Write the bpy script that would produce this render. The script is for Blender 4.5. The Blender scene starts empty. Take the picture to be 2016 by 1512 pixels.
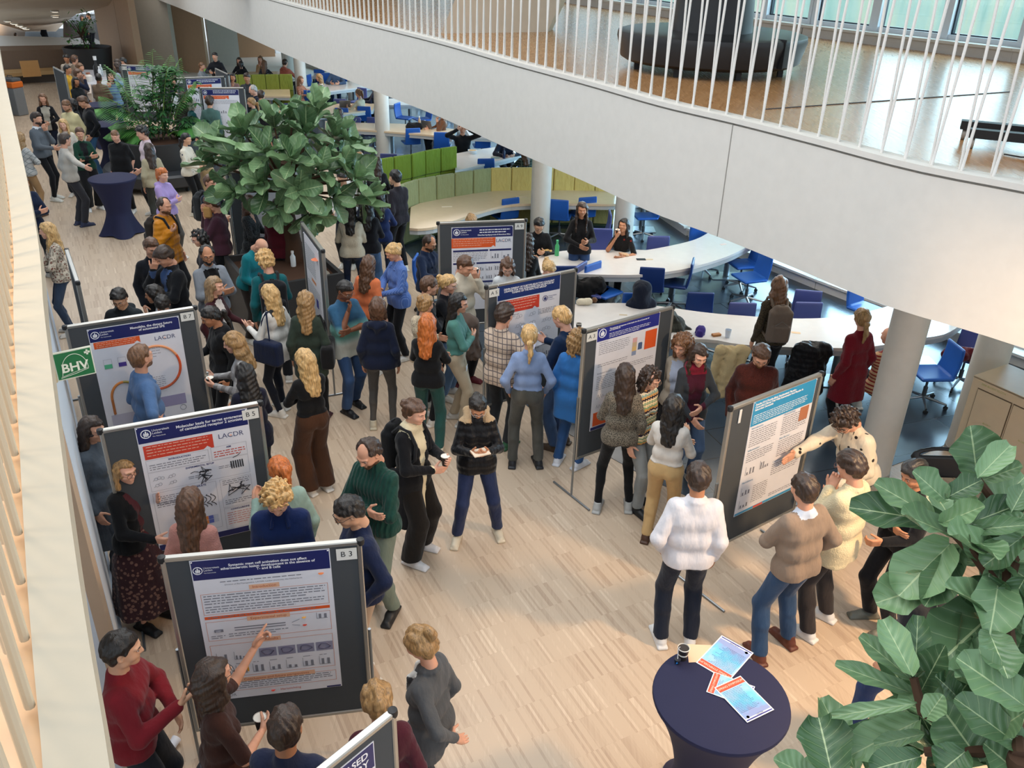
import bpy, math, random
import numpy as np
from mathutils import Vector, Matrix
random.seed(7)
C = bpy.context.scene.collection
R_ = math.radians
# ---------------------------------------------------------------- camera (2016 x 1512 frame)
FPX, PITCH, ROLL, CAMH = 1692.36, R_(27.6107), R_(1.6194), 5.3725
_F = Vector((0, math.cos(PITCH), -math.sin(PITCH))); _U0 = Vector((0, math.sin(PITCH), math.cos(PITCH))); _R0 = Vector((1, 0, 0))
_R = _R0*math.cos(ROLL) + _U0*math.sin(ROLL); _U = _U0*math.cos(ROLL) - _R0*math.sin(ROLL)
cam = bpy.data.cameras.new('camera'); co = bpy.data.objects.new('camera', cam); C.objects.link(co)
cam.sensor_width = 36; cam.lens = FPX/2016*36; cam.clip_start = .05; cam.clip_end = 500
co.matrix_world = Matrix((( _R.x, _U.x, -_F.x, 0), (_R.y, _U.y, -_F.y, 0), (_R.z, _U.z, -_F.z, CAMH), (0, 0, 0, 1)))
bpy.context.scene.camera = co
def ray(u, v): return _F*FPX + _R*(u-1008) + _U*(756-v)
def at(u, v, z=0):
    "the point at height z that the photograph shows at (u, v)"
    d = ray(u, v); t = (z-CAMH)/d.z
    return Vector((t*d.x, t*d.y, z))
def onplane(u, v, p, n):
    d = ray(u, v); o = Vector((0, 0, CAMH)); t = (Vector(p)-o).dot(n)/d.dot(n); return o+d*t
def atd(u, v, dist):
    d = ray(u, v).normalized(); return Vector((0, 0, CAMH))+d*dist
# ---------------------------------------------------------------- view, world, lights
vs = bpy.context.scene.view_settings
vs.view_transform = 'Standard'; vs.look = 'None'; vs.exposure = 0.1; vs.gamma = 1; vs.use_curve_mapping = False
bpy.context.scene.cycles.max_bounces = 7; bpy.context.scene.cycles.diffuse_bounces = 4
bpy.context.scene.cycles.use_denoising = True
bpy.context.scene.cycles.sample_clamp_indirect = 4
w = bpy.data.worlds.new('sky'); bpy.context.scene.world = w; w.use_nodes = True
bgn = w.node_tree.nodes['Background']; bgn.inputs[0].default_value = (.78, .88, .98, 1); bgn.inputs[1].default_value = 1.15
def area(name, loc, size, power, col, tgt=None, sy=None, spread=180):
    l = bpy.data.lights.new(name, 'AREA'); l.energy = power; l.color = col; l.size = size; l.spread = R_(spread)
    if sy: l.shape = 'RECTANGLE'; l.size_y = sy
    o = bpy.data.objects.new(name, l); C.objects.link(o); o.location = loc
    if tgt is not None: o.rotation_euler = (Vector(tgt)-Vector(loc)).to_track_quat('-Z', 'Y').to_euler()
    return o
# daylight through the glass roof above the void
area('skylight', (-2.2, 9, 11.5), 7, 760, (1, .965, .91), (-2.2, 9.0, 0), 16)
area('skylight', (-11, 26, 11.5), 9, 1150, (1, .96, .90), (-11, 26, 0), 20)
# daylight through the tall windows on the right of both floors
area('window_daylight', (7.2, 16.5, 1.9), 9, 800, (.55, .76, 1), (-1, 14.5, .4), 1.6)
area('window_daylight', (9.2, 15, 5.6), 10, 420, (.72, .87, 1), (2, 12, 3.9), 2.6)
area('window_daylight', (1.5, 27, 1.9), 9, 800, (.5, .72, 1), (-5, 24, .4), 1.6)
for lx, ly in ((1.2, 13.6), (4.2, 11.2), (-2.4, 21.5), (-5.5, 28)):  # fill lights added below the upper floor to brighten the table area
    area('gallery_fill', (lx, ly, 2.78), 2.6, 62, (1, .90, .78), (lx, ly, 0))
# warm lamps under the gallery on the right and over the corridor on the left
for lx, ly, lp in ((5.2, 6.6, 150), (4.4, 4.4, 190), (5.9, 5.2, 130)):
    area('warm_downlight', (lx, ly, 3.75), .35, lp, (1, .66, .36), (lx-1.0, ly-.2, 0))
for lx, ly, lp in ((-2.6, 3.2, 26), (-3.6, 1.6, 34), (-6, 6.5, 40)):
    area('warm_downlight', (lx-.6, ly, 6.2), .4, lp, (1, .72, .42), (lx-.8, ly, 3.9))
area('warm_downlight', (-12, 34, 3.6), 1.0, 420, (1, .74, .46), (-12.5, 38, 0))
area('outside_fill', (14, 24, 16), 16, 5200, (.9, .97, 1), (16, 22, 0), 30)  # two added fill lights that brighten the facade and grass outdoors
area('outside_fill', (2, 40, 12), 14, 2200, (.9, .97, 1), (0, 40, 0), 20)
area('warm_downlight', (-31, 60, 1.2), 3.0, 700, (1, .84, .66), (-31.5, 61, -5))
area('warm_downlight', (-16.5, 34, 4.4), 1.0, 420, (1, .78, .55), (-19, 38, 0))
# ---------------------------------------------------------------- materials
def lin(c):
    if isinstance(c, str):
        c = c.lstrip('#'); c = [int(c[i:i+2], 16)/255 for i in (0, 2, 4)]
        return tuple((x/12.92 if x <= .04045 else ((x+.055)/1.055)**2.4) for x in c)+(1,)
    return tuple(c[:3])+(1,)
_mc = {}
class NT:
    def __init__(s, m): s.t = m.node_tree; s.n = s.t.nodes; s.bsdf = s.n['Principled BSDF']
    def a(s, kind, **kw):
        nd = s.n.new(kind)
        for k, v in kw.items():
            if k.startswith('i_'):
                nd.inputs[k[2:].replace('_', ' ')].default_value = v
            else: setattr(nd, k, v)
        return nd
    def l(s, a, b): s.t.links.new(a, b)
    def mathn(s, op, a, b=0.0):
        nd = s.n.new('ShaderNodeMath'); nd.operation = op
        for i, x in enumerate((a, b)):
            if isinstance(x, (int, float)): nd.inputs[i].default_value = x
            else: s.l(x, nd.inputs[i])
        return nd.outputs[0]
    def mix(s, f, a, b):
        nd = s.n.new('ShaderNodeMix'); nd.data_type = 'RGBA'
        for sock, x in ((nd.inputs[0], f), (nd.inputs[6], a), (nd.inputs[7], b)):
            if isinstance(x, (int, float)): sock.default_value = x
            elif isinstance(x, tuple): sock.default_value = x
            else: s.l(x, sock)
        return nd.outputs[2]
    def ramp(s, f, pts, interp='LINEAR'):
        nd = s.n.new('ShaderNodeValToRGB'); cr = nd.color_ramp; cr.interpolation = interp
        while len(cr.elements) < len(pts): cr.elements.new(.5)
        for e, (p, c) in zip(cr.elements, pts): e.position = p; e.color = c
        s.l(f, nd.inputs[0]); return nd.outputs[0]
    def coords(s, which='Object', scale=(1, 1, 1), rot=(0, 0, 0)):
        tc = s.n.new('ShaderNodeTexCoord'); mp = s.n.new('ShaderNodeMapping'); s.l(tc.outputs[which], mp.inputs[0])
        mp.inputs['Scale'].default_value = scale; mp.inputs['Rotation'].default_value = rot
        return mp.outputs[0]
    def noise(s, vec, scale, detail=3, rough=.5):
        nd = s.a('ShaderNodeTexNoise'); nd.inputs['Scale'].default_value = scale; nd.inputs['Detail'].default_value = detail; nd.inputs['Roughness'].default_value = rough
        s.l(vec, nd.inputs['Vector']); return nd.outputs['Fac']
    def bump(s, h, strength=.3, dist=.01):
        nd = s.a('ShaderNodeBump'); nd.inputs['Strength'].default_value = strength; nd.inputs['Distance'].default_value = dist
        s.l(h, nd.inputs['Height']); s.l(nd.outputs[0], s.bsdf.inputs['Normal'])
    def col(s, x): s.l(x, s.bsdf.inputs['Base Color'])
def newmat(name, col=(.8, .8, .8), rough=.5, metal=0, spec=.5):
    m = bpy.data.materials.new(name); m.use_nodes = True; t = NT(m)
    t.bsdf.inputs['Base Color'].default_value = lin(col); t.bsdf.inputs['Roughness'].default_value = rough
    t.bsdf.inputs['Metallic'].default_value = metal; t.bsdf.inputs['Specular IOR Level'].default_value = spec
    return m, t
def mat(col, rough=.5, metal=0, spec=.5, var=.06, name=None):
    "a plain coloured surface with a little procedural unevenness"
    k = ('m', col, rough, metal, spec, var)
    if k in _mc: return _mc[k]
    m, t = newmat(name or 'surface', col, rough, metal, spec); c = lin(col)
    if var:
        n = t.noise(t.coords(), 9, 4)
        t.col(t.mix(n, tuple(x*(1-var) for x in c[:3])+(1,), tuple(min(1, x*(1+var)) for x in c[:3])+(1,)))
        if metal < .5: t.bump(t.noise(t.coords(), 60, 2), .04, .004)
    _mc[k] = m; return m
def fab(col, kind='plain', c2=None, c3=None):
    "cloth"
    k = ('f', col, kind, c2, c3)
    if k in _mc: return _mc[k]
    m, t = newmat('cloth', col, .88, 0, .2); c = lin(col); b = t.bsdf
    b.inputs['Sheen Weight'].default_value = .12
    co_ = t.coords(); n = t.noise(co_, 7, 4); base = t.mix(n, tuple(x*.86 for x in c[:3])+(1,), tuple(min(1, x*1.12) for x in c[:3])+(1,))
    fine = t.noise(t.coords(scale=(1, 1, .4)), 260, 2)
    folds = t.noise(t.coords(scale=(1, 1, .38)), 12, 3, .5)
    h = t.mathn('ADD', t.mathn('MULTIPLY', folds, 1.6), t.mathn('MULTIPLY', fine, .006))
    out = base
    d2 = lin(c2) if c2 else c; d3 = lin(c3) if c3 else c
    sx = t.n.new('ShaderNodeSeparateXYZ'); t.l(co_, sx.inputs[0])
    if kind == 'denim':
        b.inputs['Roughness'].default_value = .8
        out = t.mix(t.ramp(t.noise(t.coords(scale=(1, 1, .5)), 5, 3), [(.35, (0, 0, 0, 1)), (.75, (1, 1, 1, 1))]), base, tuple(min(1, x*1.55+.01) for x in c[:3])+(1,))
    elif kind == 'knit':
        wv = t.a('ShaderNodeTexWave', wave_type='BANDS', bands_direction='X'); wv.inputs['Scale'].default_value = 30; wv.inputs['Distortion'].default_value = 1.5
        t.l(co_, wv.inputs['Vector']); h = t.mathn('ADD', h, t.mathn('MULTIPLY', wv.outputs['Fac'], .4))
    elif kind == 'fleece':
        h = t.mathn('ADD', h, t.mathn('MULTIPLY', t.noise(co_, 90, 4), .9))
    elif kind in ('floral', 'tweed', 'dots', 'leopard'):
        sc = {'floral': 26, 'tweed': 95, 'dots': 9, 'leopard': 70}[kind]
        vo = t.a('ShaderNodeTexVoronoi'); vo.inputs['Scale'].default_value = sc; t.l(co_, vo.inputs['Vector'])
        lo, hi = {'floral': (.34, .40), 'tweed': (.38, .5), 'dots': (.14, .17), 'leopard': (.35, .45)}[kind]
        f = t.ramp(vo.outputs['Distance'], [(lo, (1, 1, 1, 1)), (hi, (0, 0, 0, 1))])
        out = t.mix(f, base, d2)
        if c3:
            f2 = t.ramp(t.noise(co_, sc*1.3, 1), [(.53, (0, 0, 0, 1)), (.57, (1, 1, 1, 1))]); out = t.mix(f2, out, d3)
    elif kind == 'plaid':
        def line(o, sc, w_):
            return t.mathn('LESS_THAN', t.mathn('FRACT', t.mathn('MULTIPLY', o, sc)), w_)
        xy = t.mathn('ADD', sx.outputs[0], t.mathn('MULTIPLY', sx.outputs[1], .7))
        f = t.mathn('MAXIMUM', line(xy, 17, .17), line(sx.outputs[2], 17, .17)); out = t.mix(t.mathn('MULTIPLY', f, .85), base, d2)
        if c3:
            f = t.mathn('MAXIMUM', line(t.mathn('ADD', xy, .03), 17, .12), line(t.mathn('ADD', sx.outputs[2], .03), 17, .12)); out = t.mix(t.mathn('MULTIPLY', f, .7), out, d3)
    elif kind == 'check':
        def line(o, sc, w_): return t.mathn('LESS_THAN', t.mathn('FRACT', t.mathn('MULTIPLY', o, sc)), w_)
        xy = t.mathn('ADD', sx.outputs[0], sx.outputs[1])
        f = t.mathn('ADD', t.mathn('MULTIPLY', line(xy, 8, .5), .5), t.mathn('MULTIPLY', line(sx.outputs[2], 8, .5), .5)); out = t.mix(f, base, d2)
    elif kind == 'argyle':
        def line(o, sc, w_): return t.mathn('LESS_THAN', t.mathn('FRACT', t.mathn('MULTIPLY', o, sc)), w_)
        f = t.mathn('MAXIMUM', line(t.mathn('ADD', sx.outputs[0], sx.outputs[2]), 10, .14), line(t.mathn('SUBTRACT', sx.outputs[0], sx.outputs[2]), 10, .14)); out = t.mix(f, base, d2)
    elif kind == 'stripe':
        f = t.mathn('LESS_THAN', t.mathn('FRACT', t.mathn('MULTIPLY', sx.outputs[2], 22)), .4); out = t.mix(f, base, d2)
    elif kind == 'vstripe':
        f = t.mathn('LESS_THAN', t.mathn('FRACT', t.mathn('MULTIPLY', sx.outputs[0], 70)), .4); out = t.mix(f, base, d2)
    elif kind == 'fairisle':
        wob = t.mathn('MULTIPLY', t.mathn('ABSOLUTE', t.mathn('SUBTRACT', t.mathn('FRACT', t.mathn('MULTIPLY', t.mathn('ADD', sx.outputs[0], sx.outputs[1]), 28)), .5)), .028)
        f = t.mathn('FRACT', t.mathn('MULTIPLY', t.mathn('ADD', sx.outputs[2], wob), 5.2))
        P = [lin(x) for x in ('#8fa07c', '#e4cfa8', '#2c2230', '#d6a05e', '#8fb0a6', '#e9dcc2', '#3a2530', '#c9924f', '#7f9a72', '#dfc79c')]
        out = t.ramp(f, [(i/10, p) for i, p in enumerate(P)], 'CONSTANT')
    elif kind == 'dip':
        out = t.ramp(t.mathn('DIVIDE', sx.outputs[2], 1.75), [(.55, d3), (.60, d2), (.66, d2), (.72, c)])
    elif kind == 'puffer':
        b.inputs['Roughness'].default_value = .45
        wv = t.a('ShaderNodeTexWave', wave_type='BANDS', bands_direction='Z'); wv.inputs['Scale'].default_value = 4.5; wv.inputs['Distortion'].default_value = 1.2
        t.l(co_, wv.inputs['Vector']); h = t.mathn('ADD', h, t.mathn('MULTIPLY', wv.outputs['Fac'], .38))
    elif kind == 'cable':
        wv = t.a('ShaderNodeTexWave', wave_type='BANDS', bands_direction='X'); wv.inputs['Scale'].default_value = 9; wv.inputs['Distortion'].default_value = 2; wv.inputs['Detail Scale'].default_value = 2
        t.l(co_, wv.inputs['Vector']); h = t.mathn('ADD', h, t.mathn('MULTIPLY', wv.outputs['Fac'], .5)); out = t.mix(t.mathn('MULTIPLY', wv.outputs['Fac'], .4), base, tuple(x*1.35 for x in c[:3])+(1,))
    t.col(out); t.bump(h, .5 if kind in ('plain', 'denim', 'fleece') else .7, .022)
    _mc[k] = m; return m
# ---------------------------------------------------------------- mesh helpers
def link(name, me, parent=None, mats=(), loc=None, smooth=False):
    o = bpy.data.objects.new(name, me); C.objects.link(o)
    if parent: o.parent = parent
    for m in mats: me.materials.append(m)
    if loc is not None: o.location = loc
    if smooth:
        me.polygons.foreach_set('use_smooth', [True]*len(me.polygons))
    return o
def mesh_np(verts, quads, midx=None, smooth=True, name='shape'):
    me = bpy.data.meshes.new(name); nv = len(verts); nf = len(quads)
    me.vertices.add(nv); me.vertices.foreach_set('co', np.asarray(verts, np.float32).ravel())
    me.loops.add(nf*4); me.loops.foreach_set('vertex_index', np.asarray(quads, np.int32).ravel())
    me.polygons.add(nf); me.polygons.foreach_set('loop_start', np.arange(0, nf*4, 4, dtype=np.int32))
    if midx is not None: me.polygons.foreach_set('material_index', np.asarray(midx, np.int32))
    me.update(calc_edges=True)
    if smooth: me.polygons.foreach_set('use_smooth', np.ones(nf, bool))
    return me
class MB:
    "collects shapes into one mesh"
    def __init__(s): s.v = []; s.f = []; s.m = []; s.uv = None
    def add(s, v, f, mi=0):
        n = len(s.v); s.v += [tuple(p) for p in v]; s.f += [tuple(i+n for i in q) for q in f]; s.m += [mi]*len(f); return s
    def box(s, lo, hi, M=None, mi=0, bev=0):
        x0, y0, z0 = lo; x1, y1, z1 = hi
        if bev:
            b = bev; P = []
            for (x, sx) in ((x0, 1), (x1, -1)):
                for (y, sy) in ((y0, 1), (y1, -1)):
                    for (z, sz) in ((z0, 1), (z1, -1)):
                        P += [Vector((x, y+sy*b, z+sz*b)), Vector((x+sx*b, y, z+sz*b)), Vector((x+sx*b, y+sy*b, z))]
            import bmesh
            bm = bmesh.new()
            for p in P: bm.verts.new(p)
            bmesh.ops.convex_hull(bm, input=bm.verts); bm.verts.index_update()
            v = [x.co.copy() for x in bm.verts]; f = [[q.index for q in fc.verts] for fc in bm.faces]; bm.free()
        else:
            v = [Vector(p) for p in ((x0, y0, z0), (x1, y0, z0), (x1, y1, z0), (x0, y1, z0), (x0, y0, z1), (x1, y0, z1), (x1, y1, z1), (x0, y1, z1))]
            f = [(0, 3, 2, 1), (4, 5, 6, 7), (0, 1, 5, 4), (1, 2, 6, 5), (2, 3, 7, 6), (3, 0, 4, 7)]
        if M is not None: v = [M @ p for p in v]
        return s.add(v, f, mi)
    def tube(s, pts, r, n=8, mi=0, cap=True):
        pts = [Vector(p) for p in pts]; rs = r if isinstance(r, (list, tuple)) else [r]*len(pts); v = []; f = []
        prev = None
        for i, p in enumerate(pts):
            d = (pts[min(i+1, len(pts)-1)]-pts[max(i-1, 0)]).normalized()
            if prev is None: a = d.orthogonal().normalized()
            else: a = (prev-d*prev.dot(d)).normalized()
            prev = a; b = d.cross(a)
            for k in range(n):
                t_ = 2*math.pi*k/n; v.append(p+(a*math.cos(t_)+b*math.sin(t_))*rs[i])
        for i in range(len(pts)-1):
            for k in range(n): f.append((i*n+k, i*n+(k+1) % n, (i+1)*n+(k+1) % n, (i+1)*n+k))
        if cap: f.append(tuple(range(n-1, -1, -1))); f.append(tuple((len(pts)-1)*n+k for k in range(n)))
        return s.add(v, f, mi)
    def lathe(s, prof, n=32, c=(0, 0, 0), mi=0, sx=1, sy=1):
        v = []; f = []; c = Vector(c)
        for r, z in prof:
            for k in range(n): t_ = 2*math.pi*k/n; v.append(c+Vector((r*sx*math.cos(t_), r*sy*math.sin(t_), z)))
        for i in range(len(prof)-1):
            for k in range(n): f.append((i*n+k, i*n+(k+1) % n, (i+1)*n+(k+1) % n, (i+1)*n+k))
        if prof[0][0] > 1e-4: f.append(tuple(range(n-1, -1, -1)))
        if prof[-1][0] > 1e-4: f.append(tuple((len(prof)-1)*n+k for k in range(n)))
        return s.add(v, f, mi)
    def prism(s, poly, z0, z1, mi=0):
        "vertical extrusion of a polygon given counter-clockwise"
        n = len(poly); v = [(p[0], p[1], z0) for p in poly]+[(p[0], p[1], z1) for p in poly]
        f = [tuple(range(n-1, -1, -1)), tuple(range(n, 2*n))]+[(i, (i+1) % n, n+(i+1) % n, n+i) for i in range(n)]
        return s.add(v, f, mi)
    def ribbon(s, pts, z0, z1, th, mi=0):
        "a vertical wall of thickness th along a plan polyline (offset to its left)"
        L = offset(pts, th); n = len(pts); v = []
        for a, b in zip(pts, L): v += [(a[0], a[1], z0), (a[0], a[1], z1), (b[0], b[1], z1), (b[0], b[1], z0)]
        f = []
        for i in range(n-1):
            for k in range(4): f.append((i*4+k, i*4+(k+1) % 4, i*4+4+(k+1) % 4, i*4+4+k))
        f += [(3, 2, 1, 0), tuple(n*4-4+k for k in range(4))]
        return s.add(v, f, mi)
    def strip(s, A, B, z0, z1, mi=0):
        n = len(A); v = []
        for a, b in zip(A, B): v += [(a[0], a[1], z0), (a[0], a[1], z1), (b[0], b[1], z1), (b[0], b[1], z0)]
        f = []
        for i in range(n-1):
            for k in range(4): f.append((i*4+k, i*4+(k+1) % 4, i*4+4+(k+1) % 4, i*4+4+k))
        f += [(3, 2, 1, 0), tuple(n*4-4+k for k in range(4))]
        return s.add(v, f, mi)
    def build(s, name, m, parent=None, smooth=False, loc=None, autos=False):
        me = bpy.data.meshes.new(name); me.from_pydata(s.v, [], s.f)
        if not isinstance(m, (list, tuple)): m = [m]
        for x in m: me.materials.append(x)
        if len(m) > 1: me.polygons.foreach_set('material_index', s.m)
        import bmesh
        bm = bmesh.new(); bm.from_mesh(me); bmesh.ops.recalc_face_normals(bm, faces=bm.faces)
        if smooth:
            for f in bm.faces: f.smooth = True
            for e in bm.edges:
                if len(e.link_faces) == 2 and e.calc_face_angle(0) > R_(38): e.smooth = False
        bm.to_mesh(me); bm.free()
        o = bpy.data.objects.new(name, me); C.objects.link(o)
        if parent: o.parent = parent
        if loc is not None: o.location = loc
        return o
def offset(pts, d):
    out = []; n = len(pts)
    for i in range(n):
        a = Vector(pts[max(i-1, 0)][:2]); b = Vector(pts[min(i+1, n-1)][:2]); t = (b-a).normalized(); out.append(Vector(pts[i][:2])+Vector((-t.y, t.x))*d)
    return out
def smooth_curve(pts, n=8):
    P = [Vector(p[:2]) for p in pts]; out = []
    for i in range(len(P)-1):
        a, b, c, d = P[max(i-1, 0)], P[i], P[i+1], P[min(i+2, len(P)-1)]
        for k in range(n):
            t = k/n; out.append(.5*((2*b)+(c-a)*t+(2*a-5*b+4*c-d)*t*t+(3*b-a-3*c+d)*t**3))
    out.append(P[-1]); return out
def resample(pts, step):
    P = [Vector(p[:2]) for p in pts]; L = [0]
    for a, b in zip(P, P[1:]): L.append(L[-1]+(b-a).length)
    n = max(1, int(L[-1]/step)); out = []; j = 0
    for i in range(n+1):
        s_ = L[-1]*i/n
        while j < len(P)-2 and L[j+1] < s_: j += 1
        out.append(P[j].lerp(P[j+1], (s_-L[j])/max(1e-9, L[j+1]-L[j])))
    return out
def empty(name, loc=(0, 0, 0), rz=0, label=None, cat=None, group=None, kind=None, sc=1):
    o = bpy.data.objects.new(name, None); C.objects.link(o); o.location = loc; o.rotation_euler = (0, 0, rz); o.scale = (sc,)*3; o.empty_display_size = .1
    return tag(o, label, cat, group, kind)
def tag(o, label=None, cat=None, group=None, kind=None):
    if label: o['label'] = label
    if cat: o['category'] = cat
    if group: o['group'] = group
    if kind: o['kind'] = kind
    return o
def copy_tree(o, parent=None):
    c = o.copy(); C.objects.link(c)
    if parent: c.parent = parent
    for ch in list(o.children): copy_tree(ch, c)
    return c
_tc = {}
def text_mesh(txt, size, m, name, parent, loc, align='CENTER', rot=(R_(90), 0, 0), bold=0.0, sp=1.0):
    cu = bpy.data.curves.new('t', 'FONT'); cu.body = txt; cu.size = size; cu.align_x = align; cu.align_y = 'CENTER'; cu.offset = bold; cu.space_line = sp; cu.resolution_u = 3
    o = bpy.data.objects.new('t', cu); C.objects.link(o)
    dg = bpy.context.evaluated_depsgraph_get(); me = bpy.data.meshes.new_from_object(o.evaluated_get(dg))
    bpy.data.objects.remove(o); bpy.data.curves.remove(cu)
    me.materials.clear(); me.materials.append(m); r = bpy.data.objects.new(name, me); C.objects.link(r)
    if parent: r.parent = parent
    r.location = loc; r.rotation_euler = rot; return r
# ---------------------------------------------------------------- the building
SM = lambda o, l=None: tag(o, kind='structure')
def wood_floor(name, c1, c2, c3, rot, rough, sx=46, sy=2.2, spec=.5):
    m, t = newmat(name, c1, rough, 0, spec)
    v = t.coords('Object', (1, 1, 1), (0, 0, rot))
    br = t.a('ShaderNodeTexBrick'); br.offset = .5; br.inputs['Scale'].default_value = 1; br.inputs['Brick Width'].default_value = .022; br.inputs['Row Height'].default_value = .30
    br.inputs['Mortar Size'].default_value = .0; br.inputs['Bias'].default_value = 0
    br.inputs['Color1'].default_value = (0, 0, 0, 1); br.inputs['Color2'].default_value = (1, 1, 1, 1); t.l(v, br.inputs['Vector'])
    g = t.noise(t.coords('Object', (60, 2.5, 1), (0, 0, rot)), 1, 4)
    b2 = t.a('ShaderNodeTexBrick'); b2.offset = 0; b2.inputs['Scale'].default_value = 1; b2.inputs['Brick Width'].default_value = .30; b2.inputs['Row Height'].default_value = .30; b2.inputs['Mortar Size'].default_value = .0016
    b2.inputs['Color1'].default_value = (.25, .25, .25, 1); b2.inputs['Color2'].default_value = (.75, .75, .75, 1); b2.inputs['Mortar'].default_value = (0, 0, 0, 1); t.l(v, b2.inputs['Vector'])
    f = t.mathn('ADD', t.mathn('MULTIPLY', br.outputs['Color'], .55), t.mathn('ADD', t.mathn('MULTIPLY', g, .3), t.mathn('MULTIPLY', b2.outputs['Color'], .22)))
    big = t.noise(t.coords(), .35, 2); f = t.mathn('ADD', f, t.mathn('MULTIPLY', t.mathn('SUBTRACT', big, .5), .12))
    t.col(t.ramp(f, [(.12, lin(c3)), (.45, lin(c1)), (.72, lin(c1)), (.95, lin(c2))]))
    t.l(t.ramp(g, [(0, (rough-.06,)*3+(1,)), (1, (rough+.08,)*3+(1,))]), t.bsdf.inputs['Roughness']); return m
M_wood = wood_floor('parquet', '#c3ae97', '#dccab3', '#a8907a', R_(-27.5), .36)
M_woodup = wood_floor('parquet_upper', '#b98a5c', '#cda173', '#a07246', R_(20), .25, spec=.65)
M_white = mat('#d9d5ce', .55, name='white_plaster'); M_white2 = mat('#cfccc6', .6, name='ceiling_paint')
M_warm = mat('#cdbfae', .6, name='warm_plaster'); M_beige = mat('#b59a80', .6, name='beige_panel'); M_col = mat('#cfcbc2', .42, name='column_paint')
# slate tiles
m, t = newmat('slate_tiles', '#4a5158', .22, 0, .6)
br = t.a('ShaderNodeTexBrick'); br.offset = .5; br.inputs['Scale'].default_value = 1; br.inputs['Brick Width'].default_value = 1.2; br.inputs['Row Height'].default_value = .6; br.inputs['Mortar Size'].default_value = .006
br.inputs['Color1'].default_value = lin('#38434f'); br.inputs['Color2'].default_value = lin('#43505d'); br.inputs['Mortar'].default_value = lin('#24272b'); t.l(t.coords('Object', rot=(0, 0, R_(-20))), br.inputs['Vector'])
n = t.noise(t.coords(), 1.6, 5, .6); t.col(t.mix(t.mathn('MULTIPLY', n, .5), br.outputs['Color'], lin('#30353b'))); t.l(t.ramp(n, [(0, (.12,)*3+(1,)), (1, (.34,)*3+(1,))]), t.bsdf.inputs['Roughness']); M_tile = m
# ground floor
base = MB().prism([(-22, -3), (14, -3), (14, 48), (-40, 48), (-40, 24)], -.3, -.002).build('floor_slab', M_white2); SM(base)
fl = MB().prism([(-22, -3), (9, -3), (14, 10), (14, 33.6), (-30, 33.6)], -.3, 0).build('floor', M_wood); SM(fl)
edge = [at(*q) for q in ((820, 520), (870, 590), (940, 700), (1010, 775), (1080, 830), (1200, 900), (1310, 958))]
edge = [Vector((-9.5, 31)), Vector((-6.0, 24.5)), Vector((-3.2, 18.2))]+[Vector((p.x, p.y)) for p in edge]+[Vector((2.3, 7.55)), Vector((3.0, 7.6)), Vector((3.7, 7.95)), Vector((4.32, 8.4)), Vector((5.11, 8.88)), Vector((6.2, 9.6))]
edge = smooth_curve(edge, 8)
poly = [(p.x, p.y) for p in edge]+[(9.5, 9.6), (8.2, 12.5), (3.4, 19.8), (1.2, 23.5), (-2.2, 30), (-6, 35), (-11, 34)]
tl = MB().prism(poly, -.05, .006).build('floor_tiles', M_tile); SM(tl)
# outside
m, t = newmat('grass', '#3f7a2a', .9, 0, .2); n = t.noise(t.coords(), 9, 6, .7); t.col(t.ramp(n, [(.3, lin('#2f6a1e')), (.5, lin('#4f9430')), (.75, lin('#86b84a'))])); t.bump(n, 1, .08); M_grass = m
out = MB(); out.add([(3.0, 21.2, -.25), (9.2, 11.2, -.25), (13, 9, -.25), (60, 40, .9), (20, 80, .9), (-8, 42, -.25), (-4.2, 33, -.25)], [tuple(range(7))]); o = out.build('lawn', M_grass); tag(o, 'green lawn outside the tall windows', 'grass', kind='stuff')
pv = MB().prism([(2.6, 20.5), (4.2, 18.0), (6.2, 19.6), (4.8, 22.4)], -.3, -.18).build('paving', mat('#6a7078', .5)); SM(pv)
# pale building across the lawn that fills the upper windows
m, t = newmat('pale_facade', '#bcd0c4', .6); n = t.noise(t.coords('Object', (1.2, 1.2, .12)), 1.6, 4, .6); t.col(t.ramp(n, [(.3, lin('#9fc4bb')), (.5, lin('#c6d8cc')), (.62, lin('#d9dcc4')), (.8, lin('#a9cfc6'))])); M_out = m
SM(MB().ribbon([Vector((5, 33)), Vector((13, 27)), Vector((21, 17)), Vector((25, 6))], -1, 14, -1).build('facade_outside', M_out))
# upper floor on the right: fascia edge in plan
FT = [at(u, v, 3.9) for u, v in ((556, 5), (700, 42), (860, 82), (1000, 122), (1160, 165), (1300, 205), (1450, 240), (1600, 278), (1800, 330), (2016, 372))]
FR = [Vector((-20.3, 46)), Vector((-13.7, 35.4)), Vector((-8.75, 26.9))]+[Vector((p.x, p.y)) for p in FT]+[Vector((4.25, 5.15)), Vector((5.6, 4.2)), Vector((7.6, 3.4)), Vector((10.5, 3.0))]
FR = resample(smooth_curve(FR, 10), .25)
FAC = [Vector((10.6, 10.0)), Vector((8.9, 11.55)), Vector((7.39, 13.59)), Vector((5.2, 16.6)), Vector((3.4, 19.6)), Vector((1.2, 23.6)), Vector((-2.2, 30.0)), Vector((-8.5, 41)), Vector((-14, 47))]
slab = [(p.x, p.y) for p in FR]+[(13, 3), (13, 9)]+[(p.x, p.y) for p in FAC]
def mkslab(name, z0, z1, m, push=.06):
    P = offset(FR, push)  # FR runs away->near, its left is the room side
    pl = [(p.x, p.y) for p in P]+slab[len(FR):]
    return SM(MB().prism(pl, z0, z1).build(name, m))
mkslab('floor_upper', 3.2, 3.9, M_woodup, .10); mkslab('ceiling', 2.8, 3.19, M_white2, .06)
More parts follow.
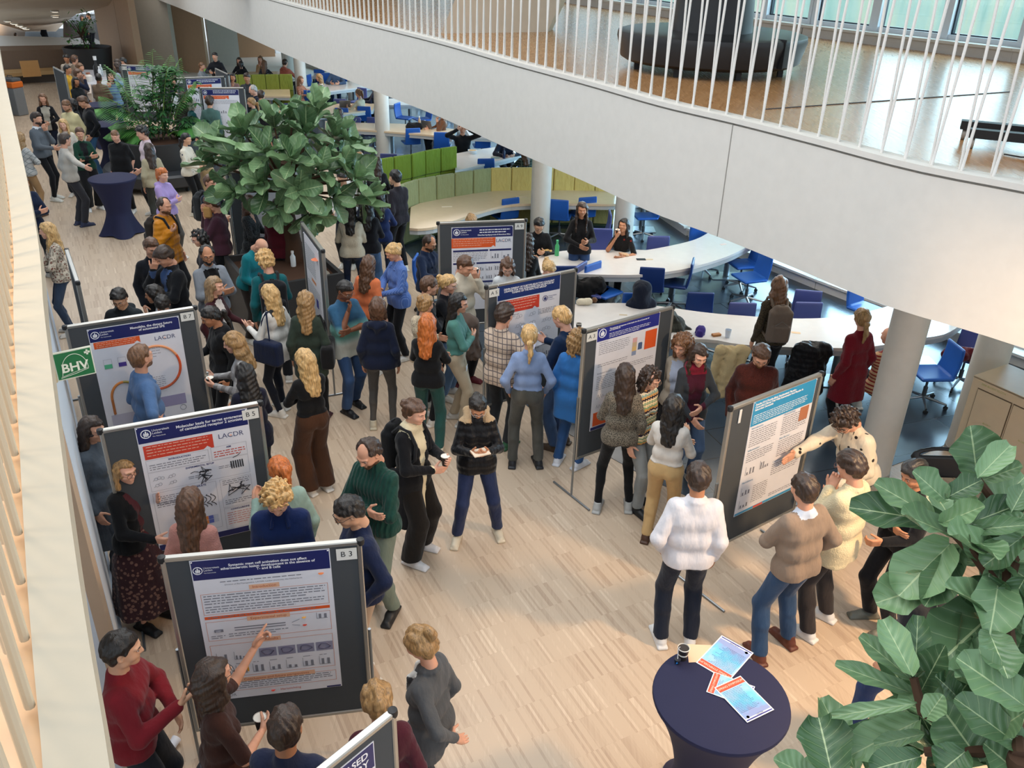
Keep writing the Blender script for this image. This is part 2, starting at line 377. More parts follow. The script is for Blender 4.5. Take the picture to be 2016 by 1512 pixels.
# white band around the void: face, curb and the shadow groove near its top
IN = offset(FR, .09); o = MB().strip(FR, IN, 2.8, 3.865).build('fascia_band', M_white, smooth=True); SM(o)
O2 = offset(FR, -.012); I2 = offset(FR, .17); o = MB().strip(O2, I2, 3.885, 3.93).build('curb', M_white, smooth=True); SM(o)
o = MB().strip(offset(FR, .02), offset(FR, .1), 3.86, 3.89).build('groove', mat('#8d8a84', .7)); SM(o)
p0 = at(1420, 340, 3.4); i0 = min(range(len(FR)), key=lambda i: (FR[i]-at(1452, 240, 3.9).to_2d()).length); q = FR[i0]; tg_ = (FR[i0+1]-FR[i0-1]).normalized(); nn = Vector((-tg_.y, tg_.x))
b = MB(); M_ = Matrix.Translation((q.x, q.y, 0))@Matrix.Rotation(math.atan2(tg_.y, tg_.x), 4, 'Z'); b.box((-.004, -.004, 2.8), (.004, .02, 3.87), M_); SM(b.build('panel_joint', mat('#8f8b85', .8)))
# railings: pairs of thin rods leaning opposite ways along the curb
M_rod = mat('#e6e3de', .4, name='rod_paint')
def railing(curve, name, label, group, inset, step, near, rad=.011, zt=1.34):
    e = empty(name, (curve[0].x, curve[0].y, 3.93), 0, label, 'railing')
    P = resample(offset(curve, inset), step); rodm = None; ri = MB().tube([(0, 0, 0), (0, 0, 1)], 1, 8); far = MB(); rods = []
    for i in range(len(P)-1):
        a = P[i]; tdir = (P[i+1]-P[i]).normalized(); nrm = Vector((-tdir.y, tdir.x))
        for sgn, offn in ((1, 0), (-1, .055)):
            s_ = a+nrm*offn*.6+tdir*(.012*sgn); tp = s_+tdir*(.048*sgn)
            rods.append((s_.length, Vector((s_.x, s_.y, 3.92)), Vector((tp.x, tp.y, 3.92+zt))))
    rods.sort(key=lambda r: r[0]); base_me = None; org = Vector(e.location)
    for k, (dd, A, B) in enumerate(rods):
        if k < near:
            if base_me is None:
                o = MB().tube([(0, 0, 0), (0, 0, 1)], 1, 8).build('baluster', M_rod, e, True); base_me = o.data
            else: o = bpy.data.objects.new('baluster', base_me); C.objects.link(o); o.parent = e
            d = B-A; qd = d.to_track_quat('Z', 'Y'); o.matrix_local = Matrix.Translation(A-org)@qd.to_matrix().to_4x4()@Matrix.Diagonal((rad, rad, d.length, 1))
        else: far.tube([A-org, B-org], rad, 6)
    if far.v: tag(far.build('far_balusters', M_rod, e, True), kind='stuff')
    hr = MB(); H = [Vector((p.x, p.y, 3.92+zt))-org for p in offset(P, .03)]; hr.tube(H, .024, 10); hr.build('handrail', M_rod, e, True); return e
vis = [p for p in FR if p.y > 3.4 and p.y < 33]
railing(vis, 'railing', 'white rod railing along the curved edge of the upper floor', None, .075, .218, 100)
# left gallery
FL = [at(u, v, 3.9) for u, v in ((0, 110), (60, 400), (87, 640), (145, 1100), (210, 1512))]
FLc = [Vector((-.45, .55))]+[Vector((p.x, p.y)) for p in FL[::-1]]+[Vector((-12.2, 21.5)), Vector((-15.5, 27.6))]
FLc = resample(smooth_curve(FLc, 10), .25)   # near -> far, gallery on its left
def gal(d): return [(p.x, p.y) for p in offset(FLc, d)]+[(-23, 27.6), (-23, -3), (-1.0-d, -3)]
SM(MB().prism(gal(.10), 3.80, 3.9).build('floor_gallery', mat('#d8b088', .22, spec=.6, name='gallery_floor')))
SM(MB().prism(gal(.55), 3.3, 3.79).build('ceiling_gallery', M_white2))
M_curb = mat('#b5ab98', .55, name='cream_paint')
SM(MB().strip(offset(FLc, -.008), offset(FLc, .105), 3.80, 3.93).build('curb_gallery', M_curb, smooth=True))
M_rod = mat('#cdbda4', .4, name='warm_lit_rod_paint')  # white rods tinted cream: the warm lamp light is put into their colour
railing(FLc, 'railing', 'white rod railing of the near gallery at the left edge', None, .12, .218, 90)
# wall under the left gallery: pale long side, beige end, grooved skirting
WL = resample(smooth_curve([Vector((-2.58, 4.24))]+[at(*q).to_2d() for q in ((237, 1244), (210, 1100), (180, 975), (150, 835), (117, 689), (97, 600), (78, 515), (55, 425), (30, 320), (8, 215))], 8), .3)
SM(MB().ribbon(WL, 0, 3.29, .22).build('wall_left', mat('#c9d0d8', .5, name='pale_wall')))
b = MB(); [b.ribbon(WL, z_, z_+.03, -.02) for z_ in (.0, .06, .12)]; SM(b.build('baseboard_left', mat('#a9b4c2', .35, .2)))
SM(MB().box((-4.6, 4.19, 0), (-2.58, 4.235, 3.29)).build('wall_end', M_beige))
# columns
for i, (x, y, r) in enumerate([(4.15, 8.33, .19), (5.45, 8.9, .19), (2.08, 16.25, .19), (.45, 16.2, .19), (-1.78, 26.6, .2), (-3.58, 23.0, .19), (-5.9, 31.7, .2), (-7.3, 29.9, .19), (-12.9, 40.9, .22), (-9.2, 36.0, .2), (-10.2, 39.5, .2)]):
    e = empty('column', (x, y, 0), 0, None, None, kind='structure'); e['kind'] = 'structure'
    MB().lathe([(r, 0), (r, 2.82)], 40).build('column_shaft', M_col, e, True); MB().lathe([(r+.008, 0), (r+.008, .05), (r, .055)], 40).build('column_foot', mat('#9a978f', .5), e, True)
# facade windows
m, t = newmat('window_glass', '#ffffff', .02, 0, .5); t.bsdf.inputs['Transmission Weight'].default_value = 0
tr = t.a('ShaderNodeBsdfTransparent'); tr.inputs[0].default_value = (.84, .95, .97, 1); gl = t.a('ShaderNodeBsdfGlossy'); gl.inputs['Roughness'].default_value = .02
mx = t.a('ShaderNodeMixShader'); mx.inputs[0].default_value = .08; t.l(tr.outputs[0], mx.inputs[1]); t.l(gl.outputs[0], mx.inputs[2]); t.l(mx.outputs[0], t.n['Material Output'].inputs[0]); M_glass = m
M_frame = mat('#d5dde6', .35, .1, name='frame_paint'); M_frd = mat('#23303c', .4, name='dark_gasket')
wn = [0]
def facade(pts, z0, z1, zsill, step, off=0):
    for a, b in zip(pts, pts[1:]):
        L = (b-a).length; n = max(1, round(L/step)); M0 = Matrix.Translation((a.x, a.y, 0))@Matrix.Rotation(math.atan2((b-a).y, (b-a).x), 4, 'Z'); w_ = L/n
        s = MB().box((0, -.30, z0), (L, .1, z0+zsill), M0).box((0, -.36, z0+zsill), (L, .12, z0+zsill+.04), M0, 0).box((0, -.2, z1-.25), (L, .1, z1), M0); SM(s.build('wall_right', M_white2)); 
        for i in range(n):
            wn[0] += 1; e = empty('window_%d' % wn[0], M0@Vector((i*w_, 0, z0)), 0, kind='structure'); Mi = Matrix.Rotation(math.atan2((b-a).y, (b-a).x), 4, 'Z'); zb = zsill+.04; zt = z1-z0-.25
            MB().box((0, -.12, zb), (.09, .05, zt), Mi).box((w_-.07, -.12, zb), (w_, .05, zt), Mi).box((0, -.10, zb), (w_, .05, zb+.07), Mi).box((0, -.1, zt-.07), (w_, .05, zt), Mi).build('window_frame', M_frame, e)
            MB().box((.09, -.03, zb+.07), (.115, .04, zt-.07), Mi).box((w_-.095, -.03, zb+.07), (w_-.07, .04, zt-.07), Mi).box((.1, -.03, zb+.07), (w_-.09, .03, zb+.09), Mi).build('gasket', M_frd, e)
            MB().box((.11, 0, zb+.08), (w_-.09, .012, zt-.08), Mi).build('pane', M_glass, e)
GF = [Vector((11.2, 7.6)), Vector((9.2, 9.2)), Vector((6.9, 12.35)), Vector((5.5, 14.35)), Vector((3.75, 17.1)), Vector((2.9, 20.0)), Vector((.2, 25.5)), Vector((-3.6, 32)), Vector((-6.6, 36.5)), Vector((-10, 41))]
facade(GF[::-1], 0, 2.8, .16, 2.2)
facade(FAC[::-1], 3.9, 7.2, .15, 1.35)
# roof over the upper floor
o = SM(MB().prism(slab, 7.2, 7.4).build('ceiling_upper', M_white2))
# folded stair underside and walls at the far end of the upper floor
b = MB(); q = [at(868, 66, 3.9), at(1078, 63, 3.9)]; d = (q[1]-q[0]); dz = Vector((.2, 1.0, 0)).normalized()
b.add([q[0], q[1], q[1]+Vector((1.4, 1.4, 3.2)), q[0]+Vector((1.4, 1.4, 3.2)), q[0]+dz*.5, q[1]+dz*.5, q[1]+Vector((1.6, 1.9, 3.2)), q[0]+Vector((1.6, 1.9, 3.2))], [(0, 1, 2, 3), (4, 7, 6, 5), (0, 4, 5, 1), (1, 5, 6, 2), (0, 3, 7, 4)]); SM(b.build('stair_wall', mat('#cbb7a2', .6)))
o = SM(MB().box((-9.5, 23.6, 3.9), (-3.2, 24.0, 7.2)).build('wall_back_upper', mat('#d8cdbf', .6)))
o = SM(MB().box((-10.5, 23.3, 4.15), (-3.6, 23.58, 7.2)).build('wall_slats', mat('#3a3b40', .6)))
# far end of the hall: warm walls, sloping corridor, stage
M_far = mat('#b08f70', .65, name='far_wall'); M_far2 = mat('#a58567', .65); M_far3 = mat('#a59c8e', .65)
def wall(name, pts, z0, z1, m, th=.25): return SM(MB().ribbon([Vector(p) for p in pts], z0, z1, th).build(name, m))
wall('wall_far', [at(262, 150).to_2d(), at(215, 118).to_2d()], 0, 9, M_far)
wall('wall_far', [at(290, 160).to_2d(), at(262, 150).to_2d()], 0, 9, M_far)
wall('wall_far', [at(356, 150).to_2d(), at(290, 146).to_2d()], 0, 9, M_far3)
wall('wall_far', [at(414, 142).to_2d(), at(356, 140).to_2d()], 0, 9, M_far)
wall('wall_far', [at(470, 125).to_2d(), at(414, 128).to_2d()], 0, 9, mat('#bdb6aa', .6))
wall('wall_far', [at(540, 110).to_2d(), at(470, 112).to_2d()], 0, 9, M_far2)
wall('wall_far', [at(640, 100).to_2d(), at(540, 104).to_2d()], 0, 9, mat('#cfd6dc', .6))
# sloping corridor behind the stage
def P3(u, v, D):
    d = ray(u, v); hlen = math.hypot(d.x, d.y); t_ = D/hlen; return Vector((d.x*t_, d.y*t_, CAMH+d.z*t_))
b = MB(); b.add([P3(-40, 160, 39), P3(165, 152, 39), P3(140, 100, 64), P3(120, 86, 84), P3(45, 88, 84), P3(-40, 108, 64)], [(0, 1, 2, 5), (2, 3, 4, 5)]); SM(b.build('floor_corridor', mat('#a08a76', .3)))
b = MB(); b.add([P3(-60, -60, 30), P3(330, -60, 34), P3(230, 10, 40), P3(150, 28, 48), P3(128, 44, 66), P3(110, 62, 84), P3(50, 62, 84), P3(-10, 44, 60), P3(-60, 20, 42)], [tuple(range(9))]); SM(b.build('ceiling_corridor', mat('#d2bfa8', .6)))
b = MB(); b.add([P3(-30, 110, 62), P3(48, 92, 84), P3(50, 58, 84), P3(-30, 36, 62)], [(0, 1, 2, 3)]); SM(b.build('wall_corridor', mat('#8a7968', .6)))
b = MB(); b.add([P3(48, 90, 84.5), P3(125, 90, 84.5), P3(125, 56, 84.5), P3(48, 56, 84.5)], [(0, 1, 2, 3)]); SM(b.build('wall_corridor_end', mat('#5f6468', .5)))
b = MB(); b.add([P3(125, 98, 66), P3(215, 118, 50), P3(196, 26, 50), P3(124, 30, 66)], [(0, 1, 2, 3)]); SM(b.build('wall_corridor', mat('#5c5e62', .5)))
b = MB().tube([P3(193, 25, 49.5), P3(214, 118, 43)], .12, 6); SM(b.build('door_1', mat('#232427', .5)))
for (u, v) in ((104, 2), (107, 17), (108, 27), (14, 37), (27, 42), (37, 46), (45, 49), (51, 52)):
    e = empty('downlight', P3(u, v, 42 if u > 90 else 48)-Vector((0, 0, .12)), 0, 'small round downlight in the sloping corridor ceiling', 'ceiling light', 'downlights in the corridor ceiling')
    MB().lathe([(.16, 0), (.16, .05)], 14).build('trim_ring', mat('#cfc8bc', .4), e); m = _mc.get('dl')
    if not m: m, t = newmat('lamp_glow', '#fff2dc'); t.bsdf.inputs['Emission Color'].default_value = (1, .9, .75, 1); t.bsdf.inputs['Emission Strength'].default_value = 3; _mc['dl'] = m
    MB().lathe([(.12, -.01), (.12, .02)], 14).build('diffuser', m, e)
# stage with steps
st = empty('platform', at(60, 150), 0, 'low timber platform with a plywood-edged step at the far left', 'platform')
A_, B_, C_, D_ = at(-30, 172), at(118, 162), at(112, 128), at(-30, 138)
org = Vector(st.location)
def loc2(p): return ((p-org).x, (p-org).y)
MB().prism([loc2(A_), loc2(B_), loc2(at(118, 155)), loc2(at(-30, 163))], .30, .42).build('step_board', mat('#b8925f', .5), st)
MB().prism([loc2(at(-30, 168)), loc2(at(116, 160)), loc2(at(116, 156)), loc2(at(-30, 164))], .0, .30).build('kickboard', mat('#4a3c30', .6), st)
MB().prism([loc2(at(-30, 157)), loc2(at(150, 150)), loc2(at(150, 140)), loc2(at(-30, 145))], .0, 1.0).build('riser', mat('#7a6350', .6), st)
# ---------------------------------------------------------------- people: smooth surfaces grown around a posed skeleton
V3 = lambda *a: np.array(a, np.float32)
class Field:
    def __init__(s, lo, hi, h):
        s.lo = np.array(lo, np.float32); s.h = h; s.n = np.ceil((np.array(hi)-s.lo)/h).astype(int)+1
        s.ax = [(s.lo[i]+h*np.arange(s.n[i])).astype(np.float32) for i in range(3)]
        s.D = np.full(s.n, .3, np.float32)
    def win(s, lo, hi):
        a = np.clip(np.floor((np.asarray(lo)-s.lo)/s.h).astype(int), 0, s.n); b = np.clip(np.ceil((np.asarray(hi)-s.lo)/s.h).astype(int)+1, 0, s.n)
        sl = tuple(slice(int(a[i]), int(b[i])) for i in range(3))
        return sl, np.meshgrid(*[s.ax[i][sl[i]] for i in range(3)], indexing='ij', sparse=True)
    def comb(s, sl, d, k, mode):
        D = s.D[sl]
        if mode == 'u':
            h = np.clip(.5+.5*(D-d)/k, 0, 1); s.D[sl] = D*(1-h)+d*h-k*h*(1-h)
        else:
            h = np.clip(.5-.5*(D+d)/k, 0, 1); s.D[sl] = D*(1-h)-d*h+k*h*(1-h)
    def cap(s, a, b, ra, rb=None, k=.03, sq=None, mode='u'):
        a = np.asarray(a, np.float32); b = np.asarray(b, np.float32); rb = ra if rb is None else rb
        m = max(ra, rb)+k+.03; sl, (X, Y, Z) = s.win(np.minimum(a, b)-m, np.maximum(a, b)+m)
        if 0 in s.D[sl].shape: return s
        ab = b-a; L = max(float(ab@ab), 1e-9)
        px, py, pz = X-a[0], Y-a[1], Z-a[2]
        t = np.clip((px*ab[0]+py*ab[1]+pz*ab[2])/L, 0, 1)
        px = px-t*ab[0]; py = py-t*ab[1]; pz = pz-t*ab[2]
        if sq is not None:
            n_, q = sq; n_ = np.asarray(n_, np.float32); n_ = n_/np.linalg.norm(n_); w_ = (px*n_[0]+py*n_[1]+pz*n_[2])*(q-1)
            px = px+w_*n_[0]; py = py+w_*n_[1]; pz = pz+w_*n_[2]
        d = np.sqrt(px*px+py*py+pz*pz)-(ra+(rb-ra)*t)
        s.comb(sl, d, k, mode); return s
    def ell(s, c, r, k=.02, mode='u'):
        c = np.asarray(c, np.float32); r = np.asarray(r, np.float32); m = r.max()+k+.03
        sl, (X, Y, Z) = s.win(c-m, c+m)
        if 0 in s.D[sl].shape: return s
        x, y, z = (X-c[0])/r[0], (Y-c[1])/r[1], (Z-c[2])/r[2]
        k0 = np.sqrt(x*x+y*y+z*z); k1 = np.sqrt((x/r[0])**2+(y/r[1])**2+(z/r[2])**2)+1e-6
        s.comb(sl, k0*(k0-1)/k1, k, mode); return s
    def box(s, c, hf, r, M=None, k=.02, mode='u'):
        c = np.asarray(c, np.float32); m = float(np.linalg.norm(hf))+r+k+.03
        sl, (X, Y, Z) = s.win(c-m, c+m)
        if 0 in s.D[sl].shape: return s
        px, py, pz = X-c[0], Y-c[1], Z-c[2]
        if M is not None: px, py, pz = (M[0, 0]*px+M[1, 0]*py+M[2, 0]*pz, M[0, 1]*px+M[1, 1]*py+M[2, 1]*pz, M[0, 2]*px+M[1, 2]*py+M[2, 2]*pz)
        q = [np.abs(p)-(hf[i]-r) for i, p in enumerate((px, py, pz))]
        d = np.sqrt(sum(np.maximum(x, 0)**2 for x in q))+np.minimum(np.maximum(q[0], np.maximum(q[1], q[2])), 0)-r
        s.comb(sl, d, k, mode); return s
    def plane(s, p, n_, k=.012):
        "keep only what lies behind the plane (n points away)"
        n_ = np.asarray(n_, np.float32); X, Y, Z = np.meshgrid(*s.ax, indexing='ij', sparse=True)
        d = (X-p[0])*n_[0]+(Y-p[1])*n_[1]+(Z-p[2])*n_[2]
        h = np.clip(.5+.5*(d-s.D)/k, 0, 1); s.D = s.D*(1-h)+d*h+k*h*(1-h); return s
    def wob(s, amp, f, seed=0, zs=.8):
        r = np.random.default_rng(seed); X, Y, Z = np.meshgrid(*s.ax, indexing='ij', sparse=True); t = 0
        for i in range(4):
            a, b, c, p = r.normal(0, 1, 4); m = math.sqrt(a*a+b*b+c*c)/f; t = t+np.sin(a/m*X+b/m*Y+c/m*Z*zs+p*3)
        s.D = (s.D+amp*t*.5).astype(np.float32); return s
    def mesh(s):
        D = s.D; S = D < 0
        S[0] = S[-1] = False; S[:, 0] = S[:, -1] = False; S[:, :, 0] = S[:, :, -1] = False
        D = np.where(S, D, np.maximum(D, 1e-5))
        cnt = np.zeros(np.array(S.shape)-1, np.int8)
        for i in (0, 1):
            for j in (0, 1):
                for k in (0, 1):
                    cnt += S[i:S.shape[0]-1+i, j:S.shape[1]-1+j, k:S.shape[2]-1+k]
        act = np.argwhere((cnt > 0) & (cnt < 8)); idx = np.full(cnt.shape, -1, np.int32); idx[tuple(act.T)] = np.arange(len(act))
        co = [(i, j, k) for i in (0, 1) for j in (0, 1) for k in (0, 1)]
        val = np.stack([D[act[:, 0]+i, act[:, 1]+j, act[:, 2]+k] for i, j, k in co], 1)
        acc = np.zeros((len(act), 3), np.float32); num = np.zeros(len(act), np.float32)
        for a in range(8):
            for ax, st in ((0, 4), (1, 2), (2, 1)):
                b = a+st
                if co[a][ax] == 0:
                    va, vb = val[:, a], val[:, b]; cr = (va < 0) != (vb < 0)
                    t = np.where(cr, va/np.where(cr, va-vb, 1), 0); p = np.repeat(np.array([co[a]], np.float32), len(act), 0); p[:, ax] = t
                    acc += np.where(cr[:, None], p, 0); num += cr
        v = (act+acc/np.maximum(num, 1)[:, None])*s.h+s.lo
        Q = []
        for ax in range(3):
            sl0 = [slice(1, -1)]*3; sl1 = [slice(1, -1)]*3; sl0[ax] = slice(0, -1); sl1[ax] = slice(1, None)
            A, B = S[tuple(sl0)], S[tuple(sl1)]; e = np.argwhere(A != B)
            if not len(e): continue
            fl = A[tuple(e.T)]; off = np.ones(3, int); off[ax] = 0; e = e+off
            u, w_ = [(1, 2), (2, 0), (0, 1)][ax]
            def g(du, dw):
                q = e.copy(); q[:, u] -= du; q[:, w_] -= dw; return idx[tuple(q.T)]
            q = np.stack([g(1, 1), g(0, 1), g(0, 0), g(1, 0)], 1); q[~fl] = q[~fl][:, ::-1]; Q.append(q)
        q = np.concatenate(Q) if Q else np.zeros((0, 4), np.int32)
        return v, q[(q >= 0).all(1)]
def join_np(parts):
    "[(verts, quads, material)] -> one"
    V = []; Q = []; Mi = []; n = 0
    for v, q, m in parts:
        V.append(v); Q.append(q+n); Mi.append(np.full(len(q), m)); n += len(v)
    return np.concatenate(V), np.concatenate(Q), np.concatenate(Mi)
def rotm(rx=0, ry=0, rz=0):
    cx, sx, cy, sy, cz, sz = math.cos(rx), math.sin(rx), math.cos(ry), math.sin(ry), math.cos(rz), math.sin(rz)
    return np.array([[cz, -sz, 0], [sz, cz, 0], [0, 0, 1]])@np.array([[cy, 0, sy], [0, 1, 0], [-sy, 0, cy]])@np.array([[1, 0, 0], [0, cx, -sx], [0, sx, cx]])
_pc = {}
def cached(key, fn):
    if key not in _pc: _pc[key] = fn()
    return _pc[key]
def head_np(sex, h):
    def mk():
        m = sex == 'm'; f = Field((-.11, -.14, -.17), (.11, .14, .13), h)
        f.ell((0, -.012, .02), (.077, .096, .094), .01)
        f.ell((0, .02, -.035), (.059 if m else .055, .07, .078), .035)
        f.cap((0, .062, -.092), (0, .068, -.09), .024 if m else .019, k=.03)
        if m: f.cap((-.045, .005, -.075), (.045, .005, -.075), .022, k=.03)
        for x in (-1, 1):
            f.cap((x*.036, .062, -.028), (x*.04, .055, -.03), .022, k=.02)
            f.ell((x*.031, .098, .004), (.017, .016, .011), .014, 's')
            f.cap((x*.012, .09, .024), (x*.045, .076, .026), .0085, k=.012)
            f.ell((x*.079, -.006, -.008), (.010, .019, .031), .006)
            f.ell((x*.086, .0, -.004), (.006, .010, .016), .004, 's')
        f.cap((0, .088, .016), (0, .106, -.020), .008, .0115, .010)
        f.cap((-.012, .096, -.024), (.012, .096, -.024), .008, k=.008)
        f.cap((-.016, .086, -.052), (.016, .086, -.052), .0068, k=.006); f.cap((-.013, .086, -.062), (.013, .086, -.062), .0072, k=.006)
        f.cap((0, -.02, -.05), (0, -.028, -.17), .056 if m else .046, k=.02)
        v, q = f.mesh(); c = v[q].mean(1)
        lip = (np.abs(c[:, 0]) < .023-.1*np.abs(c[:, 2]+.057)) & (c[:, 1] > .083) & (c[:, 2] < -.047) & (c[:, 2] > -.068)
        return v, q, lip.astype(int)
    return cached(('head', sex, h), mk)
def hand_np(pose, h):
    "right hand, wrist at the origin, fingers along +Y, thumb side +X, palm facing -Z"
    def mk():
        f = Field((-.07, -.05, -.12), (.10, .22, .06), h)
        f.cap((0, -.03, 0), (0, .015, 0), .026, .027, .02, ((0, 0, 1), 1.35))
        f.box((0, .05, 0), (.041, .045, .0145), .013, k=.015)
        curl = {'relax': .45, 'grip': 1.25, 'open': .08, 'point': 1.35, 'pinch': .75}[pose]
        for i, (x, L) in enumerate(((.031, .072), (.0105, .081), (-.010, .075), (-.030, .059))):
            cu = .05 if (pose == 'point' and i == 0) else curl*(1+.08*i); p = np.array((x, .088, 0.)); a = cu*.45; sp = x*.9*(1 if pose == 'open' else .25)
            for j, (fr, da) in enumerate(((.46, .55), (.30, .65), (.24, .5))):
                q = p+np.array((math.sin(sp), math.cos(a)*math.cos(sp), -math.sin(a)))*L*fr; f.cap(p, q, .0098-.0008*j, .0092-.001*j, .004); p = q; a += cu*da
        t0 = np.array((.028, .012, -.004)); sp = .95 if pose in ('open', 'relax') else .55
        t1 = t0+np.array((math.sin(sp)*.045, math.cos(sp)*.045, -.016 if pose != 'open' else -.004)); t2 = t1+np.array((.010, .034, -.012 if pose in ('open',) else -.024)); f.cap(t0, t1, .0135, .011, .012); f.cap(t1, t2, .0108, .009, .004)
        return f.mesh()
    return cached(('hand', pose, h), mk)
def ybound(Z, pts):
    return np.interp(Z, [p[0] for p in pts], [p[1] for p in pts]).astype(np.float32)
def hair_np(style, h):
    def mk():
        long_ = style in ('long', 'wavy', 'curlylong', 'halfup', 'longfront'); lo = -.50 if long_ else -.34
        f = Field((-.16, -.23, lo), (.16, .15, .19), h); infl = {'buzz': .004, 'curly': .026, 'curlylong': .03, 'afro': .03, 'volume': .022}.get(style, .013)
        f.ell((0, -.014, .024), (.079+infl, .097+infl, .093+infl), .01)
        f.ell((0, -.045, -.02), (.068+infl*.6, .058+infl, .075), .03)
        if style in ('volume', 'quiff'): f.ell((0, .03, .085), (.06, .06, .038), .03)
        if style == 'flop': f.ell((0.01, .05, .06), (.07, .05, .045), .03)
        yb = [(-.5, .0), (-.12, .0), (-.075, -.045), (-.05, -.03), (-.02, -.012), (.0, .016), (.035, .045), (.055, .075), (.075, .094), (.1, .2)]
        if style in ('bowl',): yb = [(-.5, 0), (-.05, -.03), (-.02, .02), (0, .04), (.03, .075), (.045, .3)]
        if style in ('bald',): yb = [(-.5, 0), (-.075, -.045), (-.05, -.03), (-.02, -.012), (.0, .016), (.035, .036), (.055, .045), (.075, .035), (.1, .01), (.13, -.02)]
        if style == 'fringe': yb = [(-.5, .0), (-.03, .035), (0, .05), (.02, .07), (.04, .3)]
        if long_ or style in ('bob', 'curlybob'):
            f0 = True
        X, Y, Z = np.meshgrid(*f.ax, indexing='ij', sparse=True)
        if long_ or style in ('bob', 'curlybob'):
            L = {'bob': -.135, 'curlybob': -.15}.get(style, -.36 if style != 'wavy' else -.33)
            for x in (-1, 1):
                f.cap((x*.074, -.005, .02), (x*.082, .012 if style != 'long' else -.02, max(L, -.15)), .026, .022, .03)
                if style == 'longfront': f.cap((x*.08, .03, -.14), (x*.075, .105, -.36), .03, .022, .03)
                elif long_: f.cap((x*.072, -.03, -.12), (x*.085, -.05, L*.85), .036, .028, .03)
            bx = .075 if style != 'halfup' else .06
            f.cap((-bx*.6, -.06, -.03), (-bx*.6, -.085 if long_ else -.05, L), .05, .032, .03); f.cap((bx*.6, -.06, -.03), (bx*.6, -.085 if long_ else -.05, L+.01), .05, .032, .03)
            f.cap((0, -.075, 0), (0, -.10 if long_ else -.06, L-.02), .055, .03, .03)
            yb = [(-.5, .15), (-.15, .13), (-.11, .055), (-.04, .045), (.02, .05), (.045, .068), (.075, .09), (.1, .2)]
        cut = Y-ybound(f.ax[2], yb)[None, None, :]
        if style in ('long', 'wavy', 'halfup', 'curlylong', 'longfront', 'bob', 'curlybob'):
            face = np.maximum(np.abs(X)-.060-np.clip(-(Z+.02), 0, .1)*.1, -(Y-.02)); face = np.maximum(face, Z-.062); cut = -face if True else cut
            cut = np.where(np.broadcast_to(Z > .0, f.D.shape), np.maximum(cut, np.broadcast_to(Y-ybound(f.ax[2], yb)[None, None, :], f.D.shape)), cut)
            if style != 'longfront': cut = np.where(np.broadcast_to(Z < -.17, f.D.shape), Y-.05, cut)
        k = .012; hh = np.clip(.5+.5*(cut-f.D)/k, 0, 1); f.D = (f.D*(1-hh)+cut*hh+k*hh*(1-hh)).astype(np.float32)
        if style in ('short', 'quiff', 'flop', 'buzz', 'bald', 'curly', 'volume', 'bowl'):
            for x in (-1, 1): f.ell((x*.088, .004, -.008), (.022, .024, .030), .006, 's')
            f.plane((0, -.06, -.085), (0, .5, -1)) if False else None
            s_ = f.D; bot = (-.078-Z)+Y*0+X*0; f.D = np.maximum(s_, bot).astype(np.float32)
        if style in ('ponytail', 'lowpony'):
            z0 = .05 if style == 'ponytail' else -.035
            f.plane((0, 0, -.085), (0, 0, -1)); f.cap((0, -.115, z0), (0, -.15, z0-.01), .022, .028, .015); f.cap((0, -.15, z0-.01), (.01, -.145, z0-.13), .032, .026, .02); f.cap((.01, -.145, z0-.13), (.0, -.125, z0-.24), .026, .010, .02)
        if style == 'bun': f.plane((0, 0, -.085), (0, 0, -1)); f.ell((0, -.125, .02), (.045, .038, .042), .012)
        if style == 'topbun': f.plane((0, 0, -.085), (0, 0, -1)); f.ell((0.01, -.11, .075), (.045, .04, .05), .012)
        if style == 'halfup': f.cap((0, -.10, .045), (0, -.125, -.02), .028, .034, .02)
        if style in ('curly', 'curlylong', 'curlybob', 'afro'): f.wob(.012, 120, 3); f.wob(.007, 210, 5)
        elif style in ('wavy', 'halfup', 'volume', 'bun', 'topbun'): f.wob(.006, 75, 4); f.wob(.003, 170, 4)
        else: f.wob(.0042, 85, 2); f.wob(.003, 180, 6)
        return f.mesh()
    return cached(('hair', style, h), mk)
def beard_np(h):
    def mk():
        f = Field((-.1, -.06, -.15), (.1, .13, .03), h)
        f.ell((0, .022, -.036), (.062, .0715, .081), .03); f.cap((0, .064, -.093), (0, .069, -.092), .026, k=.03); f.cap((-.045, .005, -.075), (.045, .005, -.075), .024, k=.03)
        f.ell((0, .09, -.012), (.05, .06, .034), .01, 's'); f.ell((0, .1, -.056), (.02, .03, .009), .006, 's'); f.plane((0, 0, -.01), (0, 0, 1)); f.plane((0, -.012, 0), (0, -1, .25)); f.plane((0, 0, -.123), (0, 0, -1))
        return f.mesh()
    return cached(('beard', h), mk)
def shoe_np(kind, h):
    def mk():
        f = Field((-.075, -.11, -.02), (.075, .22, .16), h)
        f.cap((0, -.035, .035), (0, .06, .04), .038, .04, .03); f.cap((0, .06, .035), (0, .145, .028), .042, .036, .03, ((0, 0, 1), 1.2)); f.cap((0, -.03, .05), (0, -.01, .105 if kind != 'boot' else .15), .042, .04, .03)
        f.box((0, .045, .013), (.046, .145, .016), .014, k=.01); f.plane((0, 0, .0), (0, 0, -1), .004); f.plane((0, 0, .115 if kind != 'boot' else .125), (0, 0, 1), .006)
        v, q = f.mesh(); c = v[q].mean(1)[:, 2]; return v, q, (c < .026).astype(int)
    return cached(('shoe', kind, h), mk)
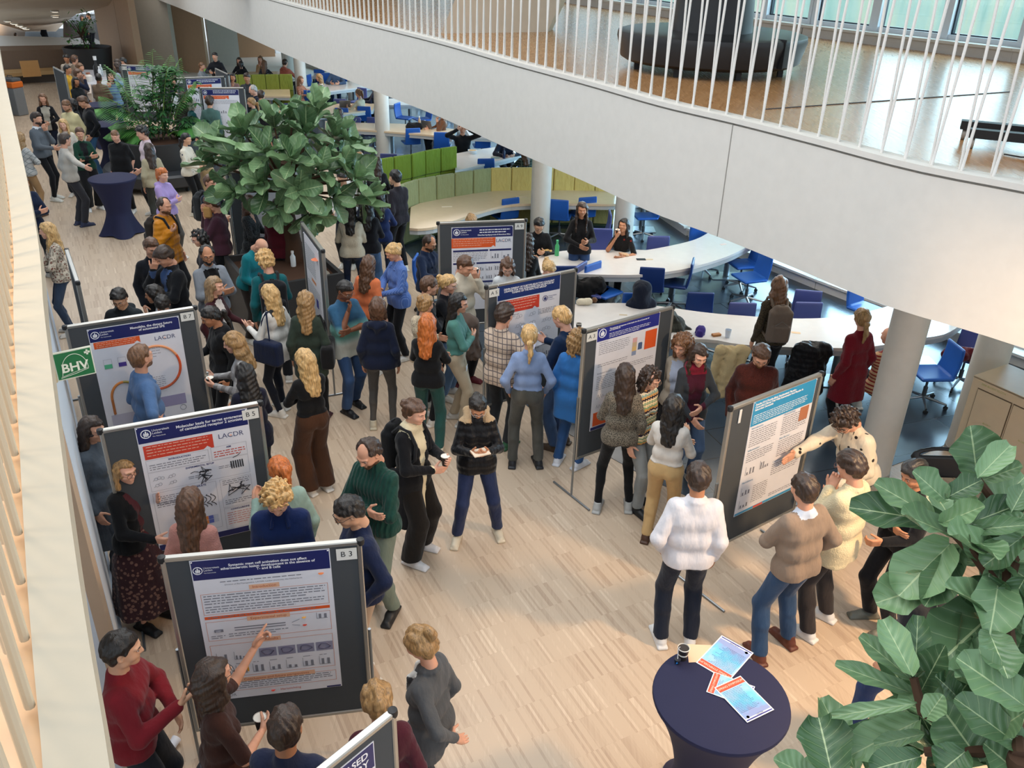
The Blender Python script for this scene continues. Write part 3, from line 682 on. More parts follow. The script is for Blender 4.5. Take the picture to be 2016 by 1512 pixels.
ARM = {  # wrist target (right side, torso frame), elbow direction, hand pose
 'down': ((.215, .03, -.065), (.3, -1, .1), 'relax'), 'pocket': ((.205, .07, -.01), (.7, -1, 0), 'relax'), 'front': ((.13, .33, .14), (.5, -.4, -1), 'grip'),
 'cup': ((.10, .29, .21), (.6, -.3, -1), 'grip'), 'chin': ((.05, .15, .43), (.35, .3, -1), 'grip'), 'mouth': ((.06, .20, .51), (.5, .2, -1), 'grip'),
 'cross': ((-.055, .185, .21), (.8, .1, -.5), 'relax'), 'crossb': ((-.04, .155, .17), (.8, .1, -.5), 'grip'), 'behind': ((.06, -.20, .02), (1, -.5, 0), 'relax'),
 'hips': ((.19, .03, .10), (1, -.35, .1), 'relax'), 'strap': ((.13, .15, .33), (.5, -.2, -1), 'grip'), 'belly': ((.03, .24, .13), (.8, 0, -.6), 'relax'),
 'gest': ((.12, .31, .22), (.5, -.3, -1), 'open'), 'gestlow': ((.10, .34, .14), (.5, -.3, -1), 'open'), 'phone': ((.08, .30, .26), (.6, -.2, -1), 'grip'), 'lean': ((.30, .33, -.02), (.6, -.6, -.2), 'relax'),
 'reach': ((.12, .50, .30), (.4, -.2, -1), 'open'), 'face': ((.07, .17, .60), (1, .3, .3), 'relax'), 'forehead': ((.14, .13, .66), (1, .5, .2), 'relax'), 'table': ((.14, .36, .24), (.8, -.2, -.6), 'relax'), 'read': ((.16, .30, .27), (.6, -.2, -1), 'grip'),
 'low': ((.06, .22, .0), (.7, -.5, -.2), 'relax')}
def ik(a, t, l1, l2, pole):
    d = t-a; L = np.linalg.norm(d); mx = (l1+l2)*.995
    if L > mx: t = a+d*(mx/L); d = t-a; L = mx
    u = d/L; c = (l1*l1-l2*l2+L*L)/(2*L); hgt = math.sqrt(max(l1*l1-c*c, 0)); p = pole-u*(pole@u); n_ = np.linalg.norm(p)
    p = p/n_ if n_ > 1e-5 else np.array((0, 0, -1.)); return a+u*c+p*hgt, t
def skeleton(o):
    sex = o['sex']; m = sex == 'm'; sit = o['sit']; J = {}
    P = np.array((0, 0, .55 if sit else .955)); Rt = rotm(-R_(o['lean']), R_(o['tilt']), 0)  # lean forward = rotate so that +z tips to +y
    T = lambda x, y, z: P+Rt@np.array((x, y, z)); J['T'] = T; J['Rt'] = Rt; J['P'] = P
    sw = .150 if m else .134; J['N'] = T(0, -.012, .50); hp = R_(o['hpitch']); hy = R_(o['hyaw']); Rh = Rt@rotm(0, 0, -hy)@rotm(-hp, 0, R_(0))@rotm(0, R_(o['hroll']), 0)
    J['Rh'] = Rh; piv = T(0, .005, .60); J['H'] = piv+Rh@np.array((0, .025, .085)); J['sw'] = sw
    for sd, i in ((1, 'R'), (-1, 'L')):
        sh = T(sd*sw, 0, .435); a = o['arm'+i]
        if isinstance(a, str): tg, pole, hd = ARM[a]; tg = T(tg[0]*sd, tg[1], tg[2]); pole = Rt@np.array((pole[0]*sd, pole[1], pole[2]))
        else: tg, pole, hd = np.array(a[0]), np.array(a[1]), a[2]
        el, wr = ik(sh, tg, .285, .26, pole); J['S'+i], J['E'+i], J['W'+i], J['hand'+i] = sh, el, wr, hd
        hip = P+np.array((sd*.088, 0, -.03)); ft = o['feet'][0 if i == 'L' else 1]
        if sit: kn = np.array((sd*.11, .44, .53)); an = np.array((sd*.11+ft[0]*.3, .40+ft[1], .09))
        else:
            an = np.array((sd*.095+ft[0], ft[1], .085)); kn, an = ik(hip, an, .445, .435, np.array((sd*.1, 1., 0)))
        J['hip'+i], J['K'+i], J['A'+i] = hip, kn, an; J['fy'+i] = R_(ft[2])-sd*R_(9)
    return J
def torso(f, J, m, inf, hem=None, flare=0, k=.045, bust=True, fat=0):
    T = J['T']; X = J['Rt']@np.array((1., 0, 0)); Yv = J['Rt']@np.array((0, 1., 0)); g = inf+fat
    ch = .108 if m else .092
    f.cap(T(-.075 if m else -.06, .0, .34), T(.075 if m else .06, .0, .34), ch+inf, k=k)
    f.cap(T(-J['sw']+.03, -.008, .43), T(J['sw']-.03, -.008, .43), .056+inf, k=k)
    f.cap(T(0, -.015, .47), T(0, -.013, .50), .060+inf*.7 if m else .052+inf*.7, k=k)
    wz = 0 if hem is None or hem > .03 else .016 if m else .013; f.cap(T(-.055, .0, .17), T(.055, .0, .17), (.103 if m else .088)+g+wz, k=k)
    f.cap(T(-.07, 0, .0), T(.07, 0, .0), (.108 if m else .114)+g, k=k)
    if not m and bust:
        for x in (-1, 1): f.cap(T(x*.065, .065, .30), T(x*.065, .07, .29), .047+inf*.8, k=.04)
    if hem is not None and hem < .0:
        for x in (-1, 1): f.cap(T(x*.06, -.038, -.03), T(x*.06, -.038, -.05), .080+inf, k=.04)
    if hem is not None and hem < -.03:
        f.cap(T(-.075, 0, -.02), T(-.075, 0, hem-.05), .108+g, .118+g+flare, k); f.cap(T(.075, 0, -.02), T(.075, 0, hem-.05), .108+g, .118+g+flare, k)
def arms(f, J, m, inf, tot, taper=1.0, k=.03, cuff=0):
    for i in 'RL':
        S, E, W = J['S'+i], J['E'+i], J['W'+i]; r0, r1, r2 = (.052, .043, .028) if m else (.044, .036, .024)
        e = E if tot >= 1 else S+(E-S)*tot
        f.cap(S, e, r0+inf, (r1 if tot >= 1 else r1+.005)+inf*taper, k)
        if tot > 1:
            w_ = E+(W-E)*min(1, tot-1); f.cap(E, w_, r1+inf*taper, r2+inf*taper+cuff, .02)
            f.cap(E, E+(W-E)*.35, r1+.001+inf*taper, r1-.006+inf*taper, .02)
def bnd(J, pad, zlo=None):
    P = np.array([J[k] for k in ('N', 'SR', 'SL', 'ER', 'EL', 'WR', 'WL')]+[J['T'](0, 0, 0)]); lo = P.min(0)-pad; hi = P.max(0)+pad
    if zlo is not None: lo[2] = zlo
    return lo, hi
def body_geo(o, J, h, hh):
    m = o['sex'] == 'm'; f = Field((-.62, -.45, -.0), (.62, .8, 1.75), h*1.35) if False else None
    lo, hi = bnd(J, .14, 0.02); A = np.array([J['AR'], J['AL'], J['KR'], J['KL']]); lo = np.minimum(lo, A.min(0)-.12); hi = np.maximum(hi, A.max(0)+.12); lo[2] = 0.0
    f = Field(lo, hi, h*1.3)
    torso(f, J, m, -.012, k=.04)
    f.cap(J['T'](0, -.01, .46), J['H']+J['Rh']@np.array((0, -.024, -.07)), .062 if m else .052, .050 if m else .042, .025)
    arms(f, J, m, 0, 2)
    for i in 'RL': f.cap(J['hip'+i], J['K'+i], .066, .040, .02); f.cap(J['K'+i], J['A'+i], .040, .030, .02); f.cap(J['K'+i], J['K'+i]*.65+J['A'+i]*.35+np.array((0, -.012, 0)), .038, .042, .01)
    v, q = f.mesh(); parts = [(v, q, 0)]
    hv, hq, hl = head_np(o['sex'], hh); hv = hv@J['Rh'].T+J['H']
    out = [(v, q, 0), (hv, hq[hl == 0], 0), (hv, hq[hl == 1], 1)]
    for i, sd in (('R', 1), ('L', -1)):
        S, E, W = J['S'+i], J['E'+i], J['W'+i]; d = W-E; d = d/np.linalg.norm(d); hp = J['hand'+i]
        bend = {'grip': .0, 'relax': 0}.get(hp, 0)
        up = np.array((0, .7, .7)) if isinstance(o['arm'+i], str) and o['arm'+i] not in ('cross', 'crossb', 'belly', 'low') else np.array((0, .2, 1.)); t = up-d*(up@d); t = t/np.linalg.norm(t)
        nrm = np.cross(t, d)*sd  # palm direction
        gv, gq = hand_np(hp, min(hh, .006)); Rm = np.stack([t, d, -nrm], 1)   # local x->thumb, y->finger, z->-palm
        if sd < 0: gq = gq[:, ::-1]
        if np.linalg.det(Rm) < 0 and sd > 0: gq = gq[:, ::-1]
        if np.linalg.det(Rm) > 0 and sd < 0: gq = gq[:, ::-1]
        out.append((gv@Rm.T+W+d*.012, gq, 0)); J['hm'+i] = (Rm, W+d*.012, nrm, t, d)
    return join_np(out)
def top_geo(o, J, h):
    m = o['sex'] == 'm'; T = J['T']; g = o['top']; inf = g.get('inf', .014); hem = g.get('hem', -.07); sl = g.get('sl', 2)
    lo, hi = bnd(J, .17); lo[2] = min(lo[2], T(0, 0, hem)[2]-.06); hi[2] = max(hi[2], J['H'][2]+.0); f = Field(lo, hi, h)
    torso(f, J, m, inf, hem, g.get('flare', 0), fat=o['fat'])
    n_ = -(J['Rt']@np.array((0, 0, 1.)))
    f.plane(T(0, 0, hem), n_, .01)
    arms(f, J, m, inf*.85, sl if sl <= 2 else 2, .9, cuff=g.get('cuff', 0))
    if sl == 2:
        for i in 'RL': W = J['W'+i]; d = W-J['E'+i]; d = d/np.linalg.norm(d); f.cap(W-d*.03, W-d*.005, (.028 if m else .024)+inf*.7, k=.012)
    col = g.get('collar')
    if col == 'turtle': f.cap(T(0, -.012, .49), T(0, -.004, .545), .066 if m else .056, .063 if m else .053, .02)
    elif col in ('shirt', 'coat'):
        r = .012 if col == 'shirt' else .02; R0 = .066 if m else .058
        for a in range(10):
            t0, t1 = [math.pi*(-.36+1.72*(a+e)/10) for e in (0, 1)]
            f.cap(T(R0*math.cos(t0+math.pi/2-.0)*1.0, -.010-R0*math.sin(t0+math.pi/2-math.pi)*-1*0-R0*math.sin(t0-math.pi/2+math.pi)*0+R0*math.sin(t0+math.pi/2), .50+.0*a) if False else T(R0*math.sin(t0-math.pi*.5+math.pi*.0)*0+R0*math.cos(1.5*math.pi+ (t0-math.pi*.5)), -.008+R0*math.sin(1.5*math.pi+(t0-math.pi*.5)), .515), T(R0*math.cos(1.5*math.pi+(t1-math.pi*.5)), -.008+R0*math.sin(1.5*math.pi+(t1-math.pi*.5)), .515), r, k=.012)
        # two points of the collar at the front
        f.cap(T(.045, .045, .50), T(.06, .10, .43), r, k=.01); f.cap(T(-.045, .045, .50), T(-.06, .10, .43), r, k=.01)
        if col == 'coat': f.cap(T(.06, .10, .43), T(.03, .14, .28), r, .008, .01); f.cap(T(-.06, .10, .43), T(-.03, .14, .28), r, .008, .01)
    elif col == 'hood':
        f.cap(T(-.07, -.085, .50), T(.07, -.085, .50), .045, k=.03); f.cap(T(-.075, -.07, .50), T(-.07, .04, .49), .03, .02, .02); f.cap(T(.075, -.07, .50), T(.07, .04, .49), .03, .02, .02); f.cap(T(0, -.11, .47), T(0, -.10, .40), .04, .02, .03)
    elif col == 'fur':
        for x in (-1, 1): f.cap(T(x*.09, -.08, .53), T(x*.095, .05, .47), .045, .035, .02)
        f.cap(T(-.09, -.1, .53), T(.09, -.1, .53), .045, k=.02)
    elif col == 'scarf': f.cap(T(-.055, .02, .51), T(.055, .02, .51), .055, k=.03); f.cap(T(-.05, -.03, .52), T(.05, -.03, .52), .05, k=.03)
    f.wob(g.get('w', .0028)*.55, 34, 7, .15); f.wob(g.get('w', .0028)*.5, 70, 9, .3); f.wob(.0009, 120, 4)
    v, q = f.mesh(); c = (v[q].mean(1)-J['P'])@J['Rt']; mi = np.zeros(len(q), int)
    op = g.get('open')
    if op:  # unbuttoned front: a strip of the chest shows the layer under it
        wd = op+np.clip(c[:, 2]-.15, 0, .4)*.10; mi[(np.abs(c[:, 0]) < wd+.02*np.clip(c[:, 2]-.3, 0, .2)*5) & (c[:, 1] > .045) & (c[:, 2] < .50)] = 1
    if g.get('vee'): mi[(np.abs(c[:, 0]) < (c[:, 2]-.34)*.35) & (c[:, 1] > .0) & (c[:, 2] > .34)] = 2
    if g.get('under'): mi[(c[:, 2] > .485) & (np.abs(c[:, 0]) < .08)] = 1
    if col == 'fur': mi[(c[:, 2] > .47) & ((c[:, 1] < -.02) | (np.abs(c[:, 0]) > .06))] = 3
    if col == 'scarf': mi[(c[:, 2] > .445) & (np.abs(c[:, 0]) < .12)] = 3
    return v, q, mi
def legs_geo(o, J, h):
    g = o['bot']; kind = g.get('k', 'straight'); m = o['sex'] == 'm'
    if kind in ('skirt', 'dress'):
        bz = g.get('z', .22); f = Field((-.42, -.42, bz-.03), (.42, .42, J['P'][2]+.12), h); X, Y, Z = np.meshgrid(*f.ax, indexing='ij', sparse=True)
        z0 = J['P'][2]; t = np.clip((z0-Z)/(z0-bz), 0, 1); R = .118+.07*np.clip(t*4, 0, 1)+g.get('fl', .10)*t; th = np.arctan2(Y, X); x, y = X/1.12, Y/.92
        f.D = ((np.sqrt(x*x+y*y)-R*(1+.05*np.sin(th*9+Z*3)*t))*.9).astype(np.float32)+0*f.D; f.plane((0, 0, bz), (0, 0, -1)); f.plane((0, 0, z0+.09), (0, 0, 1)); return f.mesh()
    rs = {'slim': (.082, .058, .046), 'straight': (.088, .07, .064), 'wide': (.098, .098, .108), 'flare': (.088, .07, .095)}[kind]
    if not m: rs = (rs[0]+.004, rs[1]-.003, rs[2]-.005)
    A = np.array([J[k] for k in ('AR', 'AL', 'KR', 'KL', 'hipR', 'hipL')]); lo = A.min(0)-.2; hi = A.max(0)+.2; hi[2] = J['P'][2]+.14; f = Field(lo, hi, h)
    f.cap(J['P']+V3(-.065, 0, .0), J['P']+V3(.065, 0, .0), (.106 if m else .112)+o['fat'], k=.035); tk = .0 if o['top']['hem'] < .03 else .008; f.cap(J['P']+V3(-.055, 0, .05), J['P']+V3(.055, 0, .05), (.096 if m else .088)+tk+o['fat'], k=.03)
    for x in (-1, 1): f.cap(J['P']+V3(x*.065, -.045, -.04), J['P']+V3(x*.065, -.040, -.05), .078, k=.03)
    for i in 'RL':
        f.cap(J['hip'+i], J['K'+i], rs[0]+o['fat']*.5, rs[1], .03); f.cap(J['K'+i], J['A'+i], rs[1], rs[2], .02); f.cap(J['K'+i], J['K'+i]*.6+J['A'+i]*.4+V3(0, -.018, 0), rs[1]-.008, rs[1]-.006, .02)
    f.plane((0, 0, g.get('z', .085 if not o['sit'] else .12)), (0, 0, -1)); f.plane(J['T'](0, 0, .085 if o['top']['hem'] > .03 else .03), J['Rt']@np.array((0, 0, 1.)))
    f.wob(.0022, 34, 3); f.wob(.0014, 70, 5); return f.mesh()
SKIN = {'pale': '#dcab93', 'fair': '#d29f84', 'tan': '#b98463', 'brown': '#80523a', 'dark': '#50301f', 'asian': '#d0a486'}
def skin(k):
    def mk():
        m, t = newmat('skin', SKIN[k], .52, 0, .4); t.bsdf.inputs['Subsurface Weight'].default_value = .08; t.bsdf.inputs['Subsurface Radius'].default_value = (.02, .008, .004)
        c = lin(SKIN[k]); t.col(t.mix(t.noise(t.coords(), 24, 3), tuple(x*.9 for x in c[:3])+(1,), (min(1, c[0]*1.12), c[1]*1.03, c[2]*1.0, 1))); return m
    return cached(('skin', k), mk)
def lipm(k): return cached(('lip', k), lambda: mat('#%02x%02x%02x' % tuple(int(int(SKIN[k][i:i+2], 16)*f) for i, f in ((1, .86), (3, .62), (5, .62))), .45, var=0, name='lips'))
HAIR = {'black': '#1d1917', 'dark': '#35261d', 'brown': '#533826', 'mid': '#6b4a30', 'light': '#957349', 'blond': '#c09b66', 'pale': '#d6bb90', 'ginger': '#b06028', 'red': '#94481e', 'grey': '#a5a19a', 'ash': '#8a7052'}
def hairm(k, curly=False):
    def mk():
        c = lin(HAIR[k]); m, t = newmat('hair', HAIR[k], .36, 0, .55)
        n = t.noise(t.coords(scale=(70, 70, 5) if not curly else (40, 40, 40)), 1.2, 4, .6)
        t.col(t.mix(t.ramp(n, [(.3, (0, 0, 0, 1)), (.7, (1, 1, 1, 1))]), tuple(x*.5 for x in c[:3])+(1,), tuple(min(1, x*1.7) for x in c[:3])+(1,))); t.bump(n, .6, .010); return m
    return cached(('hairm', k, curly), mk)
def eye_mesh(x):
    def mk():
        v = []; f = []; mi = []; c = Vector((0, 0, 0))
        for i in range(5):
            a = -math.pi/2+math.pi*i/4
            for k in range(10): t = 2*math.pi*k/10; v.append(c+Vector((math.cos(a)*math.cos(t)*.0105, math.cos(a)*math.sin(t)*.008, math.sin(a)*.0036)))
        for i in range(4):
            for k in range(10): f.append((i*10+k, i*10+(k+1) % 10, i*10+10+(k+1) % 10, i*10+10+k)); mi.append(1 if k in (1, 2, 3) and i in (1, 2) else 0)
        me = bpy.data.meshes.new('eye'); me.from_pydata([tuple(p) for p in v], [], f); me.materials.append(mat('#c9b8ae', .25, var=0)); me.materials.append(mat('#1e130d', .2, var=0)); me.polygons.foreach_set('material_index', mi); return me
    return cached('eye', mk)
def brow_mesh(k, x):
    def mk():
        b = MB(); b.tube([(x*.014, .0975, .020), (x*.030, .094, .026), (x*.046, .082, .022)], [.0028, .0034, .0018], 6)
        me = bpy.data.meshes.new('eyebrow'); me.from_pydata(b.v, [], b.f); me.materials.append(hairm(k)); return me
    return cached(('brow', k, x), mk)
def glass_mesh(colr):
    def mk():
        b = MB()
        for x in (-1, 1):
            c = Vector((x*.032, .107, .001)); pts = [c+Vector((math.cos(t)*.024, -.002-abs(math.cos(t)*.024+x*.032)*0, math.sin(t)*.020)) for t in [2*math.pi*i/16 for i in range(17)]]; b.tube(pts, .0018, 5, cap=False); b.tube([(x*.056, .104, .006), (x*.076, .07, .006), (x*.081, .0, .002)], .0017, 5)
        b.tube([(-.009, .107, .004), (0, .110, .006), (.009, .107, .004)], .0017, 5)
        me = bpy.data.meshes.new('glasses'); me.from_pydata(b.v, [], b.f); me.materials.append(mat(colr, .3, .2, var=0)); return me
    return cached(('glasses', colr), mk)
def npmesh(key, fn, name, mats, mi=None):
    def mk():
        r = fn(); v, q = r[0], r[1]; me = mesh_np(v, q, r[2] if len(r) > 2 else None, True, name); return me
    base = cached(('me',)+key, mk)
    mk2 = ('mm',)+key+tuple(id(m) for m in mats)
    if mk2 not in _pc:
        me = base.copy(); me.materials.clear()
        for m in mats: me.materials.append(m)
        _pc[mk2] = me
    return _pc[mk2]
def child(name, me, parent, M=None, label=None):
    o = bpy.data.objects.new(name, me); C.objects.link(o); o.parent = parent
    if M is not None: o.matrix_local = M
    if label: o['label'] = label
    return o
def M4(Rm, t, s=1):
    return Matrix([[Rm[i][0]*s, Rm[i][1]*s, Rm[i][2]*s, t[i]] for i in range(3)]+[[0, 0, 0, 1]])
PEOPLE = []
HEM = {'crop': .06, 'std': -.07, 'shirt': -.12, 'tuck': .07, 'long': -.18, 'tunic': -.28, 'coat': -.52, 'thigh': -.38}
def person(u, v, H, head, sex, topc, bot, hair, armR='down', armL='down', label='', group=None, sk='fair', hk='brown', top='std', sl=2, inf=None, collar=None, topk='plain', top2=None, top3=None, opn=0, inner='#dcdcdc', botk='straight', botz=None, botm='plain', bot2=None, shoe='#d8d4cc', sole='#e9e6e0', shoek='low', lean=0, tilt=0, hp=8, hy=0, hr=0, feet=None, sit=False, beard=None, glasses=None, fat=0, res=None, bag=None, base=0.0, acc='#e8dcc0', vee=False, under=False, flare=0, loc=None, tw=.0036, z=None, scarf=None):
    h = H/1.75; dist = None
    if isinstance(armR, str) and isinstance(armL, str): pass
    if feet is None:
        r = random.Random(int(u*7+v)); feet = ((-.03*r.random(), .06*r.random()-.03, r.uniform(-8, 8)), (.03*r.random(), .06*r.random()-.03, r.uniform(-8, 8)))
        feet = tuple(tuple(round(x, 2) if j < 2 else round(x/8)*8 for j, x in enumerate(ft)) for ft in feet)
    gt = dict(hem=HEM.get(top, top), sl=sl, collar=collar, open=opn, flare=flare, w=tw, vee=vee, under=under)
    gt['inf'] = inf*.45+.003 if inf is not None else (.022 if top in ('coat', 'thigh') else .013 if sex == 'm' else .011)
    gb = dict(k=botk)
    if botz is not None: gb['z'] = botz
    o = dict(sex=sex, sit=sit, lean=lean, tilt=tilt, hpitch=hp, hyaw=hy, hroll=hr, feet=feet, top=gt, bot=gb, fat=fat, armR=armR if isinstance(armR, str) else 'down', armL=armL if isinstance(armL, str) else 'down')
    J = skeleton(o); ht = J['H']+J['Rh']@np.array((0, -.01, .12)); rz = R_(head+180)
    ztop = ht[2]*h+base; p = at(u, v, ztop) if loc is None else Vector((loc[0], loc[1], 0))
    off = Matrix.Rotation(rz, 3, 'Z')@Vector((ht[0], ht[1], 0))*h; L = Vector((p.x, p.y, base))-Vector((off.x, off.y, 0)) if loc is None else Vector((loc[0], loc[1], base))
    root = empty('person', L, rz, label, 'person', group or 'visitors at the poster session', sc=h); Wm = Matrix.Translation(L)@Matrix.Rotation(rz, 4, 'Z')@Matrix.Scale(h, 4); inv = Wm.inverted()
    for nm, a in (('armR', armR), ('armL', armL)):
        if not isinstance(a, str):   # a world point the hand reaches for, hand pose, elbow direction
            q = inv@Vector(a[0]); wq = np.array(q); S = J['S'+nm[-1]]; d = wq-S; wq = wq-d/np.linalg.norm(d)*(.17 if a[1] in ('point', 'open') else .10)
            pole = np.array(a[2]) if len(a) > 2 else np.array((.5 if nm == 'armR' else -.5, -.3, -1)); o[nm] = (tuple(wq), tuple(pole), a[1])
    J = skeleton(o); dist = math.hypot(L.x, L.y)
    hb, hh = (.0105, .0052) if dist < 7 else (.013, .0068) if dist < 11 else (.018, .009) if dist < 17 else (.026, .0125)
    if res: hb, hh = hb*res, hh*res
    key = repr(sorted(o.items(), key=lambda x: x[0])); gk = (key, hb, hh)
    kb = ('body', repr([(k, o[k]) for k in ('sex', 'sit', 'lean', 'tilt', 'hpitch', 'hyaw', 'hroll', 'feet', 'armR', 'armL')]), hb)
    def mkb():
        r = body_geo(o, J, hb, hh); return r
    me = npmesh(kb, mkb, 'body', [skin(sk), lipm(sk)])
    for i in 'RL':
        if 'hm'+i not in J:
            S, E, W = J['S'+i], J['E'+i], J['W'+i]; sd = 1 if i == 'R' else -1; d = W-E; d = d/np.linalg.norm(d)
            up = np.array((0, .7, .7)) if isinstance(o['arm'+i], str) and o['arm'+i] not in ('cross', 'crossb', 'belly', 'low') else np.array((0, .2, 1.)); t = up-d*(up@d); t = t/np.linalg.norm(t); nrm = np.cross(t, d)*sd
            J['hm'+i] = (np.stack([t, d, -nrm], 1), W+d*.012, nrm, t, d)
    child('body', me, root)
    # clothes
    def mkt(): return cached(('topg', key, hb), lambda: top_geo(o, J, hb))
    tv, tq, tm = mkt(); tmat = fab(topc, topk, top2, top3)
    def sub(k): return lambda: (tv, tq[tm == k])
    nm = {'coat': 'coat', 'thigh': 'coat'}.get(top, 'jacket' if opn else 'top')
    child(nm, npmesh(('top0', key, hb), sub(0), nm, [tmat]), root)
    if (tm == 1).any(): child('shirt', npmesh(('top1', key, hb), sub(1), 'shirt', [fab(inner)]), root)
    if (tm == 2).any(): child('neckline', npmesh(('top2', key, hb), sub(2), 'neckline', [skin(sk)]), root)
    if (tm == 3).any(): child('scarf' if collar == 'scarf' else 'hood_trim', npmesh(('top3', key, hb), sub(3), 'scarf', [fab(acc, 'fleece') if not scarf else scarf]), root)
    lk = ('legs', repr([(k, o[k]) for k in ('sex', 'sit', 'lean', 'tilt', 'feet', 'bot', 'fat')]), gt['hem'] > .03, hb)
    child('skirt' if botk in ('skirt', 'dress') else 'trousers', npmesh(lk, lambda: legs_geo(o, J, hb), 'trousers', [fab(bot, botm, bot2)]), root)
    sv, sq_, sm = shoe_np(shoek, max(hh, .008)); 
    for i in 'RL':
        a = J['A'+i]; rm = rotm(0, 0, J['fy'+i]); zz = 0 if not sit else 0
        sh_ = child('shoe', npmesh(('shoe', shoek, hh), lambda: (sv, sq_, sm), 'shoe', [mat(shoe, .5), mat(sole, .6)]), root, M4(rm, (a[0], a[1]+.0, a[2]-.085+zz)))
    HM = M4(J['Rh'], J['H'])
    if hair: child('hair', npmesh(('hair', hair, hh), lambda: hair_np(hair, max(hh*1.15, .006)), 'hair', [hairm(hk, hair.startswith('curly'))]), root, HM)
    if dist < 13 and abs(((head+hy+180) % 360)-180) < 140:
        for x in (-1, 1): child('eye', eye_mesh(0), root, HM@Matrix.Translation((x*.031, .0845, .004))); child('eyebrow', brow_mesh(hk, x), root, HM)
    if glasses and dist < 24: child('glasses', glass_mesh(glasses if isinstance(glasses, str) else '#1c1a1a'), root, HM)
    if beard: child('beard', npmesh(('beard', hh), lambda: beard_np(max(hh, .006)), 'beard', [hairm(beard, True)]), root, HM)
    pr = dict(root=root, W=Wm, J=J, h=h, label=label, rz=rz); PEOPLE.append(pr); return pr
def hand_pos(pr, i, along=.08, palm=.03):
    Rm, w_, nrm, t, d = pr['J']['hm'+i]; return pr['W']@Vector(w_+d*along+nrm*palm)
# things people carry: each its own object
def cup(pr, i='R', label='dark paper coffee cup', full=True, loc=None):
    e = empty('coffee_cup', loc if loc is not None else hand_pos(pr, i, .075, .038)-Vector((0, 0, .05)), 0, label, 'cup')
    b = MB().lathe([(.0001, 0), (.029, 0), (.030, .004), (.0385, .092), (.040, .096), (.0385, .098), (.0365, .096), (.0355, .08)], 20); b.build('cup', [mat('#2b2523', .5)], e, True)
    MB().lathe([(.0375, .090), (.0405, .092), (.041, .097), (.0385, .0995), (.037, .096)], 20).build('rim', [mat('#efe9dd', .5)], e, True)
    if full: MB().lathe([(.0001, .080), (.0358, .080)], 20).build('coffee' if full is True else 'inside', [mat('#2a140a', .15) if full is True else mat('#e8dfcc', .5)], e)
    return e
def backpack(pr, col, label, c2=None, sc=1, strapc='#1c1d21'):
    J = pr['J']; T = J['T']; Rt = J['Rt']; e = bpy.data.objects.new('backpack', None); C.objects.link(e); e.matrix_world = pr['W']; tag(e, label, 'backpack')
    def mk():
        lo = T(0, -.3, .2)-.4; f = Field(lo, lo+.8, .011); M = Rt
        f.box(T(0, -.205, .24), (.145*sc, .075*sc, .215*sc), .05, M, .02); f.box(T(0, -.285*sc, .16), (.115*sc, .035, .11*sc), .03, M, .02); f.cap(T(-.05, -.2, .46), T(.05, -.2, .46), .05, k=.04); f.wob(.003, 40, 1); return f.mesh()
    v, q = mk(); me = mesh_np(v, q, None, True, 'bag'); me.materials.append(fab(col, 'plain')); child('bag', me, e)
    b = MB()
    for x in (-1, 1): b.tube([Vector(T(x*.08, -.15, .44)), Vector(T(x*.10, -.06, .535)), Vector(T(x*.105, .06, .515)), Vector(T(x*.11, .125, .40)), Vector(T(x*.13, .12, .25)), Vector(T(x*.16, .0, .12)), Vector(T(x*.12, -.16, .06))], .017, 6); b.build('strap', fab(strapc), e, True); b = MB()
    MB().tube([Vector(T(-.03, -.2, .48)), Vector(T(-.02, -.2, .52)), Vector(T(.02, -.2, .52)), Vector(T(.03, -.2, .48))], .007, 6).build('grab_handle', fab(strapc), e, True)
    MB().tube([Vector(T(x*.11*sc, -.288*sc, .33-.08*abs(x))) for x in (-1, -.5, 0, .5, 1)], .003, 5).build('zip', mat('#777777', .4, .4), e, True)
    return e
def badge(pr, label, side=1, z=-.03, lany=False):
    T = pr['J']['T']; e = bpy.data.objects.new('name_badge', None); C.objects.link(e); e.matrix_world = pr['W']; tag(e, label, 'name badge')
    b = MB(); c = Vector(T(side*.10, .15, z)) if not lany else Vector(T(0.02, .19, .02)); b.box((c.x-.045, c.y-.002, c.z-.03), (c.x+.045, c.y+.002, c.z+.03)); b.build('card', mat('#e9ecf2', .35), e)
    if lany:
        MB().tube([Vector(T(-.05, .03, .53)), Vector(T(-.04, .13, .35)), Vector(T(.02, .17, .06))], .004, 5).build('cord', mat('#1a1a1c', .7), e); MB().tube([Vector(T(.05, .03, .53)), Vector(T(.05, .13, .35)), Vector(T(.02, .17, .06))], .004, 5).build('cord', mat('#1a1a1c', .7), e)
    return e
def tote(pr, col, label, side=-1):
    T = pr['J']['T']; e = bpy.data.objects.new('tote_bag', None); C.objects.link(e); e.matrix_world = pr['W']; tag(e, label, 'bag')
    c = T(side*.22, -.04, .02); f = Field(c-.3, c+.3, .011); f.box(c, (.075, .19, .15), .04, pr['J']['Rt'], .02); f.wob(.006, 24, 2); v, q = f.mesh(); me = mesh_np(v, q, None, True, 'bag'); me.materials.append(fab(col)); child('bag', me, e)
    for y in (-.08, .06): MB().tube([Vector(T(side*.22, y, .15)), Vector(T(side*.20, y*.6-.01, .40)), Vector(T(side*.155, -.02, .515)), Vector(T(side*.13, -.02, .50))], .010, 6).build('strap', fab(col), e, True)
    return e
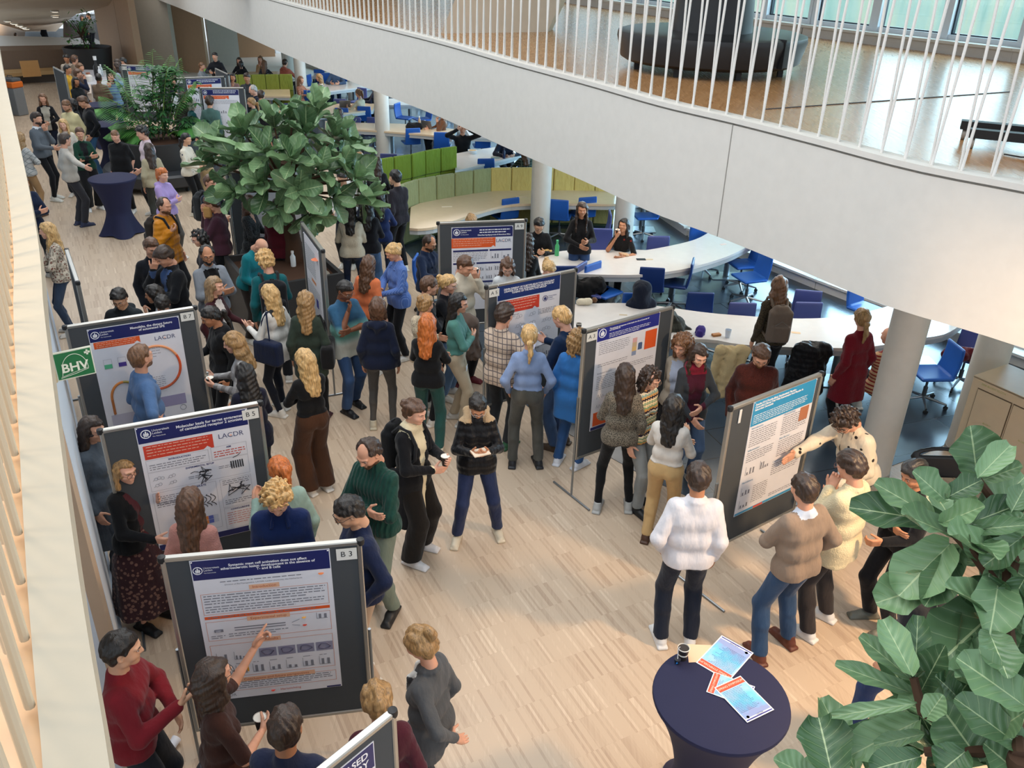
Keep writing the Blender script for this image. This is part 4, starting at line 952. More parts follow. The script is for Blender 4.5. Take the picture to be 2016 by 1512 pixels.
# ---------------------------------------------------------------- furniture
M_top = mat('#dcc5a6', .22, name='table_laminate'); M_edge = mat('#b9bcbc', .4); M_steel = mat('#8f9498', .28, .8); M_dsteel = mat('#5b6066', .35, .6); M_blk = mat('#17181b', .5); M_felt = mat('#43474b', .92, name='felt')
M_topw = mat('#d9d3ce', .18, name='table_white')
TZ = .75
def curved_table(far, near, label, legs=2, name='curved_table', m=None, z=TZ):
    A = smooth_curve([at(u, v, z) for u, v in far], 7); B = smooth_curve([at(u, v, z) for u, v in near], 7); n = 40
    def rs(P): return resample(P, sum((b-a).length for a, b in zip(P, P[1:]))/n-1e-6)[:n+1]
    A, B = rs(A), rs(B); k = min(len(A), len(B)); A, B = A[:k], B[:k]; o = (A[k//2]+B[k//2])/2; e = empty(name, (o.x, o.y, 0), 0, label, 'table')
    A = [a-o for a in A]; B = [b-o for b in B]
    MB().strip(B, A, z-.045, z).build('tabletop', m or M_top, e); MB().strip([b+(a-b)*.012 for a, b in zip(A, B)], [a+(b-a)*.012 for a, b in zip(A, B)], z-.12, z-.046).build('apron', M_edge, e)
    for i in range(legs):
        f = (i+.5)/legs; j = int(f*(k-1)); c = (A[j]+B[j])/2
        l = MB().tube([(c.x, c.y, .03), (c.x, c.y, z-.12)], .055, 14).box((c.x-.28, c.y-.2, 0), (c.x+.28, c.y+.2, .02)); l.build('leg', M_steel, e, True)
    return e
T1f = [(1100, 603), (1131, 599), (1185, 597), (1238, 597), (1301, 603), (1380, 614), (1443, 620), (1564, 627), (1657, 623), (1726, 609), (1785, 590), (1830, 565)]
T1n = [(1080, 650), (1180, 668), (1290, 668), (1394, 668), (1443, 676), (1483, 680), (1544, 683), (1580, 684), (1700, 684), (1807, 667), (1867, 655), (1912, 622)]
curved_table(T1f, T1n, 'long curved pale table nearest the poster boards, with the woman in red beside it', 4, m=M_topw)
curved_table([(1040, 512), (1101, 494.6), (1190, 492), (1256, 491.6), (1281, 491), (1362, 473.6), (1402, 453), (1440, 425)], [(1044, 537), (1122, 539), (1200, 541), (1256, 541), (1300, 537), (1362, 526), (1443, 500), (1515, 460)], 'curved pale table with the green bottle and people eating behind it', 3, m=M_topw)
curved_table([(808.7, 407.7), (843.4, 394), (893, 384), (982, 375.5), (1046, 375), (1140, 374), (1200, 372), (1280, 369), (1332, 362)], [(806, 449), (828.5, 450), (863, 445), (912.8, 427.5), (938, 419), (987, 406), (1042, 401), (1140, 401), (1220, 401), (1321, 388)], 'curved beech table in front of the green and yellow padded bench', 4)
curved_table([(898, 302), (937.6, 294.9), (982, 288.6), (1027, 282), (1060, 276)], [(896, 336), (930, 328.5), (967, 319.7), (1012, 308), (1050, 290)], 'white table with a food bowl and dark bottle behind the bright green bench', 2, m=M_topw)
curved_table([(640, 238), (707, 241.5), (788.8, 243.5), (838.4, 248), (875.6, 251.7), (900, 255)], [(640, 252), (707, 255.2), (746.6, 257.6), (796.3, 261.4), (838.4, 264.8), (890, 270)], 'long pale table with the brown-haired woman at her laptop', 3)
curved_table([(540, 224), (596.4, 214.6), (641.5, 205.8), (679.3, 203.7), (737.5, 203)], [(540, 241), (589, 232), (640, 226), (688, 221.8), (734.6, 216)], 'pale table with the ponytailed woman in cream typing', 2)
curved_table([(600, 172), (647, 163.6), (682, 160.7), (730, 158)], [(606.6, 186), (647, 180), (682, 175.3), (730, 170)], 'pale table where the woman in stripes sits', 2, m=M_topw)
curved_table([(760, 194.5), (800, 193), (850, 194)], [(765, 207), (800, 206.5), (850, 205)], 'white table by the far windows behind two blue chairs', 1, m=M_topw)
curved_table([(915, 251), (950, 256), (990, 262)], [(925, 268.8), (960, 270), (1000, 272)], 'small white table by the window behind the man rubbing his eyes', 1, m=M_topw)
curved_table([(585, 141.8), (615, 141.5), (650, 142)], [(585, 151), (612, 149), (650, 147)], 'white table farthest back beside the tall windows', 1, m=M_topw)
curved_table([(490, 176), (513, 175), (570, 174)], [(495, 188), (519, 189), (572, 190)], 'narrow pale table in front of the olive padded bench', 1)
curved_table([(448, 143), (500, 141), (570, 140)], [(448, 148), (500, 146.5), (570, 146)], 'pale counter behind the olive bench with people seated at it', 2)
# padded benches: every panel is a part
def bench(pts, cols, label, zt=1.21, th=.07, pw=None, name='padded_bench'):
    P = resample(smooth_curve([at(u, v, zt) for u, v in pts], 8), .42); o = P[len(P)//2]; e = empty(name, (o.x, o.y, 0), 0, label, 'bench')
    for i in range(len(P)-1):
        a, b = P[i]-o, P[i+1]-o; d = b-a; L = d.length; M = Matrix.Translation((a.x, a.y, 0))@Matrix.Rotation(math.atan2(d.y, d.x), 4, 'Z')
        c = cols[min(int(i/(len(P)-1)*len(cols)), len(cols)-1)]; MB().box((.006, -th, .70), (L-.006, 0, zt), M, 0, .018).box((.01, -th+.01, .06), (L-.01, -.005, .69), M, 0, .012).build('panel', fab(c, 'tweed', c, None), e)
    Q = [p-o for p in P]; MB().ribbon(Q, 0, zt-.03, .04).build('back_board', mat('#4d5a34', .7), e)
    MB().ribbon([p for p in offset(Q, -.42)], .38, .46, .36).build('seat', fab('#3f4a2c'), e) if False else None
    return e
G1, G2, Y1 = '#92966a', '#8ba038', '#d0ba70'
bench([(772, 372), (793.8, 359.3), (818.6, 351.9), (893, 339.5), (922.7, 335.3), (952.5, 330.8), (982, 329), (1046.7, 328.8), (1140, 329), (1216, 332)], [G1]*6+[Y1]*6, 'curved padded bench back in sage green turning mustard yellow')
bench([(700, 318), (719, 316), (754, 310.5), (779, 307), (806, 303), (830, 297), (854, 293), (875, 289.5), (897, 287)], [G2], 'curved bright green padded bench back behind the fig tree')
bench([(440, 147.5), (470, 146.5), (513, 146), (575, 145.5)], ['#7d8636'], 'olive green padded bench back at the far tables')
# swivel chairs
def make_chair():
    e = empty('swivel_chair', (0, 0, 0)); blue = mat('#1c4f9e', .38, name='blue_plastic')
    f = Field((-.3, -.35, .36), (.3, .35, 1.02), .014)
    f.box((0, .0, .46), (.225, .215, .022), .02, None, .01); f.cap((-.15, -.205, .47), (.15, -.205, .47), .03, k=.03)
    v, q = f.mesh(); me = mesh_np(v, q, None, True, 'seat'); me.materials.append(mat('#3d4a7c', .5, name='seat_pad')); child('seat', me, e)
    f = Field((-.3, -.42, .40), (.3, -.1, 1.0), .014)
    for z in range(15):
        zz = .46+.028*z; y = -.21-.045*(z/14)-.02*math.sin(z/14*3.1); f.cap((-.19+.015*z/14, y, zz), (.19-.015*z/14, y, zz), .019, k=.02)
    v, q = f.mesh(); me = mesh_np(v, q, None, True, 'backrest'); me.materials.append(blue); child('backrest', me, e)
    MB().tube([(0, 0, .10), (0, 0, .26)], .028, 12).tube([(0, 0, .26), (0, 0, .45)], .016, 10).build('gas_column', M_dsteel, e, True)
    b = MB()
    for k in range(5):
        a = 2*math.pi*k/5+.3; b.tube([(0, 0, .12), (math.cos(a)*.29, math.sin(a)*.29, .075)], [.022, .014], 8)
    b.build('star_base', M_steel, e, True)
    for k in range(5):
        a = 2*math.pi*k/5+.3; x, y = math.cos(a)*.29, math.sin(a)*.29; MB().tube([(x-.012, y, .03), (x+.012, y, .03)], .03, 10).tube([(x, y, .03), (x, y, .08)], .008, 6).build('castor', M_blk, e, True)
    return e
_ch = [None]; _chm = {}
def chair(u, v, head, col, label, zt=.86):
    rz = R_(head+180); L = at(u, v, zt); off = Matrix.Rotation(rz, 3, 'Z')@Vector((0, -.27, 0)); L = Vector((L.x, L.y, 0))-Vector((off.x, off.y, 0))
    if _ch[0] is None: e = _ch[0] = make_chair()
    else: e = copy_tree(_ch[0])
    e.location = L; e.rotation_euler = (0, 0, rz); tag(e, label, 'chair', 'blue swivel chairs at the tables')
    if col not in _chm: _chm[col] = None
    for c in e.children:
        if c.name.startswith('backrest') or (c.name.startswith('seat') and col != '#1c4f9e'):
            if not c.material_slots: continue
            c.material_slots[0].link = 'OBJECT'; c.material_slots[0].material = mat(col, .38)
    return e
BL, VI, NV = '#1d55a8', '#47508a', '#17336f'
CH = [(1299, 386, -80, BL, 'bright blue chair at the right end of the beech table by the window'), (1378, 440, 20, BL, 'blue chair peeking above the curved table by the paving outside'),
 (1497, 474, -75, BL, 'upright blue chair at the right end of the bottle table, farther of two'), (1510, 498, -70, BL, 'blue chair at the right end of the bottle table, nearer of two'),
 (1297, 465, 5, VI, 'violet-blue chair with a dark cord on it beside the drinking woman'), (1285, 528, 175, NV, 'dark blue chair with its back to the camera at the bottle table'),
 (1366, 514, -105, NV, 'dark blue chair turned left at the near side of the bottle table'), (1380, 576, 0, NV, 'navy chair tucked behind the nearest table, left of the violet ones'),
 (1463, 596, 0, VI, 'violet-blue chair behind the nearest table, left of the backpack woman'), (1593, 595, 0, VI, 'violet-blue chair behind the nearest table, right of the backpack woman'),
 (1593, 573, 170, VI, 'violet-blue chair standing second row behind the nearest table'), (1688, 549, 35, BL, 'blue chair standing apart by the window with its seat showing'),
 (1886, 679, -85, BL, 'pale-lit blue chair between the two right columns'), (1930, 636, -40, VI, 'violet chair by the right column with a rolled red jacket on it'),
 (1006, 391, -150, BL, 'blue chair at the beech table, left of the first big column'), (1100, 394, 170, BL, 'blue chair right beside the first big column'),
 (1158, 389, 200, BL, 'blue chair behind the standing woman in black'), (1203, 418, -90, VI, 'violet-blue chair seat beside the second column'),
 (1143, 519, 60, VI, 'violet-blue chair with a black coat over it beside the bottle table'), (1167, 518, 45, BL, 'blue and violet chair at the left of the bottle table'),
 (1253, 577, 0, BL, 'blue chair behind the nearest table where the navy backpack lies'), (1185, 450, 0, VI, 'violet-blue chair between the standing and the drinking woman'),
 (1113, 525, 185, NV, 'navy chair just above the middle poster board'), (816, 505, 85, BL, 'blue chair that the seated man in navy uses'),
 (781, 203, 70, BL, 'blue chair at the far window table, left of two'), (846, 206, -60, BL, 'blue chair at the far window table, right of two'),
 (813, 253, 200, BL, 'blue chair in front of the laptop table'), (869, 261, 180, BL, 'blue chair at the laptop table beside the column'),
 (951, 260, 190, BL, 'blue chair right of the man rubbing his eyes'), (957, 313, 190, BL, 'dark blue chair at the white table behind the bench'),
 (716, 210, 180, BL, 'blue chair under the woman typing at her laptop'), (672, 213, 180, BL, 'blue chair left of the woman typing'),
 (696, 231, 0, VI, 'violet chair behind the long pale table, left of two'), (736, 231, 0, VI, 'violet chair behind the long pale table, right of two'),
 (765, 303, 0, VI, 'violet chair above the bright green bench'), (607, 147, 80, BL, 'blue chair at the table of the woman in stripes'),
 (639, 144, 200, BL, 'blue chair behind the woman in stripes'), (675, 141, 180, BL, 'blue chair next to the man in grey-blue'),
 (599, 178, 180, BL, 'blue chair beside the far column'), (713, 173, -30, VI, 'violet chair beside the person in dark by the columns'),
 (669, 195, 0, VI, 'violet chair behind the open laptop'), (572, 204, 0, VI, 'violet chair left above the fig tree top'), (628, 137, 0, BL, 'low blue chair at the farthest white table'),
 (1035, 316, 200, BL, 'blue chair of the person in the plaid shirt'), (1112, 313, -20, BL, 'blue chair right of the first column beyond the yellow bench')]
for c in CH: chair(*c)
# stretch-cloth standing tables
M_navy = mat('#11163c', .78, name='navy_cloth')
def cafe_table(p, label, rz=.3):
    e = empty('standing_table', (p.x, p.y, 0), rz, label, 'table', None)
    MB().lathe([(.0001, 1.10), (.405, 1.10), (.43, 1.092), (.435, 1.075), (.43, 1.06)], 56).build('table_top', M_navy, e, True)
    v = []; f = []; N = 64; Z = [i/22 for i in range(23)]
    for z in Z:
        zz = 1.062*z; r0 = .43*(z**2.6)+.20*(1-z**2.6) if z > .42 else .20+.0*z
        t = max(0, 1-z/.5)
        for k in range(N):
            a = 2*math.pi*k/N; corner = abs(math.cos(2*a))**2.0; foot = .215+t**1.7*(.09+.13*corner); wid = r0 if z > .5 else max(foot, .20)
            if .3 < z < .62: wid = max(.20, foot, r0)
            v.append((math.cos(a)*wid, math.sin(a)*wid, zz if zz > .03 else .0+.035*(1-corner)))
    for i in range(22):
        for k in range(N): f.append((i*N+k, i*N+(k+1) % N, (i+1)*N+(k+1) % N, (i+1)*N+k))
    b = MB().add(v, f); b.build('stretch_cloth', M_navy, e, True); return e
cafe_table(at(1420, 1371, 1.1), 'near navy cloth-covered standing table with flyers on top', .25)
cafe_table(at(221, 349, 1.1), 'navy cloth-covered standing table that several people lean on', .5)
cafe_table(at(212, 243, 1.1), 'navy cloth-covered standing table with a wooden box, by the palm planter', .1)
cafe_table(at(196, 205, 1.1), 'bright-lit navy standing table behind the palm leaves', .1)
# flyers, napkin, cup and milk pot on the near table
CT = at(1420, 1371, 1.1)
def flyer(cu, cv, du, dv, label, z):
    a = at(cu, cv, z); b_ = at(du, dv, z); d = (b_-a); ang = math.atan2(d.y, d.x)-math.pi/2; c = (a+b_)/2; e = empty('flyer', (c.x, c.y, z), ang, label, 'flyer'); Hh, Wd = d.length/2, d.length/2/1.414
    MB().box((-Wd, -Hh, 0), (Wd, Hh, .0008)).build('paper', mat('#eceef2', .4), e); m_ = _mc.get('fly')
    if not m_:
        m_, t = newmat('flyer_print', '#7cc0ec', .35); s_ = t.n.new('ShaderNodeSeparateXYZ'); t.l(t.coords(), s_.inputs[0]); n = t.noise(t.coords(), 14, 2)
        t.col(t.ramp(t.mathn('ADD', t.mathn('MULTIPLY', s_.outputs[1], 3.2), t.mathn('MULTIPLY', n, .9)), [(.1, lin('#8e9cc8')), (.42, lin('#6fc3f2')), (.8, lin('#a8c6ea')), (1, lin('#5fb2ee'))])); _mc['fly'] = m_
    MB().box((-Wd*.94, -Hh*.84, .0008), (Wd*.94, Hh*.70, .0014)).build('picture', m_, e); MB().box((-Wd*.94, Hh*.66, .0014), (Wd*.94, Hh*.95, .002)).build('red_band', mat('#e0573a', .4), e)
    text_mesh('SPRING SYMPOSIUM', Wd*.205, mat('#f4d9c8', .5, var=0), 'lettering', e, (0, Hh*.80, .0026), rot=(0, 0, 0))
    MB().box((-Wd*.94, -Hh*.95, .0008), (Wd*.94, -Hh*.90, .0014)).build('blue_line', mat('#2b2f86', .4), e)
    r = random.Random(3); b = MB()
    for i in range(18):
        y = Hh*.58-i*Hh*.066; x0 = -Wd*.85; 
        while x0 < Wd*(.2+.4*r.random()): w_ = r.uniform(.004, .012); b.box((x0, y, .0015), (x0+w_, y+Hh*.018, .0019)); x0 += w_+.003
    b.build('print_lines', mat('#33507c', .6, var=0), e); b = MB().lathe([(.0001, 0), (Wd*.09, 0)], 16, (-Wd*.7, -Hh*.8, .002)); b.build('round_seal', mat('#232a78', .5), e); text_mesh('LACDR', Wd*.16, mat('#39406a', .5, var=0), 'logo_lettering', e, (Wd*.1, -Hh*.86, .002), rot=(0, 0, 0)); return e
flyer(1497, 1407, 1434, 1336+8, 'flyer lying lowest on the near table, top of the pile', 1.106) if False else None
flyer(1452, 1268, 1402, 1323, 'farthest flyer on the near table, beside the napkin', 1.1028)
flyer(1480, 1372, 1398, 1342, 'middle flyer half covered by the nearest one', 1.1045)
flyer(1498, 1410, 1432, 1342, 'nearest flyer on the near navy table, lying on top', 1.1062)
def quadprism(name, pts, z0, z1, m, label, cat, group=None):
    P = [at(u, v, z1) for u, v in pts]; c = sum(P, Vector())/len(P); b = MB().prism([((p-c).x, (p-c).y) for p in P], z0-c.z*0, z1); o = b.build(name, m); o.location = (c.x, c.y, 0); tag(o, label, cat, group); return o
quadprism('napkin', [(1356, 1304), (1405, 1302), (1400, 1270), (1352, 1268)], 1.101, 1.103, mat('#d8bc9c', .8), 'beige paper napkin on the near navy table', 'napkin')
# planters
M_pl = mat('#2a2b2d', .5, name='planter_dark'); M_soil = mat('#4a2e1c', .95, name='bark')
def round_planter(c, r, label, z=0, rimz=1.0, seat=.42, sr=None, cone=False):
    e = empty('round_planter', (c.x, c.y, z), 0, label, 'planter'); s2 = sr or r+.42
    MB().lathe([(r*.93, .0), (r*.97, seat), (r, rimz), (r-.05, rimz+.015), (r-.10, rimz), (r-.10, rimz-.12), (.001, rimz-.10)], 56).build('pot', M_pl, e, True)
    MB().lathe([(s2-.06, .12), (s2, .16), (s2+.01, seat-.05), (s2-.03, seat), (r-.02, seat+.005), (r-.02, .14)], 56).build('seat_ring', mat('#303236', .38, name='leatherette'), e, True)
    for k in range(8):
        a = 2*math.pi*k/8; MB().box((math.cos(a)*(s2-.2)-.03, math.sin(a)*(s2-.2)-.03, 0), (math.cos(a)*(s2-.2)+.03, math.sin(a)*(s2-.2)+.03, .14)).build('foot', M_blk, e)
    if not cone: MB().lathe([(r-.1, rimz-.06), (.001, rimz-.03)], 40).build('soil', M_soil, e)
    return e
PL1 = at(313, 272, 1.0); round_planter(PL1, .88, 'round dark planter full of palms with a ring seat')
PLf = at(172, 134, 0); PLf = at(171, 92, 1.2)
e = empty('tall_planter', (PLf.x, PLf.y, 0), 0, 'tall black tapered planter with a small tree at the far end', 'planter'); MB().lathe([(.72, 0), (.86, 1.2), (.80, 1.2), (.78, 1.08), (.001, 1.08)], 40).build('pot', M_pl, e, True)
# square planter of the big fig tree
q1, q2 = at(677, 538, .93), at(623, 491, .93); d = (q2-q1).normalized(); n_ = Vector((-d.y, d.x, 0)); e = empty('square_planter', (q1.x, q1.y, 0), math.atan2(d.y, d.x), 'square dark planter at the foot of the big fig tree', 'planter')
MB().box((0, 0, 0), (1.5, 1.35, .06)).box((0, 0, .06), (1.5, .06, .93)).box((0, 1.29, .06), (1.5, 1.35, .93)).box((0, .06, .06), (.06, 1.29, .93)).box((1.44, .06, .06), (1.5, 1.29, .93)).build('pot', M_pl, e); MB().box((.06, .06, .5), (1.44, 1.29, .84)).build('bark_mulch', M_soil, e)
PL2 = Matrix.Translation((q1.x, q1.y, 0))@Matrix.Rotation(math.atan2(d.y, d.x), 4, 'Z')
o = MB().lathe([(.0001, 0), (.10, .01), (.12, .04), (.07, .08), (.001, .09)], 9).build('stone', mat('#8a8378', .8), None, True, PL2@Vector((.25, .25, .845))); tag(o, 'grey stone lying on the mulch at the planter corner', 'stone')
# round seat upstairs
UB = at(1401, 62, 4.35); e = empty('round_sofa', (UB.x, UB.y, 3.9), 0, 'round dark leather seat around a tapered core on the upper floor', 'seat')
MB().lathe([(1.05, .10), (1.12, .14), (1.18, .38), (1.17, .44), (1.10, .46), (.52, .46)], 72).build('cushion', mat('#232427', .36, name='leather'), e, True); MB().lathe([(.50, .44), (.47, .95), (.62, 2.2)], 48).build('core', mat('#26272a', .4), e, True)
for k in range(8): a = 2*math.pi*k/8+.2; MB().box((math.cos(a)*.95-.03, math.sin(a)*.95-.03, 0), (math.cos(a)*.95+.03, math.sin(a)*.95+.03, .12)).build('foot', M_blk, e)
MB().box((1.0, -.006, .14), (1.19, .006, .465), Matrix.Rotation(R_(-55), 4, 'Z')).build('seam', M_blk, e)
UC = at(1080, 0, 4.3)
o = MB().tube([(at(1265, 18, 3.9).x+.2, at(1265, 18, 3.9).y+1.2, 3.9), (at(1265, 18, 3.9).x+.2, at(1265, 18, 3.9).y+1.2, 7.2)], .17, 24).build('column', M_col, None, True); SM(o)
# black wheeled stand at the right edge of the upper floor
q = at(1895, 295, 3.9); e = empty('display_stand', (q.x, q.y, 3.9), R_(-24), 'black wheeled display stand on the upper floor at the right edge', 'stand')
MB().box((0, .05, .09), (.9, .14, .16)).build('base_beam', M_blk, e); MB().box((-.04, .42, .09), (.9, .52, .16)).build('base_beam', M_blk, e); MB().box((.45, .05, .09), (.75, .5, .17)).build('crossbar', M_blk, e); MB().box((.55, .22, .17), (.75, .34, 1.3)).build('post', M_blk, e)
for x, y in ((.06, .1), (.0, .47), (.8, .1), (.8, .47)): MB().tube([(x-.015, y, .045), (x+.015, y, .045)], .045, 14).build('castor', mat('#9a938a', .4), e, True)
b = MB().tube([(.3, -.05, .01), (.42, -.1, .01), (.55, -.08, .02), (.62, .0, .05), (.6, .15, .1)], .006, 6); b.build('cable', M_blk, e, True)
o = MB().tube([at(1505, 215+0, 3.905)+Vector((0, 0, .0)), at(1995, 180, 3.905)], .006, 4).build('trim_2', mat('#4b5058', .4)); SM(o)
# locker cabinet at the right
z = 1.32; c0, c1, c2 = at(1918, 739, z), at(2016, 782.5, z), at(2016, 709, z); dx = (c1-c0).normalized(); dy = Vector((-dx.y, dx.x, 0)); e = empty('locker_cabinet', (c0.x, c0.y, 0), math.atan2(dx.y, dx.x), 'cream locker cabinet at the right edge behind the fig leaves', 'cabinet')
cm = mat('#c8b69a', .45, name='locker_paint'); MB().box((0, 0, 0), (1.35, .02, z), None, 0, .004).box((0, .02, 0), (.02, .6, z)).box((1.33, .02, 0), (1.35, .6, z)).box((.02, .58, 0), (1.33, .6, z)).box((0, 0, z-.02), (1.35, .6, z+.002)).build('body', cm, e)
for k in range(3):
    x = .09+.40*k; d_ = MB().box((x, -.012, .08), (x+.37, -.001, z-.12)).build('door', cm, e); text_mesh('BLOKH', .028, mat('#9aa05a', .6, var=0), 'marking', d_, (x+.2, -.0135, .86)); MB().box((x-.008, -.004, .07), (x+.378, -.0005, z-.11)).build('door_gap', mat('#5b4a38', .8), e)
text_mesh('2008 BLOKH GLOTH', .03, mat('#9aa05a', .6, var=0), 'marking', e, (.24, -.0012, z-.055))
# waste case and plywood board far left
q = at(44, 229, 0); e = empty('tool_case', (q.x-.25, q.y+.25, 0), R_(-22), 'tall grey case with an orange lid at the far left', 'case')
MB().box((-.26, -.18, 0), (.26, .18, .82), None, 0, .02).build('grey_case', mat('#7c8083', .5), e); MB().box((-.28, -.20, .82), (.28, .20, 1.0), None, 0, .03).build('orange_lid', mat('#e0701e', .45), e); MB().box((-.26, -.16, 1.0), (.26, .16, 1.1), None, 0, .02).build('grey_tray', mat('#5d6165', .5), e); MB().tube([(-.1, -.0, 1.1), (-.1, 0, 1.16), (.1, 0, 1.16), (.1, 0, 1.1)], .012, 6).build('handle', mat('#4a4d50', .5), e, True)
P_ = [at(46, 152, .42), at(82, 150, .42)]; d = (P_[1]-P_[0]); M_ = Matrix.Translation(P_[0])@Matrix.Rotation(math.atan2(d.y, d.x), 4, 'Z')@Matrix.Rotation(R_(-12), 4, 'X')
o = MB().box((0, 0, 0), (d.length, .03, d.length*.92)).build('plywood_board', mat('#c08a4a', .5)); o.matrix_world = M_; tag(o, 'square plywood board leaning on the far platform', 'board')
# buffet table at the far left
def box_table(pts, z, m, label, name='buffet_table'):
    P = [at(u, v, z) for u, v in pts]; c = sum(P, Vector())/4; e = empty(name, (c.x, c.y, 0), 0, label, 'table'); MB().prism([((p-c).x, (p-c).y) for p in P], z-.03, z).build('tabletop', m, e); MB().prism([((p-c).x*.97, (p-c).y*.97) for p in P], .02, z-.03).build('tablecloth', m, e); return e
box_table([(163, 166), (212, 166), (208, 138), (162, 137)], .9, mat('#c9cbd3', .6), 'long buffet table under a white cloth at the far left')
box_table([(166, 183), (180, 183), (179, 166), (165, 166)], .9, mat('#cdbfb4', .6), 'small cloth-covered end of the buffet with trays of food', 'side_table')
def bottle(p, h, r, m, cm_, label, cat='bottle', group=None, name='bottle'):
    e = empty(name, p, 0, label, cat, group); MB().lathe([(.0001, 0), (r*.95, 0), (r, .01), (r, h*.62), (r*.45, h*.80), (r*.42, h*.9)], 16).build('bottle_body', m, e, True); MB().lathe([(r*.55, h*.86), (r*.55, h), (.0001, h)], 14).build('cap', cm_, e, True); return e
bottle(at(1096, 503, .75), .26, .036, mat('#56c27c', .4), mat('#59c686', .4), 'mint green drinking bottle with a cream collar on the curved table')
bottle(at(992, 312, .75), .24, .035, mat('#1c2446', .35), mat('#15182a', .4), 'small navy bottle on the white table')
bottle(at(826, 248.5, .75), .26, .035, mat('#c9a27c', .2), mat('#e8e8e8', .4), 'clear bottle of iced tea beside the open laptop')
bottle(at(836, 249, .75), .16, .04, mat('#b56a3c', .3), mat('#e6e6e6', .4), 'plastic cup of iced coffee beside the open laptop', 'cup', None, 'drink_cup')
bottle(at(198, 152, .9), .34, .05, mat('#e9ecf0', .3), mat('#f4f4f4', .4), 'tall white thermos bottle on the buffet table')
bottle(at(201, 148, .9), .34, .05, mat('#d8dce4', .3), mat('#f4f4f4', .4), 'second white thermos on the buffet table, farther back')
e = empty('thermos_urn', at(193, 150, .9), 0, 'black coffee dispenser with a white cup on top on the buffet', 'dispenser'); MB().lathe([(.1, 0), (.11, .05), (.10, .3), (.04, .38), (.03, .5)], 20).build('urn_body', M_blk, e, True); MB().lathe([(.05, .5), (.055, .62), (.0001, .62)], 16).build('white_lid', mat('#eeeeee', .4), e, True)
bottle(at(176, 160, .9), .26, .12, mat('#e6e0d8', .5), mat('#a8664a', .5), 'white tray stack with pastries on the buffet', 'tray', None, 'pastry_tray')
bottle(at(41+380-16, 60+87, .9), .24, .05, mat('#7fc24a', .3), mat('#e24a3a', .4), 'green juice bottle on the far counter')
bottle(at(1876, 628, .75), .17, .036, mat('#2b2a2c', .3), mat('#1b1b1d', .4), 'dark patterned tumbler on the right end of the nearest table', 'tumbler', None, 'tumbler')
bottle(at(578, 524, .84), .24, .04, mat('#dfe6ea', .15), mat('#f6f6f6', .3), 'clear bottle with a white cap standing on the planter edge')
# food, phone and papers on the tables
e = empty('lunch_tray', at(1076, 499, .75), R_(15), 'black takeaway tray with noodles in front of the seated man', 'tray'); MB().box((-.12, -.08, 0), (.12, .08, .04), None, 0, .012).build('tray_box', M_blk, e); f = Field((-.14, -.1, .01), (.14, .1, .09), .009); f.ell((0, 0, .04), (.1, .065, .022), .01); f.wob(.006, 160, 2); v, q_ = f.mesh(); me = mesh_np(v, q_, None, True); me.materials.append(mat('#c09a5a', .6)); child('noodles', me, e)
def slab_at(name, u, v, z, sx, sy, sz, rz, m, label, cat): o = MB().box((-sx/2, -sy/2, 0), (sx/2, sy/2, sz), None, 0, min(.004, sz*.3)).build(name, m); o.location = at(u, v, z); o.rotation_euler = (0, 0, R_(rz)); tag(o, label, cat); return o
slab_at('phone', 1262, 511, .75, .15, .08, .009, 5, M_blk, 'black phone lying on the curved table', 'phone')
slab_at('napkin', 1276, 511, .75, .16, .05, .005, 8, mat('#c9b79a', .7), 'folded beige napkin beside the black phone', 'napkin')
slab_at('napkin', 1410, 661, .75, .12, .06, .03, 20, mat('#a8703c', .7), 'brown sandwich wrapper on the nearest table', 'wrapper')
slab_at('card', 1567, 655, .75, .12, .06, .002, -10, mat('#d8b890', .7), 'small beige card on the nearest table beside the backpack woman', 'card')
slab_at('card', 1227, 620, .75, .11, .04, .002, -5, mat('#bfae92', .7), 'small card on the left part of the nearest table', 'card')
slab_at('card', 1424, 481, .75, .12, .06, .002, 30, mat('#dcc0b4', .7), 'small pink card on the bottle table near the window', 'card')
slab_at('card', 880, 407, .75, .2, .05, .002, 15, mat('#e9dcc6', .5), 'pale slip of paper on the beech table, left part', 'card')
slab_at('card', 1027, 388, .75, .22, .05, .002, 5, mat('#e6cdb0', .5), 'pale slip of paper on the beech table beside the column', 'card')
slab_at('phone_tray', 975, 311, .75, .2, .12, .02, 5, mat('#8d9a94', .5), 'grey tray on the white table behind the bench', 'tray')
e = empty('food_bowl', at(930, 302, .75), 0, 'white food bowl beside the man rubbing his eyes', 'bowl'); MB().lathe([(.0001, 0), (.08, 0), (.11, .08), (.105, .08), (.07, .02), (.001, .02)], 24).build('bowl', mat('#dfe3e6', .3), e, True); MB().lathe([(.098, .07), (.001, .075)], 20).build('food', mat('#d8b27a', .6), e)
e = empty('water_glass', at(1432, 664, .75), 0, 'clear plastic cup with blue print on the nearest table', 'cup'); MB().lathe([(.0001, 0), (.03, 0), (.042, .11), (.040, .11), (.028, .005)], 20).build('cup_wall', mat('#cfd8e4', .15), e, True)
e = empty('snack_bag', at(1229, 503, .75), 0, 'crumpled beige snack paper before the drinking woman', 'wrapper'); f = Field((-.12, -.1, -.01), (.12, .1, .1), .01); f.ell((0, 0, .02), (.08, .06, .03), .01); f.wob(.012, 90, 3); v, q_ = f.mesh(); me = mesh_np(v, q_, None, True); me.materials.append(mat('#c9a27c', .6)); child('paper', me, e)
